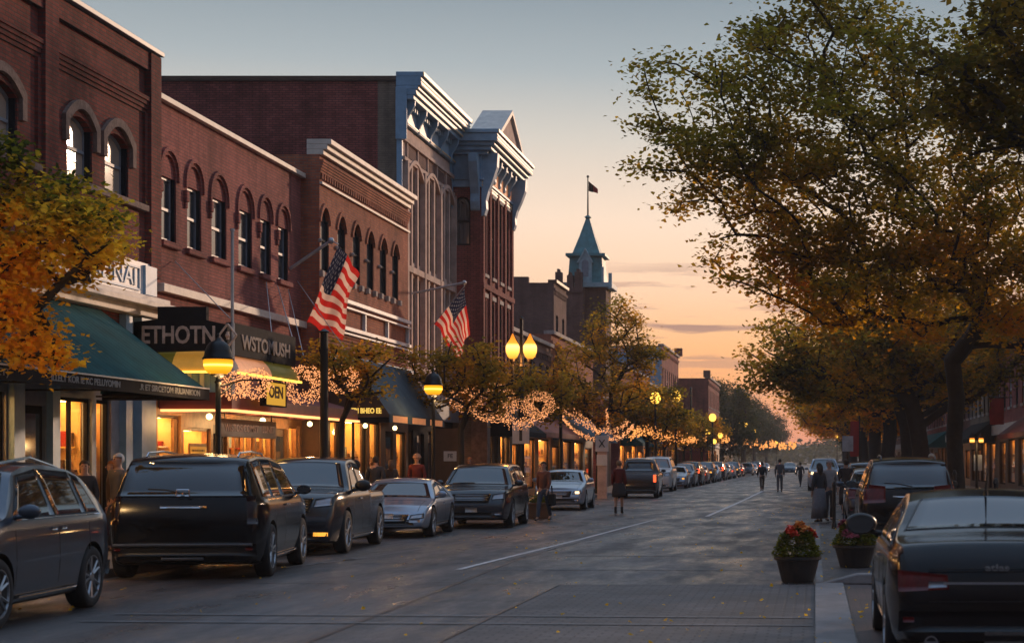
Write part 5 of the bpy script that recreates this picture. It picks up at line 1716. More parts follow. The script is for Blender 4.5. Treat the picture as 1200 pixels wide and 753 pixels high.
# far woodland closing the street
rs = np.random.RandomState(77)
n = 16000
cx_ = rs.uniform(-220, 260, n); cy_ = rs.uniform(560, 760, n)
cz_ = rs.uniform(0, 1, n) ** .7 * (8.5 + 2.5 * np.sin(cx_ * .11) + 1.5 * np.sin(cx_ * .31 + cy_ * .05))
wd_ = finish('woodland', leaf_mesh(rs, np.stack([cx_, cy_, cz_], 1), 2.6, name='woodland', shape='plain'), M['leaf_dark'])
setp(wd_, 'dark band of far woods closing the end of the street', 'woods', kind='stuff')


# ================================================================== strings of lights
def bulbs_obj(name, label, pts, r, m, group, cable=None, loc=None):
    pts = np.array(pts)
    root = thing(name, label, 'string lights', tuple(pts.mean(0)), group=group)
    V0 = np.array([(1, 0, 0), (-1, 0, 0), (0, 1, 0), (0, -1, 0), (0, 0, 1), (0, 0, -1)]) * r
    F0 = np.array([(0, 2, 4), (2, 1, 4), (1, 3, 4), (3, 0, 4), (2, 0, 5), (1, 2, 5), (3, 1, 5), (0, 3, 5)])
    V = (pts[:, None, :] + V0[None]).reshape(-1, 3) - np.array(root.location)
    Fc = (F0[None] + (np.arange(len(pts)) * 6)[:, None, None]).reshape(-1, 3)
    o = finish('bulbs', np_mesh('bulbs', V, Fc), m, root)
    o['kind'] = 'stuff'
    if cable:
        mb = MB()
        for c in cable: mb.tube(c, .006, 4, cap=False)
        mb.build('cable', M['iron'], root)
    return root


def wreath(label, px, py, rp, Y, turns=3.2, n=260, seed=0, inner=.45, r=.014):
    """a coil of lights wound round a hoop"""
    rn = random.Random(seed); c = PX(px, py, Y); R_ = rp * Y / F
    pts = []; cab = []
    for k in range(n):
        u = k / n; a = u * turns * 2 * math.pi
        rr_ = R_ * (inner + (1 - inner) * rn.random() ** .7)
        pts.append((c[0] + rr_ * math.cos(a) + rn.gauss(0, .02), c[1] + .25 * rn.uniform(-1, 1) * R_, c[2] + rr_ * .85 * math.sin(a) + rn.gauss(0, .02)))
    hoop = [(c[0] + R_ * .7 * math.cos(a), c[1], c[2] + R_ * .6 * math.sin(a)) for a in np.linspace(0, 2 * math.pi, 24)]
    return bulbs_obj('light_wreath', label, pts, r, M['bulb'], 'wreaths of fairy lights in the left-hand trees', [hoop])


W = [(274, 452, 20, 33.5, 'wreath of fairy lights just right of the nearest street lamp post, left half', 200), (298, 449, 22, 34.5, 'wreath of fairy lights before the red canopy, right of the nearest lamp', 260),
     (356, 451, 27, 39.5, 'large ring of fairy lights left of the black post', 420), (400, 444, 21, 40.5, 'ring of fairy lights right of the black post', 240),
     (545, 466, 20, 53, 'wreath of lights right of the second street lamp', 220), (577, 471, 28, 55, 'large round wreath of lights left of the twin lamp post', 420),
     (632, 474, 19, 57.5, 'heart-shaped cluster of lights right of the twin lamp post', 300), (608, 486, 22, 57.3, 'low cluster of lights behind the small white sign', 220)]
for i, (a, b, c, d, lb, n) in enumerate(W): wreath(lb, a, b, c, d, n=int(n * 1.7), seed=i, inner=.3)


def swag(label, pts, Y, n, seed, th=.12, r=.02, m='bulb', loops=1):
    """drooping strand through pixel points, thick with bulbs"""
    rn = random.Random(seed); P = [Vector(PX(x, y, Y)) for x, y in pts]
    out = []
    for k in range(n):
        u = rn.random() * (len(P) - 1); i = min(int(u), len(P) - 2); f = u - i
        # Catmull-Rom
        p0, p1, p2, p3 = P[max(0, i - 1)], P[i], P[i + 1], P[min(len(P) - 1, i + 2)]
        q = .5 * ((2 * p1) + (p2 - p0) * f + (2 * p0 - 5 * p1 + 4 * p2 - p3) * f * f + (3 * p1 - p0 - 3 * p2 + p3) * f ** 3)
        out.append((q.x + rn.gauss(0, th * .5), q.y + rn.gauss(0, .25), q.z + rn.gauss(0, th)))
    return bulbs_obj('light_garland', label, out, r, M[m], 'garlands of lights in the left-hand trees', [[tuple(p) for p in P]])


swag('long garland of lights dipping between the second lamp and the twin lamp', [(525, 462), (560, 488), (590, 492), (615, 496), (640, 485)], 56, 260, 1, .07, .018)
swag('outer swag of lights under the tall airy tree', [(655, 476), (662, 492), (680, 508), (705, 515), (728, 511), (742, 498)], 84, 420, 2, .06, .026)
swag('middle swag of lights under the tall airy tree', [(662, 482), (680, 494), (700, 503), (720, 505), (736, 494)], 84.5, 260, 3, .08, .024)
swag('steep strand of lights running down to the trunk of the tall airy tree', [(672, 480), (688, 492), (702, 508)], 85, 110, 4, .06, .024)
swag('upright strand of lights beside the trunk of the tall airy tree', [(711, 480), (712, 492), (712, 504)], 85, 60, 5, .05, .024)
swag('garland of lights right of the tall airy tree', [(738, 512), (752, 502), (766, 508), (780, 512), (800, 516), (818, 516)], 100, 240, 6, .14, .034, 'bulb_far')
rn = random.Random(9)
x = 742; i = 0
lbs = ['first', 'second', 'third', 'fourth', 'fifth', 'sixth', 'seventh', 'eighth', 'ninth', 'tenth', 'eleventh', 'twelfth', 'thirteenth', 'fourteenth', 'fifteenth']
while x < 925 and i < 15:
    w = max(9, (955 - x) * .09)
    X = -10.6
    Y = min(330, abs(X) * F / (955 - x - w / 2))
    py = 508 + (x - 742) * .082 + rn.uniform(-2, 2)
    pts = []
    k = 0
    Xc = (x + w / 2 - 955) * Y / F
    for q in range(int(34 + w)):
        a = rn.random(); yy = py + rn.uniform(-5, 5) * (1 - .5 * a) - (3 if q % 5 == 0 else 0)
        P_ = PX(x + a * w, yy, Y); pts.append((P_[0], P_[1] + rn.uniform(-1, 1), P_[2]))
    bulbs_obj('light_cluster', 'cluster of orange lights in the long row down the left side of the street', pts, .0006 * Y * .9, M['bulb_far'], 'clusters of orange lights down the left side')
    x += w + 2.2; i += 1

# ================================================================== vehicles
def paint(name, c, metal=.5, rough=.28):
    m = mat(name, c, rough, metal=metal, var=.12, scale=1.5, coat=.8)
    return m


M['p_grey'] = paint('paint_grey', (.045, .06, .085))
M['p_black'] = mat('paint_black', (.003, .0035, .005), .13, metal=0, var=.1, coat=0, spec=.42)
M['p_navy'] = mat('paint_navy', (.006, .009, .016), .16, metal=0, var=.1, coat=.0, spec=.5)
M['p_navy'].node_tree.nodes['Principled BSDF'].inputs['IOR'].default_value = 1.8
M['p_silver'] = paint('paint_silver', (.25, .30, .38), .5)
M['p_white'] = paint('paint_white', (.5, .5, .5), 0, .35)
M['p_red'] = paint('paint_red', (.25, .015, .012), .3)
M['p_brown'] = paint('paint_brown', (.035, .022, .018), .4)
M['car_glass'] = mat('car_glass', (.008, .010, .012), .03, var=0, spec=.5)
M['car_glass'].node_tree.nodes['Principled BSDF'].inputs['IOR'].default_value = 2.1
M['car_trim'] = mat('car_trim', (.008, .008, .009), .35, var=0)
M['tyre'] = mat('tyre', (.012, .012, .013), .85, var=.2)
M['rim'] = mat('rim', (.32, .33, .35), .3, metal=.85, var=.1)
M['chrome'] = mat('chrome', (.6, .6, .62), .12, metal=1, var=0)
M['bumper_grey'] = mat('bumper_grey', (.08, .085, .095), .3, metal=.5)
M['lamp_clear'] = mat('lamp_clear', (.3, .3, .32), .08, metal=.6, var=.2, scale=12)
M['lamp_red'] = mat('lamp_red', (.07, .004, .004), .12, var=.5, scale=14, emit=(1, .03, .02), es=.006)
M['lamp_smoke'] = mat('lamp_smoke', (.018, .006, .006), .1, var=.2)
M['lamp_brake'] = emis('lamp_brake', (1, .1, .03), 2.0, True)
M['lamp_on'] = emis('lamp_on', (1, .62, .3), 2.5, True)
M['lamp_amber'] = emis('lamp_amber', (1, .4, .05), 1.3, True)
M['plate'] = mat('plate', (.4, .38, .36), .5, var=.2, scale=20)

TYPES = {
    'suv': dict(prof=[(0, .50), (.01, .62), (.02, .72), (.055, .93), (.1, .978), (.25, 1), (.5, .995), (.60, .965), (.65, .92), (.755, .665), (.8, .64), (.94, .60), (.975, .55), (1, .36)], belt=.63, ws=(.640, .752), rw=None,
                sw=[(.09, .24, .10, .235), (.25, .43, .25, .43), (.44, .715, .44, .615)], tum=.36),
    'hatch': dict(prof=[(0, .40), (.008, .5), (.02, .63), (.06, .76), (.13, .91), (.2, .965), (.35, 1), (.5, .985), (.58, .945), (.725, .68), (.78, .64), (.93, .57), (.975, .5), (1, .34)], belt=.63, ws=(.585, .722),
                  sw=[(.115, .20, .165, .205), (.215, .42, .22, .42), (.43, .69, .43, .565)], tum=.42),
    'sedan': dict(prof=[(0, .42), (.01, .62), (.02, .70), (.035, .725), (.15, .755), (.2, .80), (.30, .945), (.4, 1), (.5, .995), (.57, .95), (.71, .69), (.77, .655), (.93, .56), (.975, .49), (1, .34)], belt=.66, ws=(.575, .708),
                  sw=[(.215, .27, .285, .31), (.28, .445, .32, .445), (.455, .68, .455, .56)], tum=.45),
    'coupe': dict(prof=[(0, .42), (.01, .6), (.02, .69), (.05, .74), (.15, .79), (.3, .93), (.42, 1), (.5, .99), (.57, .93), (.72, .67), (.78, .63), (.9, .55), (.965, .44), (1, .30)], belt=.64, ws=(.575, .718),
                  sw=[(.2, .42, .30, .42), (.43, .69, .43, .56)], tum=.5),
    'pickup': dict(prof=[(0, .42), (.004, .60), (.01, .62), (.39, .62), (.395, .64), (.41, .9), (.44, .975), (.5, 1), (.6, .985), (.65, .94), (.745, .675), (.8, .655), (.94, .635), (.978, .58), (1, .36)], belt=.62, ws=(.645, .742),
                   sw=[(.415, .545, .435, .545), (.555, .71, .555, .625)], tum=.34),
}


def car(name, label, typ, L, W, H, pm, wr=.34, wy=(.19, .20), detail=2, group=None, roofm=None, lights=('off', 'off'), opts=()):
    T = TYPES[typ]
    root = thing(name, label, 'car' if typ != 'pickup' else 'truck', (0, 0, 0), group=group)
    ts = np.linspace(0, 1, 601)
    pr = np.interp(ts, [p[0] for p in T['prof']], [p[1] for p in T['prof']]) * H
    k = np.exp(-.5 * (np.arange(-30, 31) / (6.5 if typ != 'pickup' else 3.5)) ** 2); k /= k.sum()
    sm = np.convolve(np.pad(pr, 30, 'edge'), k, 'valid')
    e = np.clip(np.minimum(ts, 1 - ts) / .02, 0, 1); pr = pr * (1 - e) + sm * e
    zt_ = lambda t: float(np.interp(t, ts, pr))
    def plan(t):
        a = max(0, (.14 - t) / .14) if t < .5 else max(0, (t - .82) / .18)
        kk = .12 if t < .5 else .15
        b = max(0, (.012 - t) / .012) if t < .5 else max(0, (t - .985) / .015)
        return 1 - kk * a ** 2.2 - .06 * b ** 2
    def zb_(t):
        return .21 + .07 * max(0, (.08 - t) / .08) + .05 * max(0, (t - .93) / .07) - (.0)
    belt = T['belt'] * H
    low = [(0, .86), (.04, .93), (.14, .965), (.3, .985), (.5, 1.0), (.72, .995), (.88, .985), (.97, .965), (1, .94)]
    def section(t):
        hw = W / 2 * plan(t); zt = zt_(t); zb = zb_(t)
        bl = belt + .02 * (1 - t)
        sh = min(bl, zt - .035)
        P = [(hw * .5, zb)]
        for f, w in low:
            P.append((hw * w, zb + (sh - zb) * f))
        up = max(0, zt - sh)
        xs = hw * .94
        g_ = min(1, up / (.3 * H))
        crown = .025 + .02 * g_
        wroof = xs - T['tum'] * max(0, up - .03)
        for f in (.12, .35, .6, .82):
            P.append((xs + (wroof - xs) * f, sh + (up - crown) * f))
        cr = min(.10, up * .35 + .02)
        P.append((wroof - cr * .12, zt - crown - cr * .12 * .5))
        for f in (.93, .8, .55, .28, 0):
            x = (wroof - cr * .25) * f
            P.append((x, zt - crown * f ** 2.2))
        return P
    st = sorted(set(list(np.linspace(0, .05, 9)) + list(np.linspace(.05, .95, 62)) + list(np.linspace(.95, 1, 10)) + ([.385, .39, .395, .4, .405, .41] if typ == 'pickup' else [])))
    vs, fs = [], []
    for t in st:
        P = section(t); y = -L / 2 + t * L
        ring_ = [(x, y, z) for x, z in P] + [(-x, y, z) for x, z in reversed(P[:-1])]
        n = len(ring_); vs += ring_
    for i in range(len(st) - 1):
        for j in range(n): fs.append((i * n + j, (i + 1) * n + j, (i + 1) * n + (j + 1) % n, i * n + (j + 1) % n))
    fs.append(tuple(range(n))); fs.append(tuple((len(st) - 1) * n + j for j in range(n - 1, -1, -1)))
    me = bpy.data.meshes.new('body'); me.from_pydata(vs, [], fs)
    bm = bmesh.new(); bm.from_mesh(me); bmesh.ops.recalc_face_normals(bm, faces=bm.faces); bm.to_mesh(me)
    bvh = BVHTree.FromBMesh(bm); bm.free()
    me.polygons.foreach_set('use_smooth', [True] * len(me.polygons))
    me.materials.append(pm); me.materials.append(M['car_trim'])
    body = bpy.data.objects.new('body', me); col.objects.link(body)
    wyr, wyf = -L / 2 + wy[0] * L, L / 2 - wy[1] * L
    # wheel arches
    cut = MB()
    for y in (wyr, wyf):
        for s in (-1, 1):
            cut.lathe([(wr * 1.13, s * (W / 2 + .1)), (wr * 1.13, s * (W / 2 - .36))], (0, y, wr * 1.02), 40, axis='X')
    cme = bpy.data.meshes.new('cut'); cme.from_pydata(cut.v, [], cut.f)
    b2_ = bmesh.new(); b2_.from_mesh(cme); bmesh.ops.recalc_face_normals(b2_, faces=b2_.faces); b2_.to_mesh(cme); b2_.free()
    cme.materials.append(M['car_trim'])
    co = bpy.data.objects.new('cut', cme); col.objects.link(co)
    md = body.modifiers.new('b', 'BOOLEAN'); md.object = co; md.operation = 'DIFFERENCE'; md.solver = 'EXACT'; md.material_mode = 'TRANSFER'
    dg = bpy.context.evaluated_depsgraph_get()
    m2 = bpy.data.meshes.new_from_object(body.evaluated_get(dg)); m2.name = 'body'
    bpy.data.objects.remove(body); bpy.data.objects.remove(co)
    m2.materials.clear()
    bm = bmesh.new(); bm.from_mesh(m2)
    for f_ in bm.faces:
        c = f_.calc_center_median()
        inarch = any(abs(math.hypot(c.y - y, c.z - wr * 1.02) - wr * 1.13) < .02 for y in (wyr, wyf)) and abs(c.x) > W / 2 - .37
        n_ = f_.normal
        if inarch and abs(n_.x) < .3: f_.material_index = 1
        elif abs(n_.x) > .97 and abs(abs(c.x) - (W / 2 - .36)) < .02: f_.material_index = 1
        elif c.z < .25: f_.material_index = 1
        else: f_.material_index = 0
        f_.smooth = f_.material_index == 0
    for ed in bm.edges:
        if len(ed.link_faces) == 2 and ed.calc_face_angle(0) > R(38): ed.smooth = False
    bm.to_mesh(m2); bm.free()
    body = finish('body', m2, [pm, M['car_trim']], root)

    def cast(o, d):
        h = bvh.ray_cast(Vector(o), Vector(d).normalized(), 50)
        if h[0] is None:
            h = bvh.find_nearest(Vector(o) + Vector(d).normalized() * (Vector(o).length - .3))
        return h[0], h[1]

    def patch(nm, corners, mode, m, off=.006, nu=8, nv=5, par=None, thick=.012, s=1, dx=0, bulge=0):
        """corners: 4 (a,b) pairs. mode 'side': (y,z); 'front'/'rear': (x,z); 'top': (x,y)"""
        vs = []; A, B, C_, D = [Vector(c) for c in corners]; ins = []
        for j in range(nv + 1):
            for i in range(nu + 1):
                u, v = i / nu, j / nv
                q = A.lerp(B, u).lerp(D.lerp(C_, u), v)
                if mode == 'side': o, d = (s * 5, q.x, q.y), (-s, 0, 0)
                elif mode == 'front': o, d = (q.x + dx * 5, 5, q.y), (-dx, -1, 0); 
                elif mode == 'rear': o, d = (q.x + dx * 5, -5, q.y), (-dx, 1, 0)
                else: o, d = (q.x, q.y, 5), (0, 0, -1)
                if mode in ('front', 'rear') and dx:
                    o = (q.x + dx * (5 - L / 2), o[1], q.y)
                p, n_ = cast(o, d)
                if n_.dot(Vector(d)) > 0: n_ = -n_
                bl = 1 + bulge * 4 * u * (1 - u)
                vs.append(p + n_ * off * bl); ins.append(p - n_ * thick)
        w = nu + 1; nn = len(vs); fs = []
        for j in range(nv):
            for i in range(nu): fs.append((j * w + i, j * w + i + 1, (j + 1) * w + i + 1, (j + 1) * w + i))
        edge = [i for i in range(nu + 1)] + [j * w + nu for j in range(1, nv + 1)] + [nv * w + i for i in range(nu - 1, -1, -1)] + [j * w for j in range(nv - 1, 0, -1)]
        for a, b in zip(edge, edge[1:] + edge[:1]): fs.append((a, b, nn + b, nn + a))
        mb = MB(); mb.add(vs + ins, fs)
        o = mb.build(nm, m, par or root, smooth=False, world=False)
        for i_, pl in enumerate(o.data.polygons): pl.use_smooth = i_ < nu * nv
        return o

    yy = lambda t: -L / 2 + t * L
    def hwz(t, z):
        P = section(t)
        return float(np.interp(z, [p[1] for p in P[1:15]], [p[0] for p in P[1:15]]))
    # windscreen
    t0, t1 = T['ws']
    za, zb2 = zt_(t0) - .02, zt_(t1) - .01
    for grow_, mm, off, nm in ((.03, M['car_trim'], .003, 'windshield_seal'), (0, M['car_glass'], .007, 'windshield')):
        w0 = hwz(t0, za - .03) - .13 + grow_; w1 = hwz(t1, zb2 - .02) - .10 + grow_
        patch(nm, [(-w1, yy(t1) + grow_), (w1, yy(t1) + grow_), (w0, yy(t0) - grow_ * .6), (-w0, yy(t0) - grow_ * .6)], 'top', mm, off, 14, 8)
    # side windows
    for s in (-1, 1):
        for a0, a1, b0, b1 in T['sw']:
            zlo = belt + .035
            zhi = lambda t: zt_(t) - .105
            for g_, mm, off, nm in ((.022, M['car_trim'], .003, 'window_seal'), (0, M['car_glass'], .007, 'side_window')):
                if detail < 2 and g_: continue
                patch(nm, [(yy(a0) - g_, zlo - g_), (yy(a1) + g_, zlo - g_), (yy(b1) + g_, zhi(b1) + g_), (yy(b0) - g_, zhi(b0) + g_)], 'side', mm, off, 8, 4, s=s)
    # rear window
    if typ in ('suv', 'hatch'):
        z0_, z1_ = belt + (.06 if typ == 'suv' else .10), H * (.925 if typ == 'suv' else .90)
        for g_, mm, off, nm in ((.025, M['car_trim'], .003, 'window_seal'), (0, M['car_glass'], .008, 'rear_window')):
            w0 = W / 2 * .80 + g_; w1 = W / 2 * .70 + g_
            patch(nm, [(-w0, z0_ - g_), (w0, z0_ - g_), (w1, z1_ + g_), (-w1, z1_ + g_)], 'rear', mm, off, 14, 6)
        if typ == 'suv':
            mb = MB(); mb.tube([(.05, -L / 2 - .02, z0_ + .03), (-.25, -L / 2 + .0, z0_ + .09), (-.5, -L / 2 + .03, z0_ + .1)], .012, 5); mb.build('wiper', M['car_trim'], root, world=False)
    elif typ != 'pickup':
        a, b = (.185, .315) if typ == 'sedan' else (.14, .33)
        for g_, mm, off, nm in ((.025, M['car_trim'], .003, 'window_seal'), (0, M['car_glass'], .008, 'rear_window')):
            w0 = W / 2 * .80 + g_; w1 = W / 2 * .60 + g_
            patch(nm, [(-w0, yy(a) - g_), (w0, yy(a) - g_), (w1, yy(b) + g_), (-w1, yy(b) + g_)], 'top', mm, off, 14, 8)
    else:
        patch('rear_window', [(-W * .36, H * .68), (W * .36, H * .68), (W * .31, H * .9), (-W * .31, H * .9)], 'rear', M['car_glass'], .02, 8, 4)
        patch('bed_cover', [(-W / 2 * .82, yy(.02)), (W / 2 * .82, yy(.02)), (W / 2 * .82, yy(.375)), (-W / 2 * .82, yy(.375))], 'top', M['car_trim'], .006, 6, 8)
    # door gaps, sills, handles
    if detail >= 2:
        gaps = {'suv': (.245, .435, .725), 'hatch': (.21, .425, .70), 'sedan': (.275, .45, .69), 'coupe': (.425, .70), 'pickup': (.41, .55, .715)}[typ]
        for s in (-1, 1):
            for t in gaps:
                patch('door_gap', [(yy(t), .32), (yy(t) + .012, .32), (yy(t) + .012, belt), (yy(t), belt)], 'side', M['car_trim'], .002, 1, 8, s=s)
            patch('side_moulding', [(yy(wy[0] + .10), .29), (yy(1 - wy[1] - .10), .29), (yy(1 - wy[1] - .10), .33), (yy(wy[0] + .10), .33)], 'side', M['chrome'] if 'chrome' in opts else M['car_trim'], .012, 10, 1, s=s)
            for t in gaps[1 if len(gaps) > 2 else 0:-1] + ((gaps[0] + .15,) if len(gaps) > 2 else ()):
                tt = t + .03
                patch('door_handle', [(yy(tt), belt - .13), (yy(tt) + .17, belt - .13), (yy(tt) + .17, belt - .10), (yy(tt), belt - .10)], 'side', M['chrome'] if 'chrome' in opts else pm, .028, 4, 1, s=s)
        zc = belt - .005
        for s in (-1, 1):
            patch('belt_trim', [(yy(T['sw'][0][0]), belt + .002), (yy(T['sw'][-1][1]), belt + .002), (yy(T['sw'][-1][1]), belt + .018), (yy(T['sw'][0][0]), belt + .018)], 'side', M['chrome'] if 'chrome' in opts else M['car_trim'], .008, 12, 1, s=s)
        patch('bonnet_gap', [(-W * .40, yy(.79)), (W * .40, yy(.79)), (W * .40, yy(.79) + .012), (-W * .40, yy(.79) + .012)], 'top', M['car_trim'], .002, 10, 1)
        for s in (-1, 1):
            patch('bonnet_gap', [(s * W * .385, yy(.79)), (s * W * .385 + .01, yy(.79)), (s * W * .36 + .01, yy(.955)), (s * W * .36, yy(.955))], 'top', M['car_trim'], .002, 1, 10)
    # front: grille, headlights, intake, plate
    zh = zt_(.97)
    hb, ht = zh - .19 * H / 1.6, zh - .03
    for s in (-1, 1):
        hl_ = M['lamp_on'] if lights[0] == 'on' else M['lamp_amber'] if lights[0] == 'amber' else M['lamp_clear']
        c = [(s * W * .27, hb + .02), (s * W * .46, hb + .05), (s * W * .47, ht + .03), (s * W * .30, ht - .01)]
        patch('headlight', c, 'front', M['car_trim'], .006, 8, 4, dx=s * .35)
        c2 = [(s * W * .285, hb + .035), (s * W * .44, hb + .06), (s * W * .45, ht + .015), (s * W * .31, ht - .025)]
        patch('headlight_lens', c2, 'front', M['lamp_clear'], .012, 8, 4, dx=s * .35)
        if lights[0] != 'off':
            patch('lit_lamp', [(s * W * .34, hb + .045), (s * W * .42, hb + .055), (s * W * .42, ht - .01), (s * W * .34, ht - .02)], 'front', hl_, .02, 4, 3, dx=s * .35)
        c = [(s * W * .27, .36), (s * W * .40, .36), (s * W * .40, .43), (s * W * .27, .43)]
        patch('fog_lamp', c, 'front', M['lamp_amber'] if 'fog' in opts else M['lamp_clear'], .008, 3, 2, dx=s * .2)
    gw = W * .25
    patch('grille_frame', [(-gw * .92, hb - .06), (gw * .92, hb - .06), (gw * 1.04, ht + .0), (-gw * 1.04, ht + .0)], 'front', M['chrome'], .012, 8, 3)
    gr = patch('grille', [(-gw * .86, hb - .035), (gw * .86, hb - .035), (gw * .98, ht - .02), (-gw * .98, ht - .02)], 'front', M['car_trim'], .02, 8, 3)
    if detail >= 2:
        for k_ in range(4):
            z_ = hb - .02 + (ht - hb) * (k_ + .5) / 4
            patch('grille_bar', [(-gw * .86, z_), (gw * .86, z_), (gw * .86, z_ + .012), (-gw * .86, z_ + .012)], 'front', M['chrome'] if k_ == 1 else M['rim'], .027, 6, 1, par=gr)
    patch('lower_intake', [(-W * .33, .30), (W * .33, .30), (W * .30, .42), (-W * .30, .42)], 'front', M['car_trim'], .008, 8, 2)
    patch('license_plate', [(-.15, .43), (.15, .43), (.15, .54), (-.15, .54)], 'front', M['plate'], .03, 2, 1)
    # rear: lamps, plate, bumper
    zr = {'suv': (.50, .70), 'hatch': (.47, .63), 'sedan': (.455, .565), 'coupe': (.52, .64), 'pickup': (.40, .60)}[typ]
    for s in (-1, 1):
        lm_ = M['lamp_brake'] if lights[1] == 'on' else M['lamp_red']
        if typ in ('suv',) and 'tall_lamps' in opts:
            c = [(s * W * .40, H * .44), (s * W * .47, H * .44), (s * W * .455, H * .66), (s * W * .40, H * .66)]
        elif typ == 'pickup':
            c = [(s * W * .40, H * .40), (s * W * .475, H * .40), (s * W * .475, H * .58), (s * W * .40, H * .58)]
        else:
            c = [(s * W * .24, H * zr[0] + .02), (s * W * .46, H * zr[0]), (s * W * .465, H * zr[1] + .01), (s * W * .25, H * zr[1] - .03)]
        patch('taillight', c, 'rear', M['lamp_smoke'] if 'tall_lamps' in opts else lm_ if typ == 'pickup' else M['lamp_red'], .012, 8, 4, dx=s * .3)
        if typ == 'sedan' and lights[1] != 'on':
            patch('reversing_lamp', [(s * W * .25, H * .48), (s * W * .33, H * .475), (s * W * .33, H * .51), (s * W * .255, H * .51)], 'rear', M['lamp_clear'], .018, 4, 2, dx=s * .3)
        if lights[1] == 'on' and not (typ == 'pickup' or 'tall_lamps' in opts):
            patch('brake_lamp', [(s * W * .33, H * zr[0] + .02), (s * W * .43, H * zr[0] + .02), (s * W * .43, H * zr[1] - .03), (s * W * .33, H * zr[1] - .03)], 'rear', M['lamp_brake'], .02, 4, 2, dx=s * .3)
        patch('reflector', [(s * W * .36, .44), (s * W * .43, .44), (s * W * .43, .48), (s * W * .36, .48)], 'rear', M['lamp_red'], .03, 3, 1, dx=s * .2)
    patch('rear_bumper', [(-W * .44, .36), (W * .44, .36), (W * .44, .36 + .17), (-W * .44, .36 + .17)], 'rear', pm if typ in ('sedan', 'coupe') else M['car_trim'], .035, 16, 3, thick=.03)
    if typ != 'pickup' and 'tall_lamps' not in opts:
        patch('license_plate', [(-.16, H * .53 - .11), (.16, H * .53 - .11), (.16, H * .53 + .02), (-.16, H * .53 + .02)] if typ != 'sedan' else [(-.16, .27), (.16, .27), (.16, .36), (-.16, .36)], 'rear', M['plate'], .02, 2, 1)
    if detail >= 2 and typ in ('suv', 'hatch'):
        patch('tailgate_trim', [(-.33, H * .565), (.33, H * .565), (.33, H * .585), (-.33, H * .585)], 'rear', M['chrome'], .025, 6, 1)
        patch('tailgate_gap', [(-W * .42, .55), (W * .42, .55), (W * .42, .562), (-W * .42, .562)], 'rear', M['car_trim'], .004, 10, 1)
    # mirrors
    ym = yy(T['sw'][-1][1]) - .06
    xm = hwz(T['sw'][-1][1], belt + .05)
    big = 1.35 if 'big_mirrors' in opts else 1
    for s in (-1, 1):
        mb = MB(); mb.ball((s * (xm + .16 * big), ym, belt + .10 * big), .12 * big, 12, 8, 0, (1.0, .42, .68)); mb.tube([(s * (xm - .02), ym, belt + .03), (s * (xm + .12), ym, belt + .06)], .03, 6)
        mi_ = mb.build('wing_mirror', M['car_trim'] if 'big_mirrors' in opts else pm, root, smooth=True, world=False)
        if detail >= 2:
            g_ = MB(); g_.lathe([(.0, -.004), (.085 * big, -.004), (.085 * big, .004), (.0, .004)], (0, 0, 0), 16)
            o = g_.build('mirror_glass', M['car_glass'], mi_, world=False); o.data.transform(Matrix.Translation((s * (xm + .16 * big), ym - .052 * big, belt + .10 * big)) @ Matrix.Rotation(R(90), 4, 'X') @ Matrix.Diagonal((1.2, .8, 1, 1)))
    if 'rails' in opts:
        for s in (-1, 1):
            x = hwz(.35, H * .97) - .16
            mb = MB(); pts_ = [(s * x, yy(.13), zt_(.13) - .03), (s * x, yy(.16), zt_(.16) + .03), (s * x, yy(.35), H + .03), (s * x, yy(.54), zt_(.54) + .03), (s * x, yy(.57), zt_(.57) - .03)]
            mb.tube(pts_, .018, 6); mb.build('roof_rail', M['chrome'] if 'chrome' in opts else M['car_trim'], root, world=False)
    if 'antenna' in opts:
        mb = MB(); mb.tube([(0, yy(.33), zt_(.33) - .02), (0, yy(.325), zt_(.33) + .06), (0, yy(.29), zt_(.33) + .2)], [.03, .012, .005], 6); mb.build('antenna', M['car_trim'], root, world=False)
    if roofm:
        patch('roof_panel', [(-W * .30, yy(.14)), (W * .30, yy(.14)), (W * .30, yy(.58)), (-W * .30, yy(.58))] if typ != 'pickup' else [(-W * .31, yy(.45)), (W * .31, yy(.45)), (W * .30, yy(.62)), (-W * .30, yy(.62))], 'top', roofm, .012, 8, 8)
    # wheels
    for y in (wyr, wyf):
        for s in (-1, 1):
            wb = wheel_proto(wr, s)
            w = wb.copy(); col.objects.link(w); w.parent = root; KIDS.setdefault(root.name, []).append(w)
            w.location = (s * (W / 2 - .115), y, wr)
            for ch in KIDS[wb.name]:
                c_ = ch.copy(); col.objects.link(c_); c_.parent = w; KIDS.setdefault(w.name, []).append(c_)
    return root


WP = {}


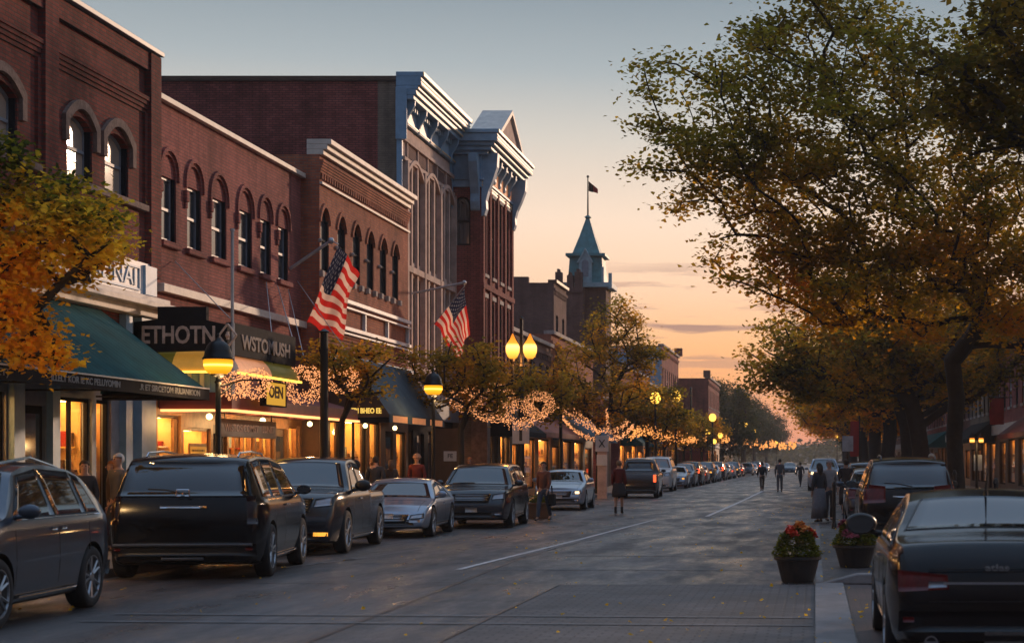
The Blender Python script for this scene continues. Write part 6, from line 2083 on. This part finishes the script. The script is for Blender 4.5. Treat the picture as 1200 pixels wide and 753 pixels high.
def wheel_proto(r, s):
    key = (round(r, 3), s)
    if key in WP: return WP[key]
    w = bpy.data.objects.new('wheel', None); w.empty_display_size = .1; KIDS[w.name] = []; col.objects.link(w)
    mb = MB()
    hw = .115
    mb.lathe([(r * .66, -hw * .8), (r * .72, -hw), (r * .93, -hw), (r * .985, -hw * .8), (r, -hw * .4), (r, hw * .4), (r * .985, hw * .8), (r * .93, hw), (r * .72, hw), (r * .66, hw * .8)], (0, 0, 0), 36, axis='X')
    ty = mb.build('tyre', M['tyre'], None, smooth=True); col.objects.unlink(ty)
    mb = MB()
    mb.lathe([(r * .70, hw * .98 * s), (r * .665, hw * .98 * s), (r * .62, hw * .5 * s), (r * .60, hw * .3 * s)], (0, 0, 0), 36, axis='X')
    mb.f = mb.f[:-2]; mb.m = mb.m[:-2]
    mb.lathe([(r * .60, hw * .1 * s), (r * .60, -hw * .5 * s), (r * .1, -hw * .5 * s)], (0, 0, 0), 36, 1, axis='X')
    mb.f = [f_ for f_ in mb.f if len(f_) < 36 or mb.v[f_[0]][0] * s < 0]; mb.m = ([0] * 108 + [1] * 400)[:len(mb.f)]
    mb.lathe([(r * .42, -hw * .3 * s), (r * .42, -hw * .2 * s)], (0, 0, 0), 24, 1, axis='X')
    x = hw * .75 * s
    for k in range(5):
        for d_ in (-.13, .13):
            a = 2 * math.pi * k / 5
            p0 = Vector((x, math.cos(a + d_ * .6) * r * .12, math.sin(a + d_ * .6) * r * .12)); p1 = Vector((x + .012 * s, math.cos(a + d_ * 1.6) * r * .66, math.sin(a + d_ * 1.6) * r * .66))
            mb.tube([p0, p1], [r * .055, r * .045], 5)
    mb.lathe([(r * .17, -.01), (r * .15, .02 * s), (.001, .026 * s)], (x, 0, 0), 14, axis='X')
    ri = mb.build('rim', [M['rim'], M['car_trim']], None, smooth=False); col.objects.unlink(ri)
    WP[key] = w; KIDS[w.name] = [ty, ri]
    col.objects.unlink(w)
    return w


# KIDS keyed by name must survive: names are unique in bpy.data even when unlinked
def place(o, x, y, rz): o.location = (x, y, 0); o.rotation_euler = (0, 0, R(rz)); return o


place(car('parked_suv', 'grey crossover at the lower left edge seen from its side, nose towards the viewer', 'hatch', 4.5, 1.9, 1.76, M['p_grey'], .37, (.19, .2), opts=('chrome', 'rails')), -9.5, 19.0, 184)
sv_ = place(car('parked_suv', 'large black SUV seen from behind, with tall body and roof rails, on the left', 'suv', 4.75, 2.26, 1.87, M['p_black'], .40, (.18, .2), opts=('chrome', 'rails', 'tall_lamps')), -9.60, 27.4, 8)
mb = MB()
for a, b in (((-.09, 0), (-.09, .09)), ((-.09, .09), (.09, .09)), ((.09, .09), (.09, 0)), ((-.09, 0), (-.03, 0)), ((.09, 0), (.03, 0)), ((0, .02), (0, .07))):
    mb.tube([(a[0], -2.405, 1.24 + a[1]), (b[0], -2.405, 1.24 + b[1])], .012, 6)
mb.build('badge', M['chrome'], sv_, world=False)
mb = MB(); mb.box(-.98, .98, -2.47, -2.34, .50, .545); mb.build('bumper_step', M['bumper_grey'], sv_, world=False, bevel=.015)
mb = MB(); mb.box(-.3, .3, -2.46, -2.4, .30, .34); mb.build('tow_cover', M['bumper_grey'], sv_, world=False, bevel=.01)
place(car('parked_pickup', 'dark navy pickup facing the viewer with an amber fog lamp, behind the black SUV', 'pickup', 5.5, 2.02, 1.84, M['p_navy'], .41, (.2, .17), lights=('off', 'off'), opts=('big_mirrors', 'fog', 'chrome')), -10.05, 34.3, 184.5)
place(car('parked_coupe', 'low silver-blue sports coupe facing the viewer between the pickup and the dark crossover', 'coupe', 4.5, 1.88, 1.36, M['p_silver'], .35, (.19, .19)), -9.85, 40.9, 183.5)
place(car('parked_suv', 'black crossover with a chrome-framed grille facing the viewer, right of the silver-blue coupe', 'suv', 4.7, 1.94, 1.7, M['p_navy'], .37, (.18, .2), opts=('chrome',)), -9.02, 46.6, 182.5)
place(car('parked_sedan', 'silver sedan with one glowing headlight, facing the viewer beyond the twin lamp post', 'sedan', 4.7, 1.84, 1.46, M['p_silver'], .34, lights=('on', 'off')), -9.2, 62.9, 182)
place(car('parked_pickup', 'dark pickup with a white roof and lit red tail lamps, seen from behind', 'pickup', 5.3, 1.95, 1.9, M['p_brown'], .39, detail=1, roofm=M['p_white'], lights=('off', 'on')), -8.5, 83.2, 2)
van = place(car('parked_suv', 'tall white van-like SUV facing the viewer, beyond the white-roofed pickup', 'suv', 5.0, 2.0, 2.05, M['p_white'], .37, detail=1), -9.25, 100.5, 181)
protoS = place(car('parked_sedan', 'pale silver sedan, first of the row beyond the white van', 'sedan', 4.6, 1.82, 1.46, M['p_silver'], .33, detail=1, lights=('amber', 'on'), group='cars parked far down the left kerb'), -9.1, 111, 181)
protoH = place(car('parked_suv', 'light grey hatchback, second of the row beyond the white van', 'hatch', 4.4, 1.84, 1.62, M['p_grey'], .34, detail=1, group='cars parked far down the left kerb'), -9.1, 118, 180)
protoR = place(car('parked_sedan', 'red sedan in the distant left-hand row, facing away', 'sedan', 4.6, 1.82, 1.46, M['p_red'], .33, detail=1, lights=('off', 'on'), group='cars parked far down the left kerb'), -9.1, 132, 0)
protoD = place(car('parked_suv', 'dark SUV with lit tail lamps in the distant left-hand row, just before the red sedan', 'suv', 4.7, 1.9, 1.75, M['p_navy'], .36, detail=1, lights=('amber', 'on'), group='cars parked far down the left kerb'), -9.1, 125, 0)
seq = [(protoD, 140, 180, 'dark SUV with amber lamps facing the viewer, just past the red sedan'), (protoS, 148, 180, 'silver sedan second past the red sedan'), (protoD, 157, 0, 'dark SUV with glowing tail lamps, third past the red sedan'),
       (protoH, 166, 180, 'grey hatchback fourth past the red sedan'), (protoS, 176, 0, 'silver sedan fifth past the red sedan, facing away'), (protoD, 187, 180, 'dark SUV sixth past the red sedan, lamps facing the viewer'),
       (protoR, 199, 0, 'distant red sedan with lit tail lamps, seventh past the nearer red one'), (protoH, 212, 180, 'grey hatchback eighth past the red sedan'), (protoS, 227, 180, 'silver sedan ninth past the red sedan'),
       (protoD, 244, 0, 'dark SUV tenth past the red sedan with tail lamps glowing'), (protoH, 263, 180, 'grey hatchback eleventh past the red sedan'), (protoS, 285, 180, 'farthest silver sedan of the left row')]
for o, y, rz, lb in seq:
    c = copy_tree(o); place(c, -9.1 + (.6 if y > 200 else 0), y, rz); c['label'] = lb

# right-hand side
nr = place(car('parked_sedan', 'nearest dark sedan in the lower right corner seen from behind, with red tail lamp cluster', 'sedan', 4.7, 1.9, 1.50, M['p_black'], .35, opts=('chrome', 'antenna', 'big_mirrors')), 1.55, 16.3, 0)
def sedan_details(o):
    for x0, x1, z in ((-.62, .62, .60), (-.62, .62, .865)):
        mb = MB(); mb.box(x0, x1, -2.372, -2.362, z, z + .008); mb.build('boot_gap', M['car_trim'], o, world=False)
    mb = MB(); mb.box(-.5, .5, -2.385, -2.36, .745, .765); mb.build('boot_trim', M['chrome'], o, world=False)
    for s in (-1, 1):
        mb = MB(); mb.lathe([(.05, -.05), (.055, .0), (.045, .0), (.04, -.03)], (0, 0, 0), 16)
        k = mb.build('exhaust', M['chrome'], o, world=False); k.data.transform(Matrix.Translation((s * .6, -2.36, .27)) @ Matrix.Rotation(R(90), 4, 'X'))


sedan_details(nr)
bt = text('atlas', .075, M['chrome'], nr, (.1, -2.362, .88), ROT_S, name='badge', ext=.004, bold=.002, fit=.2, par_local=True)
bt.data.transform(Matrix.Translation((-.16, 0, .0)))
place(car('parked_suv', 'black SUV with a wide red tail lamp, ahead of the nearest sedan', 'suv', 4.6, 2.0, 1.84, M['p_black'], .37, opts=('rails',)), 1.86, 35.7, 0)
place(car('parked_sedan', 'grey car peeping out left of the black SUV on the right', 'hatch', 4.4, 1.84, 1.6, M['p_grey'], .34, detail=1), 1.72, 47.5, 0)
place(car('oncoming_pickup', 'pale pickup truck facing the viewer with glowing headlamps, far down on the right', 'pickup', 5.3, 1.95, 1.95, M['p_silver'], .39, detail=1, roofm=M['p_white'], lights=('on', 'off')), .55, 103, 180)
for o, x, y, rz, lb in ((protoD, 1.9, 60, 0, 'dark SUV third in the right-hand parking bays, behind the grey car'), (protoS, 1.9, 69, 0, 'silver sedan fourth in the right-hand parking bays'), (protoH, 1.9, 118, 0, 'grey hatchback in the right-hand bays beyond the oncoming pickup'),
                        (protoD, 1.9, 135, 180, 'dark SUV in the right-hand bays second beyond the oncoming pickup'), (protoS, 1.8, 150, 180, 'silver sedan in the right-hand bays third beyond the oncoming pickup'), (protoH, -3.4, 230, 180, 'small pale car driving far down the middle of the street')):
    c = copy_tree(o); place(c, x, y, rz); c['label'] = lb; c['group'] = 'cars in the right-hand bays and lane'
for o in (protoD, protoS, protoH, protoR): pass

# ================================================================== planters
def planter(label, x, y, w, fl, seed):
    rs = np.random.RandomState(seed)
    r = thing('flower_planter', label, 'planter', (x, y, 0), group=None)
    mb = MB(); mb.lathe([(w * .36, 0), (w * .38, .02), (w * .5, .31), (w * .56, .33), (w * .56, .37), (w * .5, .375), (w * .5, .33), (w * .49, .32), (0, .315)], (0, 0, .0), 4 if False else 28)
    mb.build('pot', M['planter_dark'], r, smooth=False, world=False)
    n = 2300
    v = rs.normal(size=(n, 3)); v /= np.linalg.norm(v, axis=1)[:, None]; v[:, 2] = abs(v[:, 2])
    rad = rs.uniform(.55, 1, n) ** .5
    lump = 1 + .13 * np.sin(v[:, 0] * 6 + seed) * np.cos(v[:, 1] * 5) + .08 * np.sin(v[:, 2] * 11)
    P = v * (rad * lump)[:, None] * np.array([w * .52, w * .52, .45]) + np.array([0, 0, .36])
    finish('foliage', leaf_mesh(rs, P, .045, name='foliage'), M['leaf_planter'], r)
    for nm, m_, k, lo in fl:
        sel = v[:, 2] > lo
        Q = (v * lump[:, None] * 1.04 * np.array([w * .52, w * .52, .46]) + np.array([0, 0, .37]))[sel]
        c0 = rs.randint(0, len(Q), 5)
        d = np.min([np.linalg.norm(Q - Q[c], axis=1) for c in c0], axis=0)
        Q = Q[np.argsort(d + rs.uniform(0, .1, len(d)))[:k]]
        V = []; Fc = []
        for q in Q:
            for p in range(3):
                c = q + rs.normal(size=3) * .008
                for a in range(5): V.append(c + np.array([math.cos(a * 1.257) * .026, math.sin(a * 1.257) * .026, .008 * math.sin(a * 2)]) @ np.array(Matrix.Rotation(rs.uniform(-1, 1), 3, 'X')))
                Fc.append(range(len(V) - 5, len(V)))
        o = finish(nm, np_mesh(nm, np.array(V), np.array([list(f) for f in Fc])), m_, r)
    return r


M['leaf_planter'] = leaf_mat('leaf_planter', [(0, rgb(50, 62, 26)), (.45, rgb(116, 116, 36)), (.8, rgb(176, 150, 42)), (1, rgb(206, 150, 44))], cs=6)
M['petal_red'] = mat('petal_red', (.85, .06, .02), .7, var=.3); M['petal_orange'] = mat('petal_orange', (.8, .25, .03), .7, var=.3)
M['petal_pink'] = mat('petal_pink', (.45, .08, .12), .7, var=.3); M['petal_white'] = mat('petal_white', (.6, .45, .42), .7, var=.2)
planter('dark planter of red and orange flowers standing alone on the brick strip', -.25, 24.8, .62, (('red_flower', M['petal_red'], 170, .6), ('orange_flower', M['petal_orange'], 110, .65)), 1)
planter('dark planter of pink and white flowers partly behind the near sedan mirror', .66, 28.2, .66, (('pink_flower', M['petal_pink'], 200, .3), ('white_flower', M['petal_white'], 90, .5)), 2)
planter('flower planter farther back between the black SUV and the near sedan', 1.75, 29.5, .6, (('orange_flower', M['petal_orange'], 40, .3),), 3)
bx = thing('kerb_planter', 'low dark box planter on the road edge left of the walking person in jeans', 'planter', (-8.45, 52.2, 0))
mb = MB(); mb.poly_prism([(-.34, -.25, 0), (.34, -.25, 0), (.34, .25, 0), (-.34, .25, 0)], (0, 0, .42)); mb.box(-.38, .38, -.29, .29, .42, .48); mb.build('box', M['brown_paint'], bx, world=False, bevel=.015)
rs = np.random.RandomState(4)
finish('foliage', leaf_mesh(rs, rs.normal(size=(900, 3)) * np.array([.16, .12, .08]) + np.array([0, 0, .54]), .05, name='foliage'), M['leaf_planter'], bx)
# low kerb stop by the second planter
ks = thing('kerb_stop', 'low pale sloping concrete stop between the planters and the near sedan', 'kerb stop', (.55, 24.4, 0))
mb = MB(); mb.poly_prism([(.1, 24.35, .005), (.95, 24.15, .005), (.95, 24.15, .16), (.6, 24.25, .15)], (0, .28, 0)); mb.build('block', M['kerb'], ks, bevel=.02)
for i, (x, y, H_) in enumerate(((.5, 44.5, 1.2), (3.6, 44, 1.5), (3.5, 33, 1.4))):
    b_ = thing('bollard', ['slim dark bollard at the right road edge beside the pair in long clothes', 'thin post behind the black SUV on the right pavement', 'post with a pale cap behind the black SUV on the right'][i], 'bollard', (x, y, 0))
    mb = MB(); mb.lathe([(.07, 0), (.06, .1), (.045, .15), (.045, H_ - .1), (.06, H_ - .08), (.04, H_), (0.01, H_ + .03)], (0, 0, 0), 10); mb.build('shaft', M['iron'], b_, world=False)
ks = thing('sidewalk_sign', 'small pale sign board on a post far down the right side', 'sign', (1.5, 78, 0))
mb = MB(); mb.tube([(0, 0, 0), (0, 0, 2.9)], .03); mb.build('post', M['iron'], ks, world=False)
mb = MB(); mb.box(-.25, .25, -.03, -.01, 2.2, 2.9); mb.build('plate', M['galv'], ks, world=False)
ks = thing('banner', 'small red banner on a pole down the right side', 'banner', (2.4, 92, 0))
mb = MB(); mb.tube([(0, 0, 0), (0, 0, 4.2)], .04); mb.build('post', M['iron'], ks, world=False)
mb = MB(); mb.box(-.5, -.02, -.02, 0, 2.0, 3.9); mb.build('cloth', M['red_cloth'], ks, world=False)


# ================================================================== people
SK = [mat('skin_a', (.42, .24, .17), .6, var=.1), mat('skin_b', (.2, .11, .07), .6, var=.1)]


def cloth_m(n, c): 
    if 'cl_' + n not in M: M['cl_' + n] = mat('cloth_' + n, c, .85, var=.2, scale=9, bump=.3, bscale=40)
    return M['cl_' + n]


def skin_mesh(V, E, Rr, root=0, sub=1):
    me = bpy.data.meshes.new('sk'); me.from_pydata(V, E, [])
    o = bpy.data.objects.new('sk', me); col.objects.link(o)
    md = o.modifiers.new('s', 'SKIN'); md.use_smooth_shade = True
    for i, r in enumerate(Rr):
        sv2 = me.skin_vertices[0].data[i]; sv2.radius = r if isinstance(r, tuple) else (r, r); sv2.use_root = (i == root)
    s = o.modifiers.new('u', 'SUBSURF'); s.levels = sub; s.render_levels = sub
    dg = bpy.context.evaluated_depsgraph_get()
    m2 = bpy.data.meshes.new_from_object(o.evaluated_get(dg)); bpy.data.objects.remove(o)
    return m2


def person(label, x, y, face=0, H=1.72, z=0, top=('black', (.02, .02, .025)), bottom=('jeans', (.035, .05, .08)), hair=(.03, .02, .015), hairlen='short', pose='stand', skirt=None, hood=False, fem=False, skin=0, coat=False, hat=None):
    r = thing('person', label, 'person', (x, y, z)); r.rotation_euler = (0, 0, R(face))
    k = H / 1.72
    walk = pose == 'walk'
    sw = .17 if fem else .2
    a = .24 if walk else .03      # stride
    V, E, Rr = [], [], []
    def vtx(p, rad, par=None):
        V.append(tuple(c * k for c in p)); Rr.append(tuple(c * k for c in rad) if isinstance(rad, tuple) else rad * k)
        if par is not None: E.append((par, len(V) - 1))
        return len(V) - 1
    pel = vtx((0, 0, .95), (.15, .11))
    wa = vtx((0, 0, 1.1), (.125, .095), pel); ch = vtx((0, 0, 1.27), (.155, .11), wa); sh = vtx((0, -.005, 1.41), (.11, .08), ch)
    nk = vtx((0, .0, 1.49), .052, sh); h0 = vtx((0, .02, 1.555), (.068, .078), nk); h1 = vtx((0, .015, 1.63), (.078, .092), h0); h2 = vtx((0, .005, 1.69), (.055, .065), h1)
    arms = []
    for s in (-1, 1):
        f = -s * a
        s0 = vtx((s * (sw - .03), 0, 1.4), .055, sh)
        el_ = vtx((s * (sw + .035), f * .35 - .02, 1.13), .042, s0)
        if pose == 'phone' and s == 1: wr_ = vtx((s * (sw - .03), .24, 1.2), .028, el_); hd = vtx((s * (sw - .05), .31, 1.22), (.03, .02), wr_)
        else: wr_ = vtx((s * (sw + .025), f * .7 + .05, .9), .028, el_); hd = vtx((s * (sw + .02), f * .75 + .07, .83), (.022, .036), wr_)
        arms.append((s0, el_, wr_))
        hv = Vector(V[hd]) / k; wv = Vector(V[wr_]) / k; d = (hv - wv).normalized()
        for q in range(4):
            b0 = hv + Vector((0, (q - 1.5) * .02, 0)) + d * .03
            f1 = vtx(tuple(b0 + d * .03), .0085, hd); vtx(tuple(b0 + d * (.06 + .008 * (q in (1, 2))) + Vector((-s * .014, 0, 0))), .007, f1)
        t1_ = vtx(tuple(hv + Vector((-s * .012, .04, .012))), .010, hd); vtx(tuple(hv + Vector((-s * .02, .058, -.02))), .008, t1_)
    legs = []
    for s in (-1, 1):
        f = s * a
        hp = vtx((s * .09, 0, .88), .088, pel); kn = vtx((s * .095, f * .55 + .02, .49), .058, hp)
        ank = vtx((s * .095, f * 1.1 - (.06 if f < 0 else 0), .09 + (.05 if f < -.1 else 0)), .036, kn)
        toe = vtx((s * .1, V[ank][1] / k + .15, .035), (.038, .028), ank); legs.append((hp, kn, ank, toe))
    body = finish('body', skin_mesh(V, E, Rr, pel), SK[skin], r)
    vv = lambda i: tuple(c / k for c in V[i])
    # upper garment
    def chain(items, edges, m, nm):
        Vc = [tuple(c * k for c in p) for p, _ in items]; Rc = [tuple(c * k for c in q) if isinstance(q, tuple) else q * k for _, q in items]
        return finish(nm, skin_mesh(Vc, edges, Rc), m, r)
    it = [((0, 0, .86 if not coat else .62), (.175, .135) if not coat else (.2, .16)), ((0, 0, 1.1), (.15, .118)), ((0, 0, 1.28), (.175, .13)), ((0, -.005, 1.41), (.13, .098)), ((0, 0, 1.46), (.075, .07))]
    ed = [(0, 1), (1, 2), (2, 3), (3, 4)]
    for (s0, e0, w0) in arms:
        b = len(it); it += [(vv(s0), .075), (vv(e0), .06), (tuple(Vector(vv(e0)).lerp(Vector(vv(w0)), .9)), .045)]
        ed += [(3, b), (b, b + 1), (b + 1, b + 2)]
    chain(it, ed, cloth_m(*top), 'jacket')
    if skirt:
        zl = skirt; mb = MB(); n = 24; prof = [(1.0, .165), (.85, .2), ((zl + .85) / 2, .225), (zl, .26 if zl < .3 else .22), (zl + .01, .2), (.9, .15)]
        rows = []
        for z_, rr_ in prof:
            rows.append([(rr_ * (1 + .05 * math.sin(q * 5)) * math.cos(2 * math.pi * q / n) * k, rr_ * .78 * (1 + .05 * math.sin(q * 5)) * math.sin(2 * math.pi * q / n) * k, z_ * k) for q in range(n)])
        vs = [p for row in rows for p in row]
        mb.add(vs, [(i * n + q, i * n + (q + 1) % n, (i + 1) * n + (q + 1) % n, (i + 1) * n + q) for i in range(len(rows) - 1) for q in range(n)])
        mb.build('skirt', cloth_m(*bottom), r, smooth=True, world=False)
    else:
        it = [((0, 0, .97), (.165, .125)), ((0, 0, .9), (.165, .125))]; ed = [(0, 1)]
        for hp, kn, ank, toe in legs:
            b = len(it); it += [(tuple(Vector(vv(hp)) + Vector((0, 0, -.05))), .1), (vv(kn), .075), (tuple(Vector(vv(ank)) + Vector((0, 0, .0))), .06)]; ed += [(1, b), (b, b + 1), (b + 1, b + 2)]
        chain(it, ed, cloth_m(*bottom), 'trousers')
    for hp, kn, ank, toe in legs:
        it = [(tuple(Vector(vv(ank)) + Vector((0, -.04, -.035))), (.045, .04)), (tuple(Vector(vv(toe)) + Vector((0, -.05, .01))), (.047, .035)), (tuple(Vector(vv(toe)) + Vector((0, .03, 0))), (.035, .025))]
        if skirt and zl > .4: it.insert(0, (tuple(Vector(vv(ank)) + Vector((0, -.02, .16))), .05))
        chain(it, [(i, i + 1) for i in range(len(it) - 1)], M['cl_shoe'], 'shoe')
    hc = Vector((0, .012, 1.625)) * k
    hm = hat_m = cloth_m('hair%.2f' % hair[0], hair)
    mb = MB(); mb.ball(tuple(hc + Vector((0, -.018, .018)) * k), .1 * k, 16, 10, 0, (.9, 1.0, 1.0))
    # keep only crown and back
    me_v = []; keep = []
    for i, p in enumerate(mb.v):
        me_v.append(p)
    for f_ in mb.f:
        c = sum((Vector(mb.v[i]) for i in f_), Vector()) / 4 - hc
        if c.z > .045 * k or c.y < -.015 * k - max(0, .0 - c.z) * .2 and c.z > -.06 * k: keep.append(f_)
    mb.f = keep; mb.m = [0] * len(keep)
    if hairlen == 'long':
        mb.tube([tuple(hc + Vector((0, -.06, .03)) * k), tuple(hc + Vector((0, -.085, -.1)) * k), tuple(hc + Vector((0, -.09, -.24)) * k)], [.085 * k, .085 * k, .05 * k], 12)
    elif hairlen == 'puff':
        mb.ball(tuple(hc + Vector((0, -.01, .04)) * k), .135 * k, 14, 10)
    mb.build('hair', hm, r, smooth=True, world=False)
    if hood or hat:
        mb = MB(); mb.ball(tuple(hc + Vector((0, -.03, .02)) * k), .125 * k, 16, 10, 0, (.95, 1, 1.05))
        mb.f = [f_ for f_ in mb.f if (lambda c: c.z > (.03 if hat else .05) * k or (hood and c.y < .02 * k))(sum((Vector(mb.v[i]) for i in f_), Vector()) / 4 - hc)]; mb.m = [0] * len(mb.f)
        mb.build('hood' if hood else 'hat', cloth_m(*(hat or top)), r, smooth=True, world=False)
    for s in (-1, 1):
        mb = MB(); mb.ball(tuple(hc + Vector((s * .03, .088, .01)) * k), .011 * k, 8, 6); mb.build('eye', M['cl_shoe'], r, smooth=True, world=False)
        mb = MB(); mb.ball(tuple(hc + Vector((s * .079, -.005, -.005)) * k), .026 * k, 8, 6, 0, (.35, .7, 1)); mb.build('ear', SK[skin], r, smooth=True, world=False)
    mb = MB(); mb.add([tuple(hc + Vector(p) * k) for p in ((0, .09, .012), (-.014, .09, -.03), (.014, .09, -.03), (0, .118, -.026), (0, .09, -.036))], [(0, 1, 3), (0, 3, 2), (1, 4, 3), (3, 4, 2)]); mb.build('nose', SK[skin], r, world=False)
    mb = MB(); mb.ball(tuple(hc + Vector((0, .086, -.053)) * k), .018 * k, 8, 5, 0, (1.2, .5, .3)); mb.build('mouth', M['lip'], r, smooth=True, world=False)
    return r


M['cl_shoe'] = mat('shoe', (.012, .011, .012), .6, var=.2); M['lip'] = mat('lip', (.25, .08, .07), .6, var=0)
BLK = ('black', (.03, .03, .036)); GRY = ('grey', (.10, .10, .11)); RED = ('darkred', (.11, .010, .010)); RUST = ('rust', (.17, .05, .025)); NAVY = ('navy', (.02, .025, .045)); JEAN = ('jeans', (.045, .06, .09)); PALE = ('pale', (.26, .24, .24)); BRN = ('brown', (.06, .035, .025)); LTG = ('lightgrey', (.16, .16, .18))
person('dark-haired woman in a dark coat between the grey crossover and the black SUV', -12.5, 29.2, 200, 1.62, .13, BLK, NAVY, hairlen='long', fem=True, coat=True)
person('white-haired person walking on the left pavement above the roof of the black SUV', -12.0, 29.4, 150, 1.74, .13, GRY, BLK, hair=(.5, .48, .46), pose='walk')
person('orange-haired person beside the white-haired walker on the left pavement', -12.6, 30.6, 120, 1.62, .13, BRN, BLK, hair=(.35, .12, .03), fem=True)
person('person with short dark hair just visible over the navy pickup roof', -12.2, 41.0, 150, 1.72, .13, BLK, BLK)
person('person with a round black head of hair standing by the pickup mirror', -11.1, 41.2, 20, 1.58, .13, BLK, BLK, hairlen='puff', skin=1)
person('left one of a couple in dark clothes before the lit shop window', -12.15, 47.2, 10, 1.74, .13, BLK, NAVY, pose='walk', coat=True)
person('right one of a couple before the lit shop window, in a paler top', -11.9, 47.9, 20, 1.64, .13, BRN, BLK, hair=(.12, .06, .03), hairlen='long', fem=True)
person('pedestrian farther left of the couple, in front of the bright shop window', -12.6, 48.6, 60, 1.66, .13, PALE, BLK, hair=(.2, .1, .05))
person('person in a dark red hooded jacket on the pavement left of the twin lamp', -11.85, 50.8, 175, 1.8, .13, RED, BLK, hat=('beige', (.35, .2, .15)))
person('grey-haired person seen over the roof of the black crossover', -11.6, 57.3, 170, 1.74, .13, BRN, BLK, hair=(.35, .25, .22))
person('person in a rust vest and jeans walking along the parked cars', -7.98, 50.2, 170, 1.72, 0, RUST, JEAN, hairlen='long', pose='walk', fem=True)
person('woman in a dark red jacket and short dark skirt standing in the road', -6.5, 56.6, 0, 1.76, 0, RED, BLK, hair=(.22, .13, .07), skirt=.55, fem=True)
person('dark-clothed pedestrian in mid street, left one of the distant pair', -3.1, 100, 10, 1.7, 0, BLK, BRN, pose='walk')
person('tall grey-clad pedestrian in mid street, right one of the distant pair', -2.0, 97, 0, 1.86, 0, GRY, GRY)
person('small dark figure walking alone far off right of the distant pair', -1.0, 117, 20, 1.65, 0, BLK, BLK, pose='walk', coat=True)
person('person in a dark top and long grey skirt at the right road edge', .12, 48.8, 30, 1.68, 0, BLK, LTG, hairlen='long', skirt=.12, fem=True)
person('companion in a pale grey jacket beside the person in the long grey skirt', .42, 50.0, 200, 1.76, 0, PALE, BLK, hair=(.3, .25, .25))
person('person in a long black coat by the grey car at the right', 1.0, 55, 10, 1.8, .0, BLK, BLK, coat=True, skirt=.35)
person('grey-haired person standing beyond the black SUV on the right pavement', 3.55, 52, 200, 1.84, .13, GRY, BLK, hair=(.4, .38, .36))
bg_ = thing('shoulder_bag', 'dark bag hanging at the side of the walking person in jeans', 'bag', (-7.72, 50.15, .45))
mb = MB(); mb.box(-.09, .09, -.16, .16, 0, .34); mb.build('pouch', M['dark_paint'], bg_, world=False, bevel=.03)
mb = MB(); mb.tube([(0, -.13, .33), (-.02, -.06, .58), (-.02, .06, .58), (0, .13, .33)], .012, 5); mb.build('strap', M['dark_paint'], bg_, world=False)
tb = thing('litter_bin', 'squat black litter bin at the kerb beside the silver sedan', 'bin', (-7.6, 54.2, 0))
bpy.data.objects.remove(tb)

# ================================================================== evening haze over the street
if HAZE:
    h = MB(); h.box(-900, 900, -30, 1700, -1.2, 60)
    hm_ = bpy.data.materials.new('haze'); hm_.use_nodes = True
    t = hm_.node_tree
    for n_ in list(t.nodes): t.nodes.remove(n_)
    v_ = nd(t, 'ShaderNodeVolumePrincipled'); v_.inputs['Color'].default_value = (.9, .82, .78, 1); v_.inputs['Density'].default_value = .0004; v_.inputs['Anisotropy'].default_value = .3
    o_ = nd(t, 'ShaderNodeOutputMaterial'); t.links.new(v_.outputs[0], o_.inputs['Volume'])
    hz = h.build('haze', hm_); hz['kind'] = 'stuff'

rs = np.random.RandomState(31)
n = 520
fx = np.where(rs.rand(n) < .5, rs.normal(.3, 1.4, n), rs.uniform(-10.4, 3.2, n)); fy = 15 + rs.rand(n) ** 1.4 * 50
fl = finish('fallen_leaves', leaf_mesh(rs, np.stack([fx, fy, np.full(n, .03)], 1), .045, name='fallen_leaves', droop=.12), M['leaf_gold'])
setp(fl, 'scattered yellow fallen leaves on the road', 'leaves', kind='stuff')
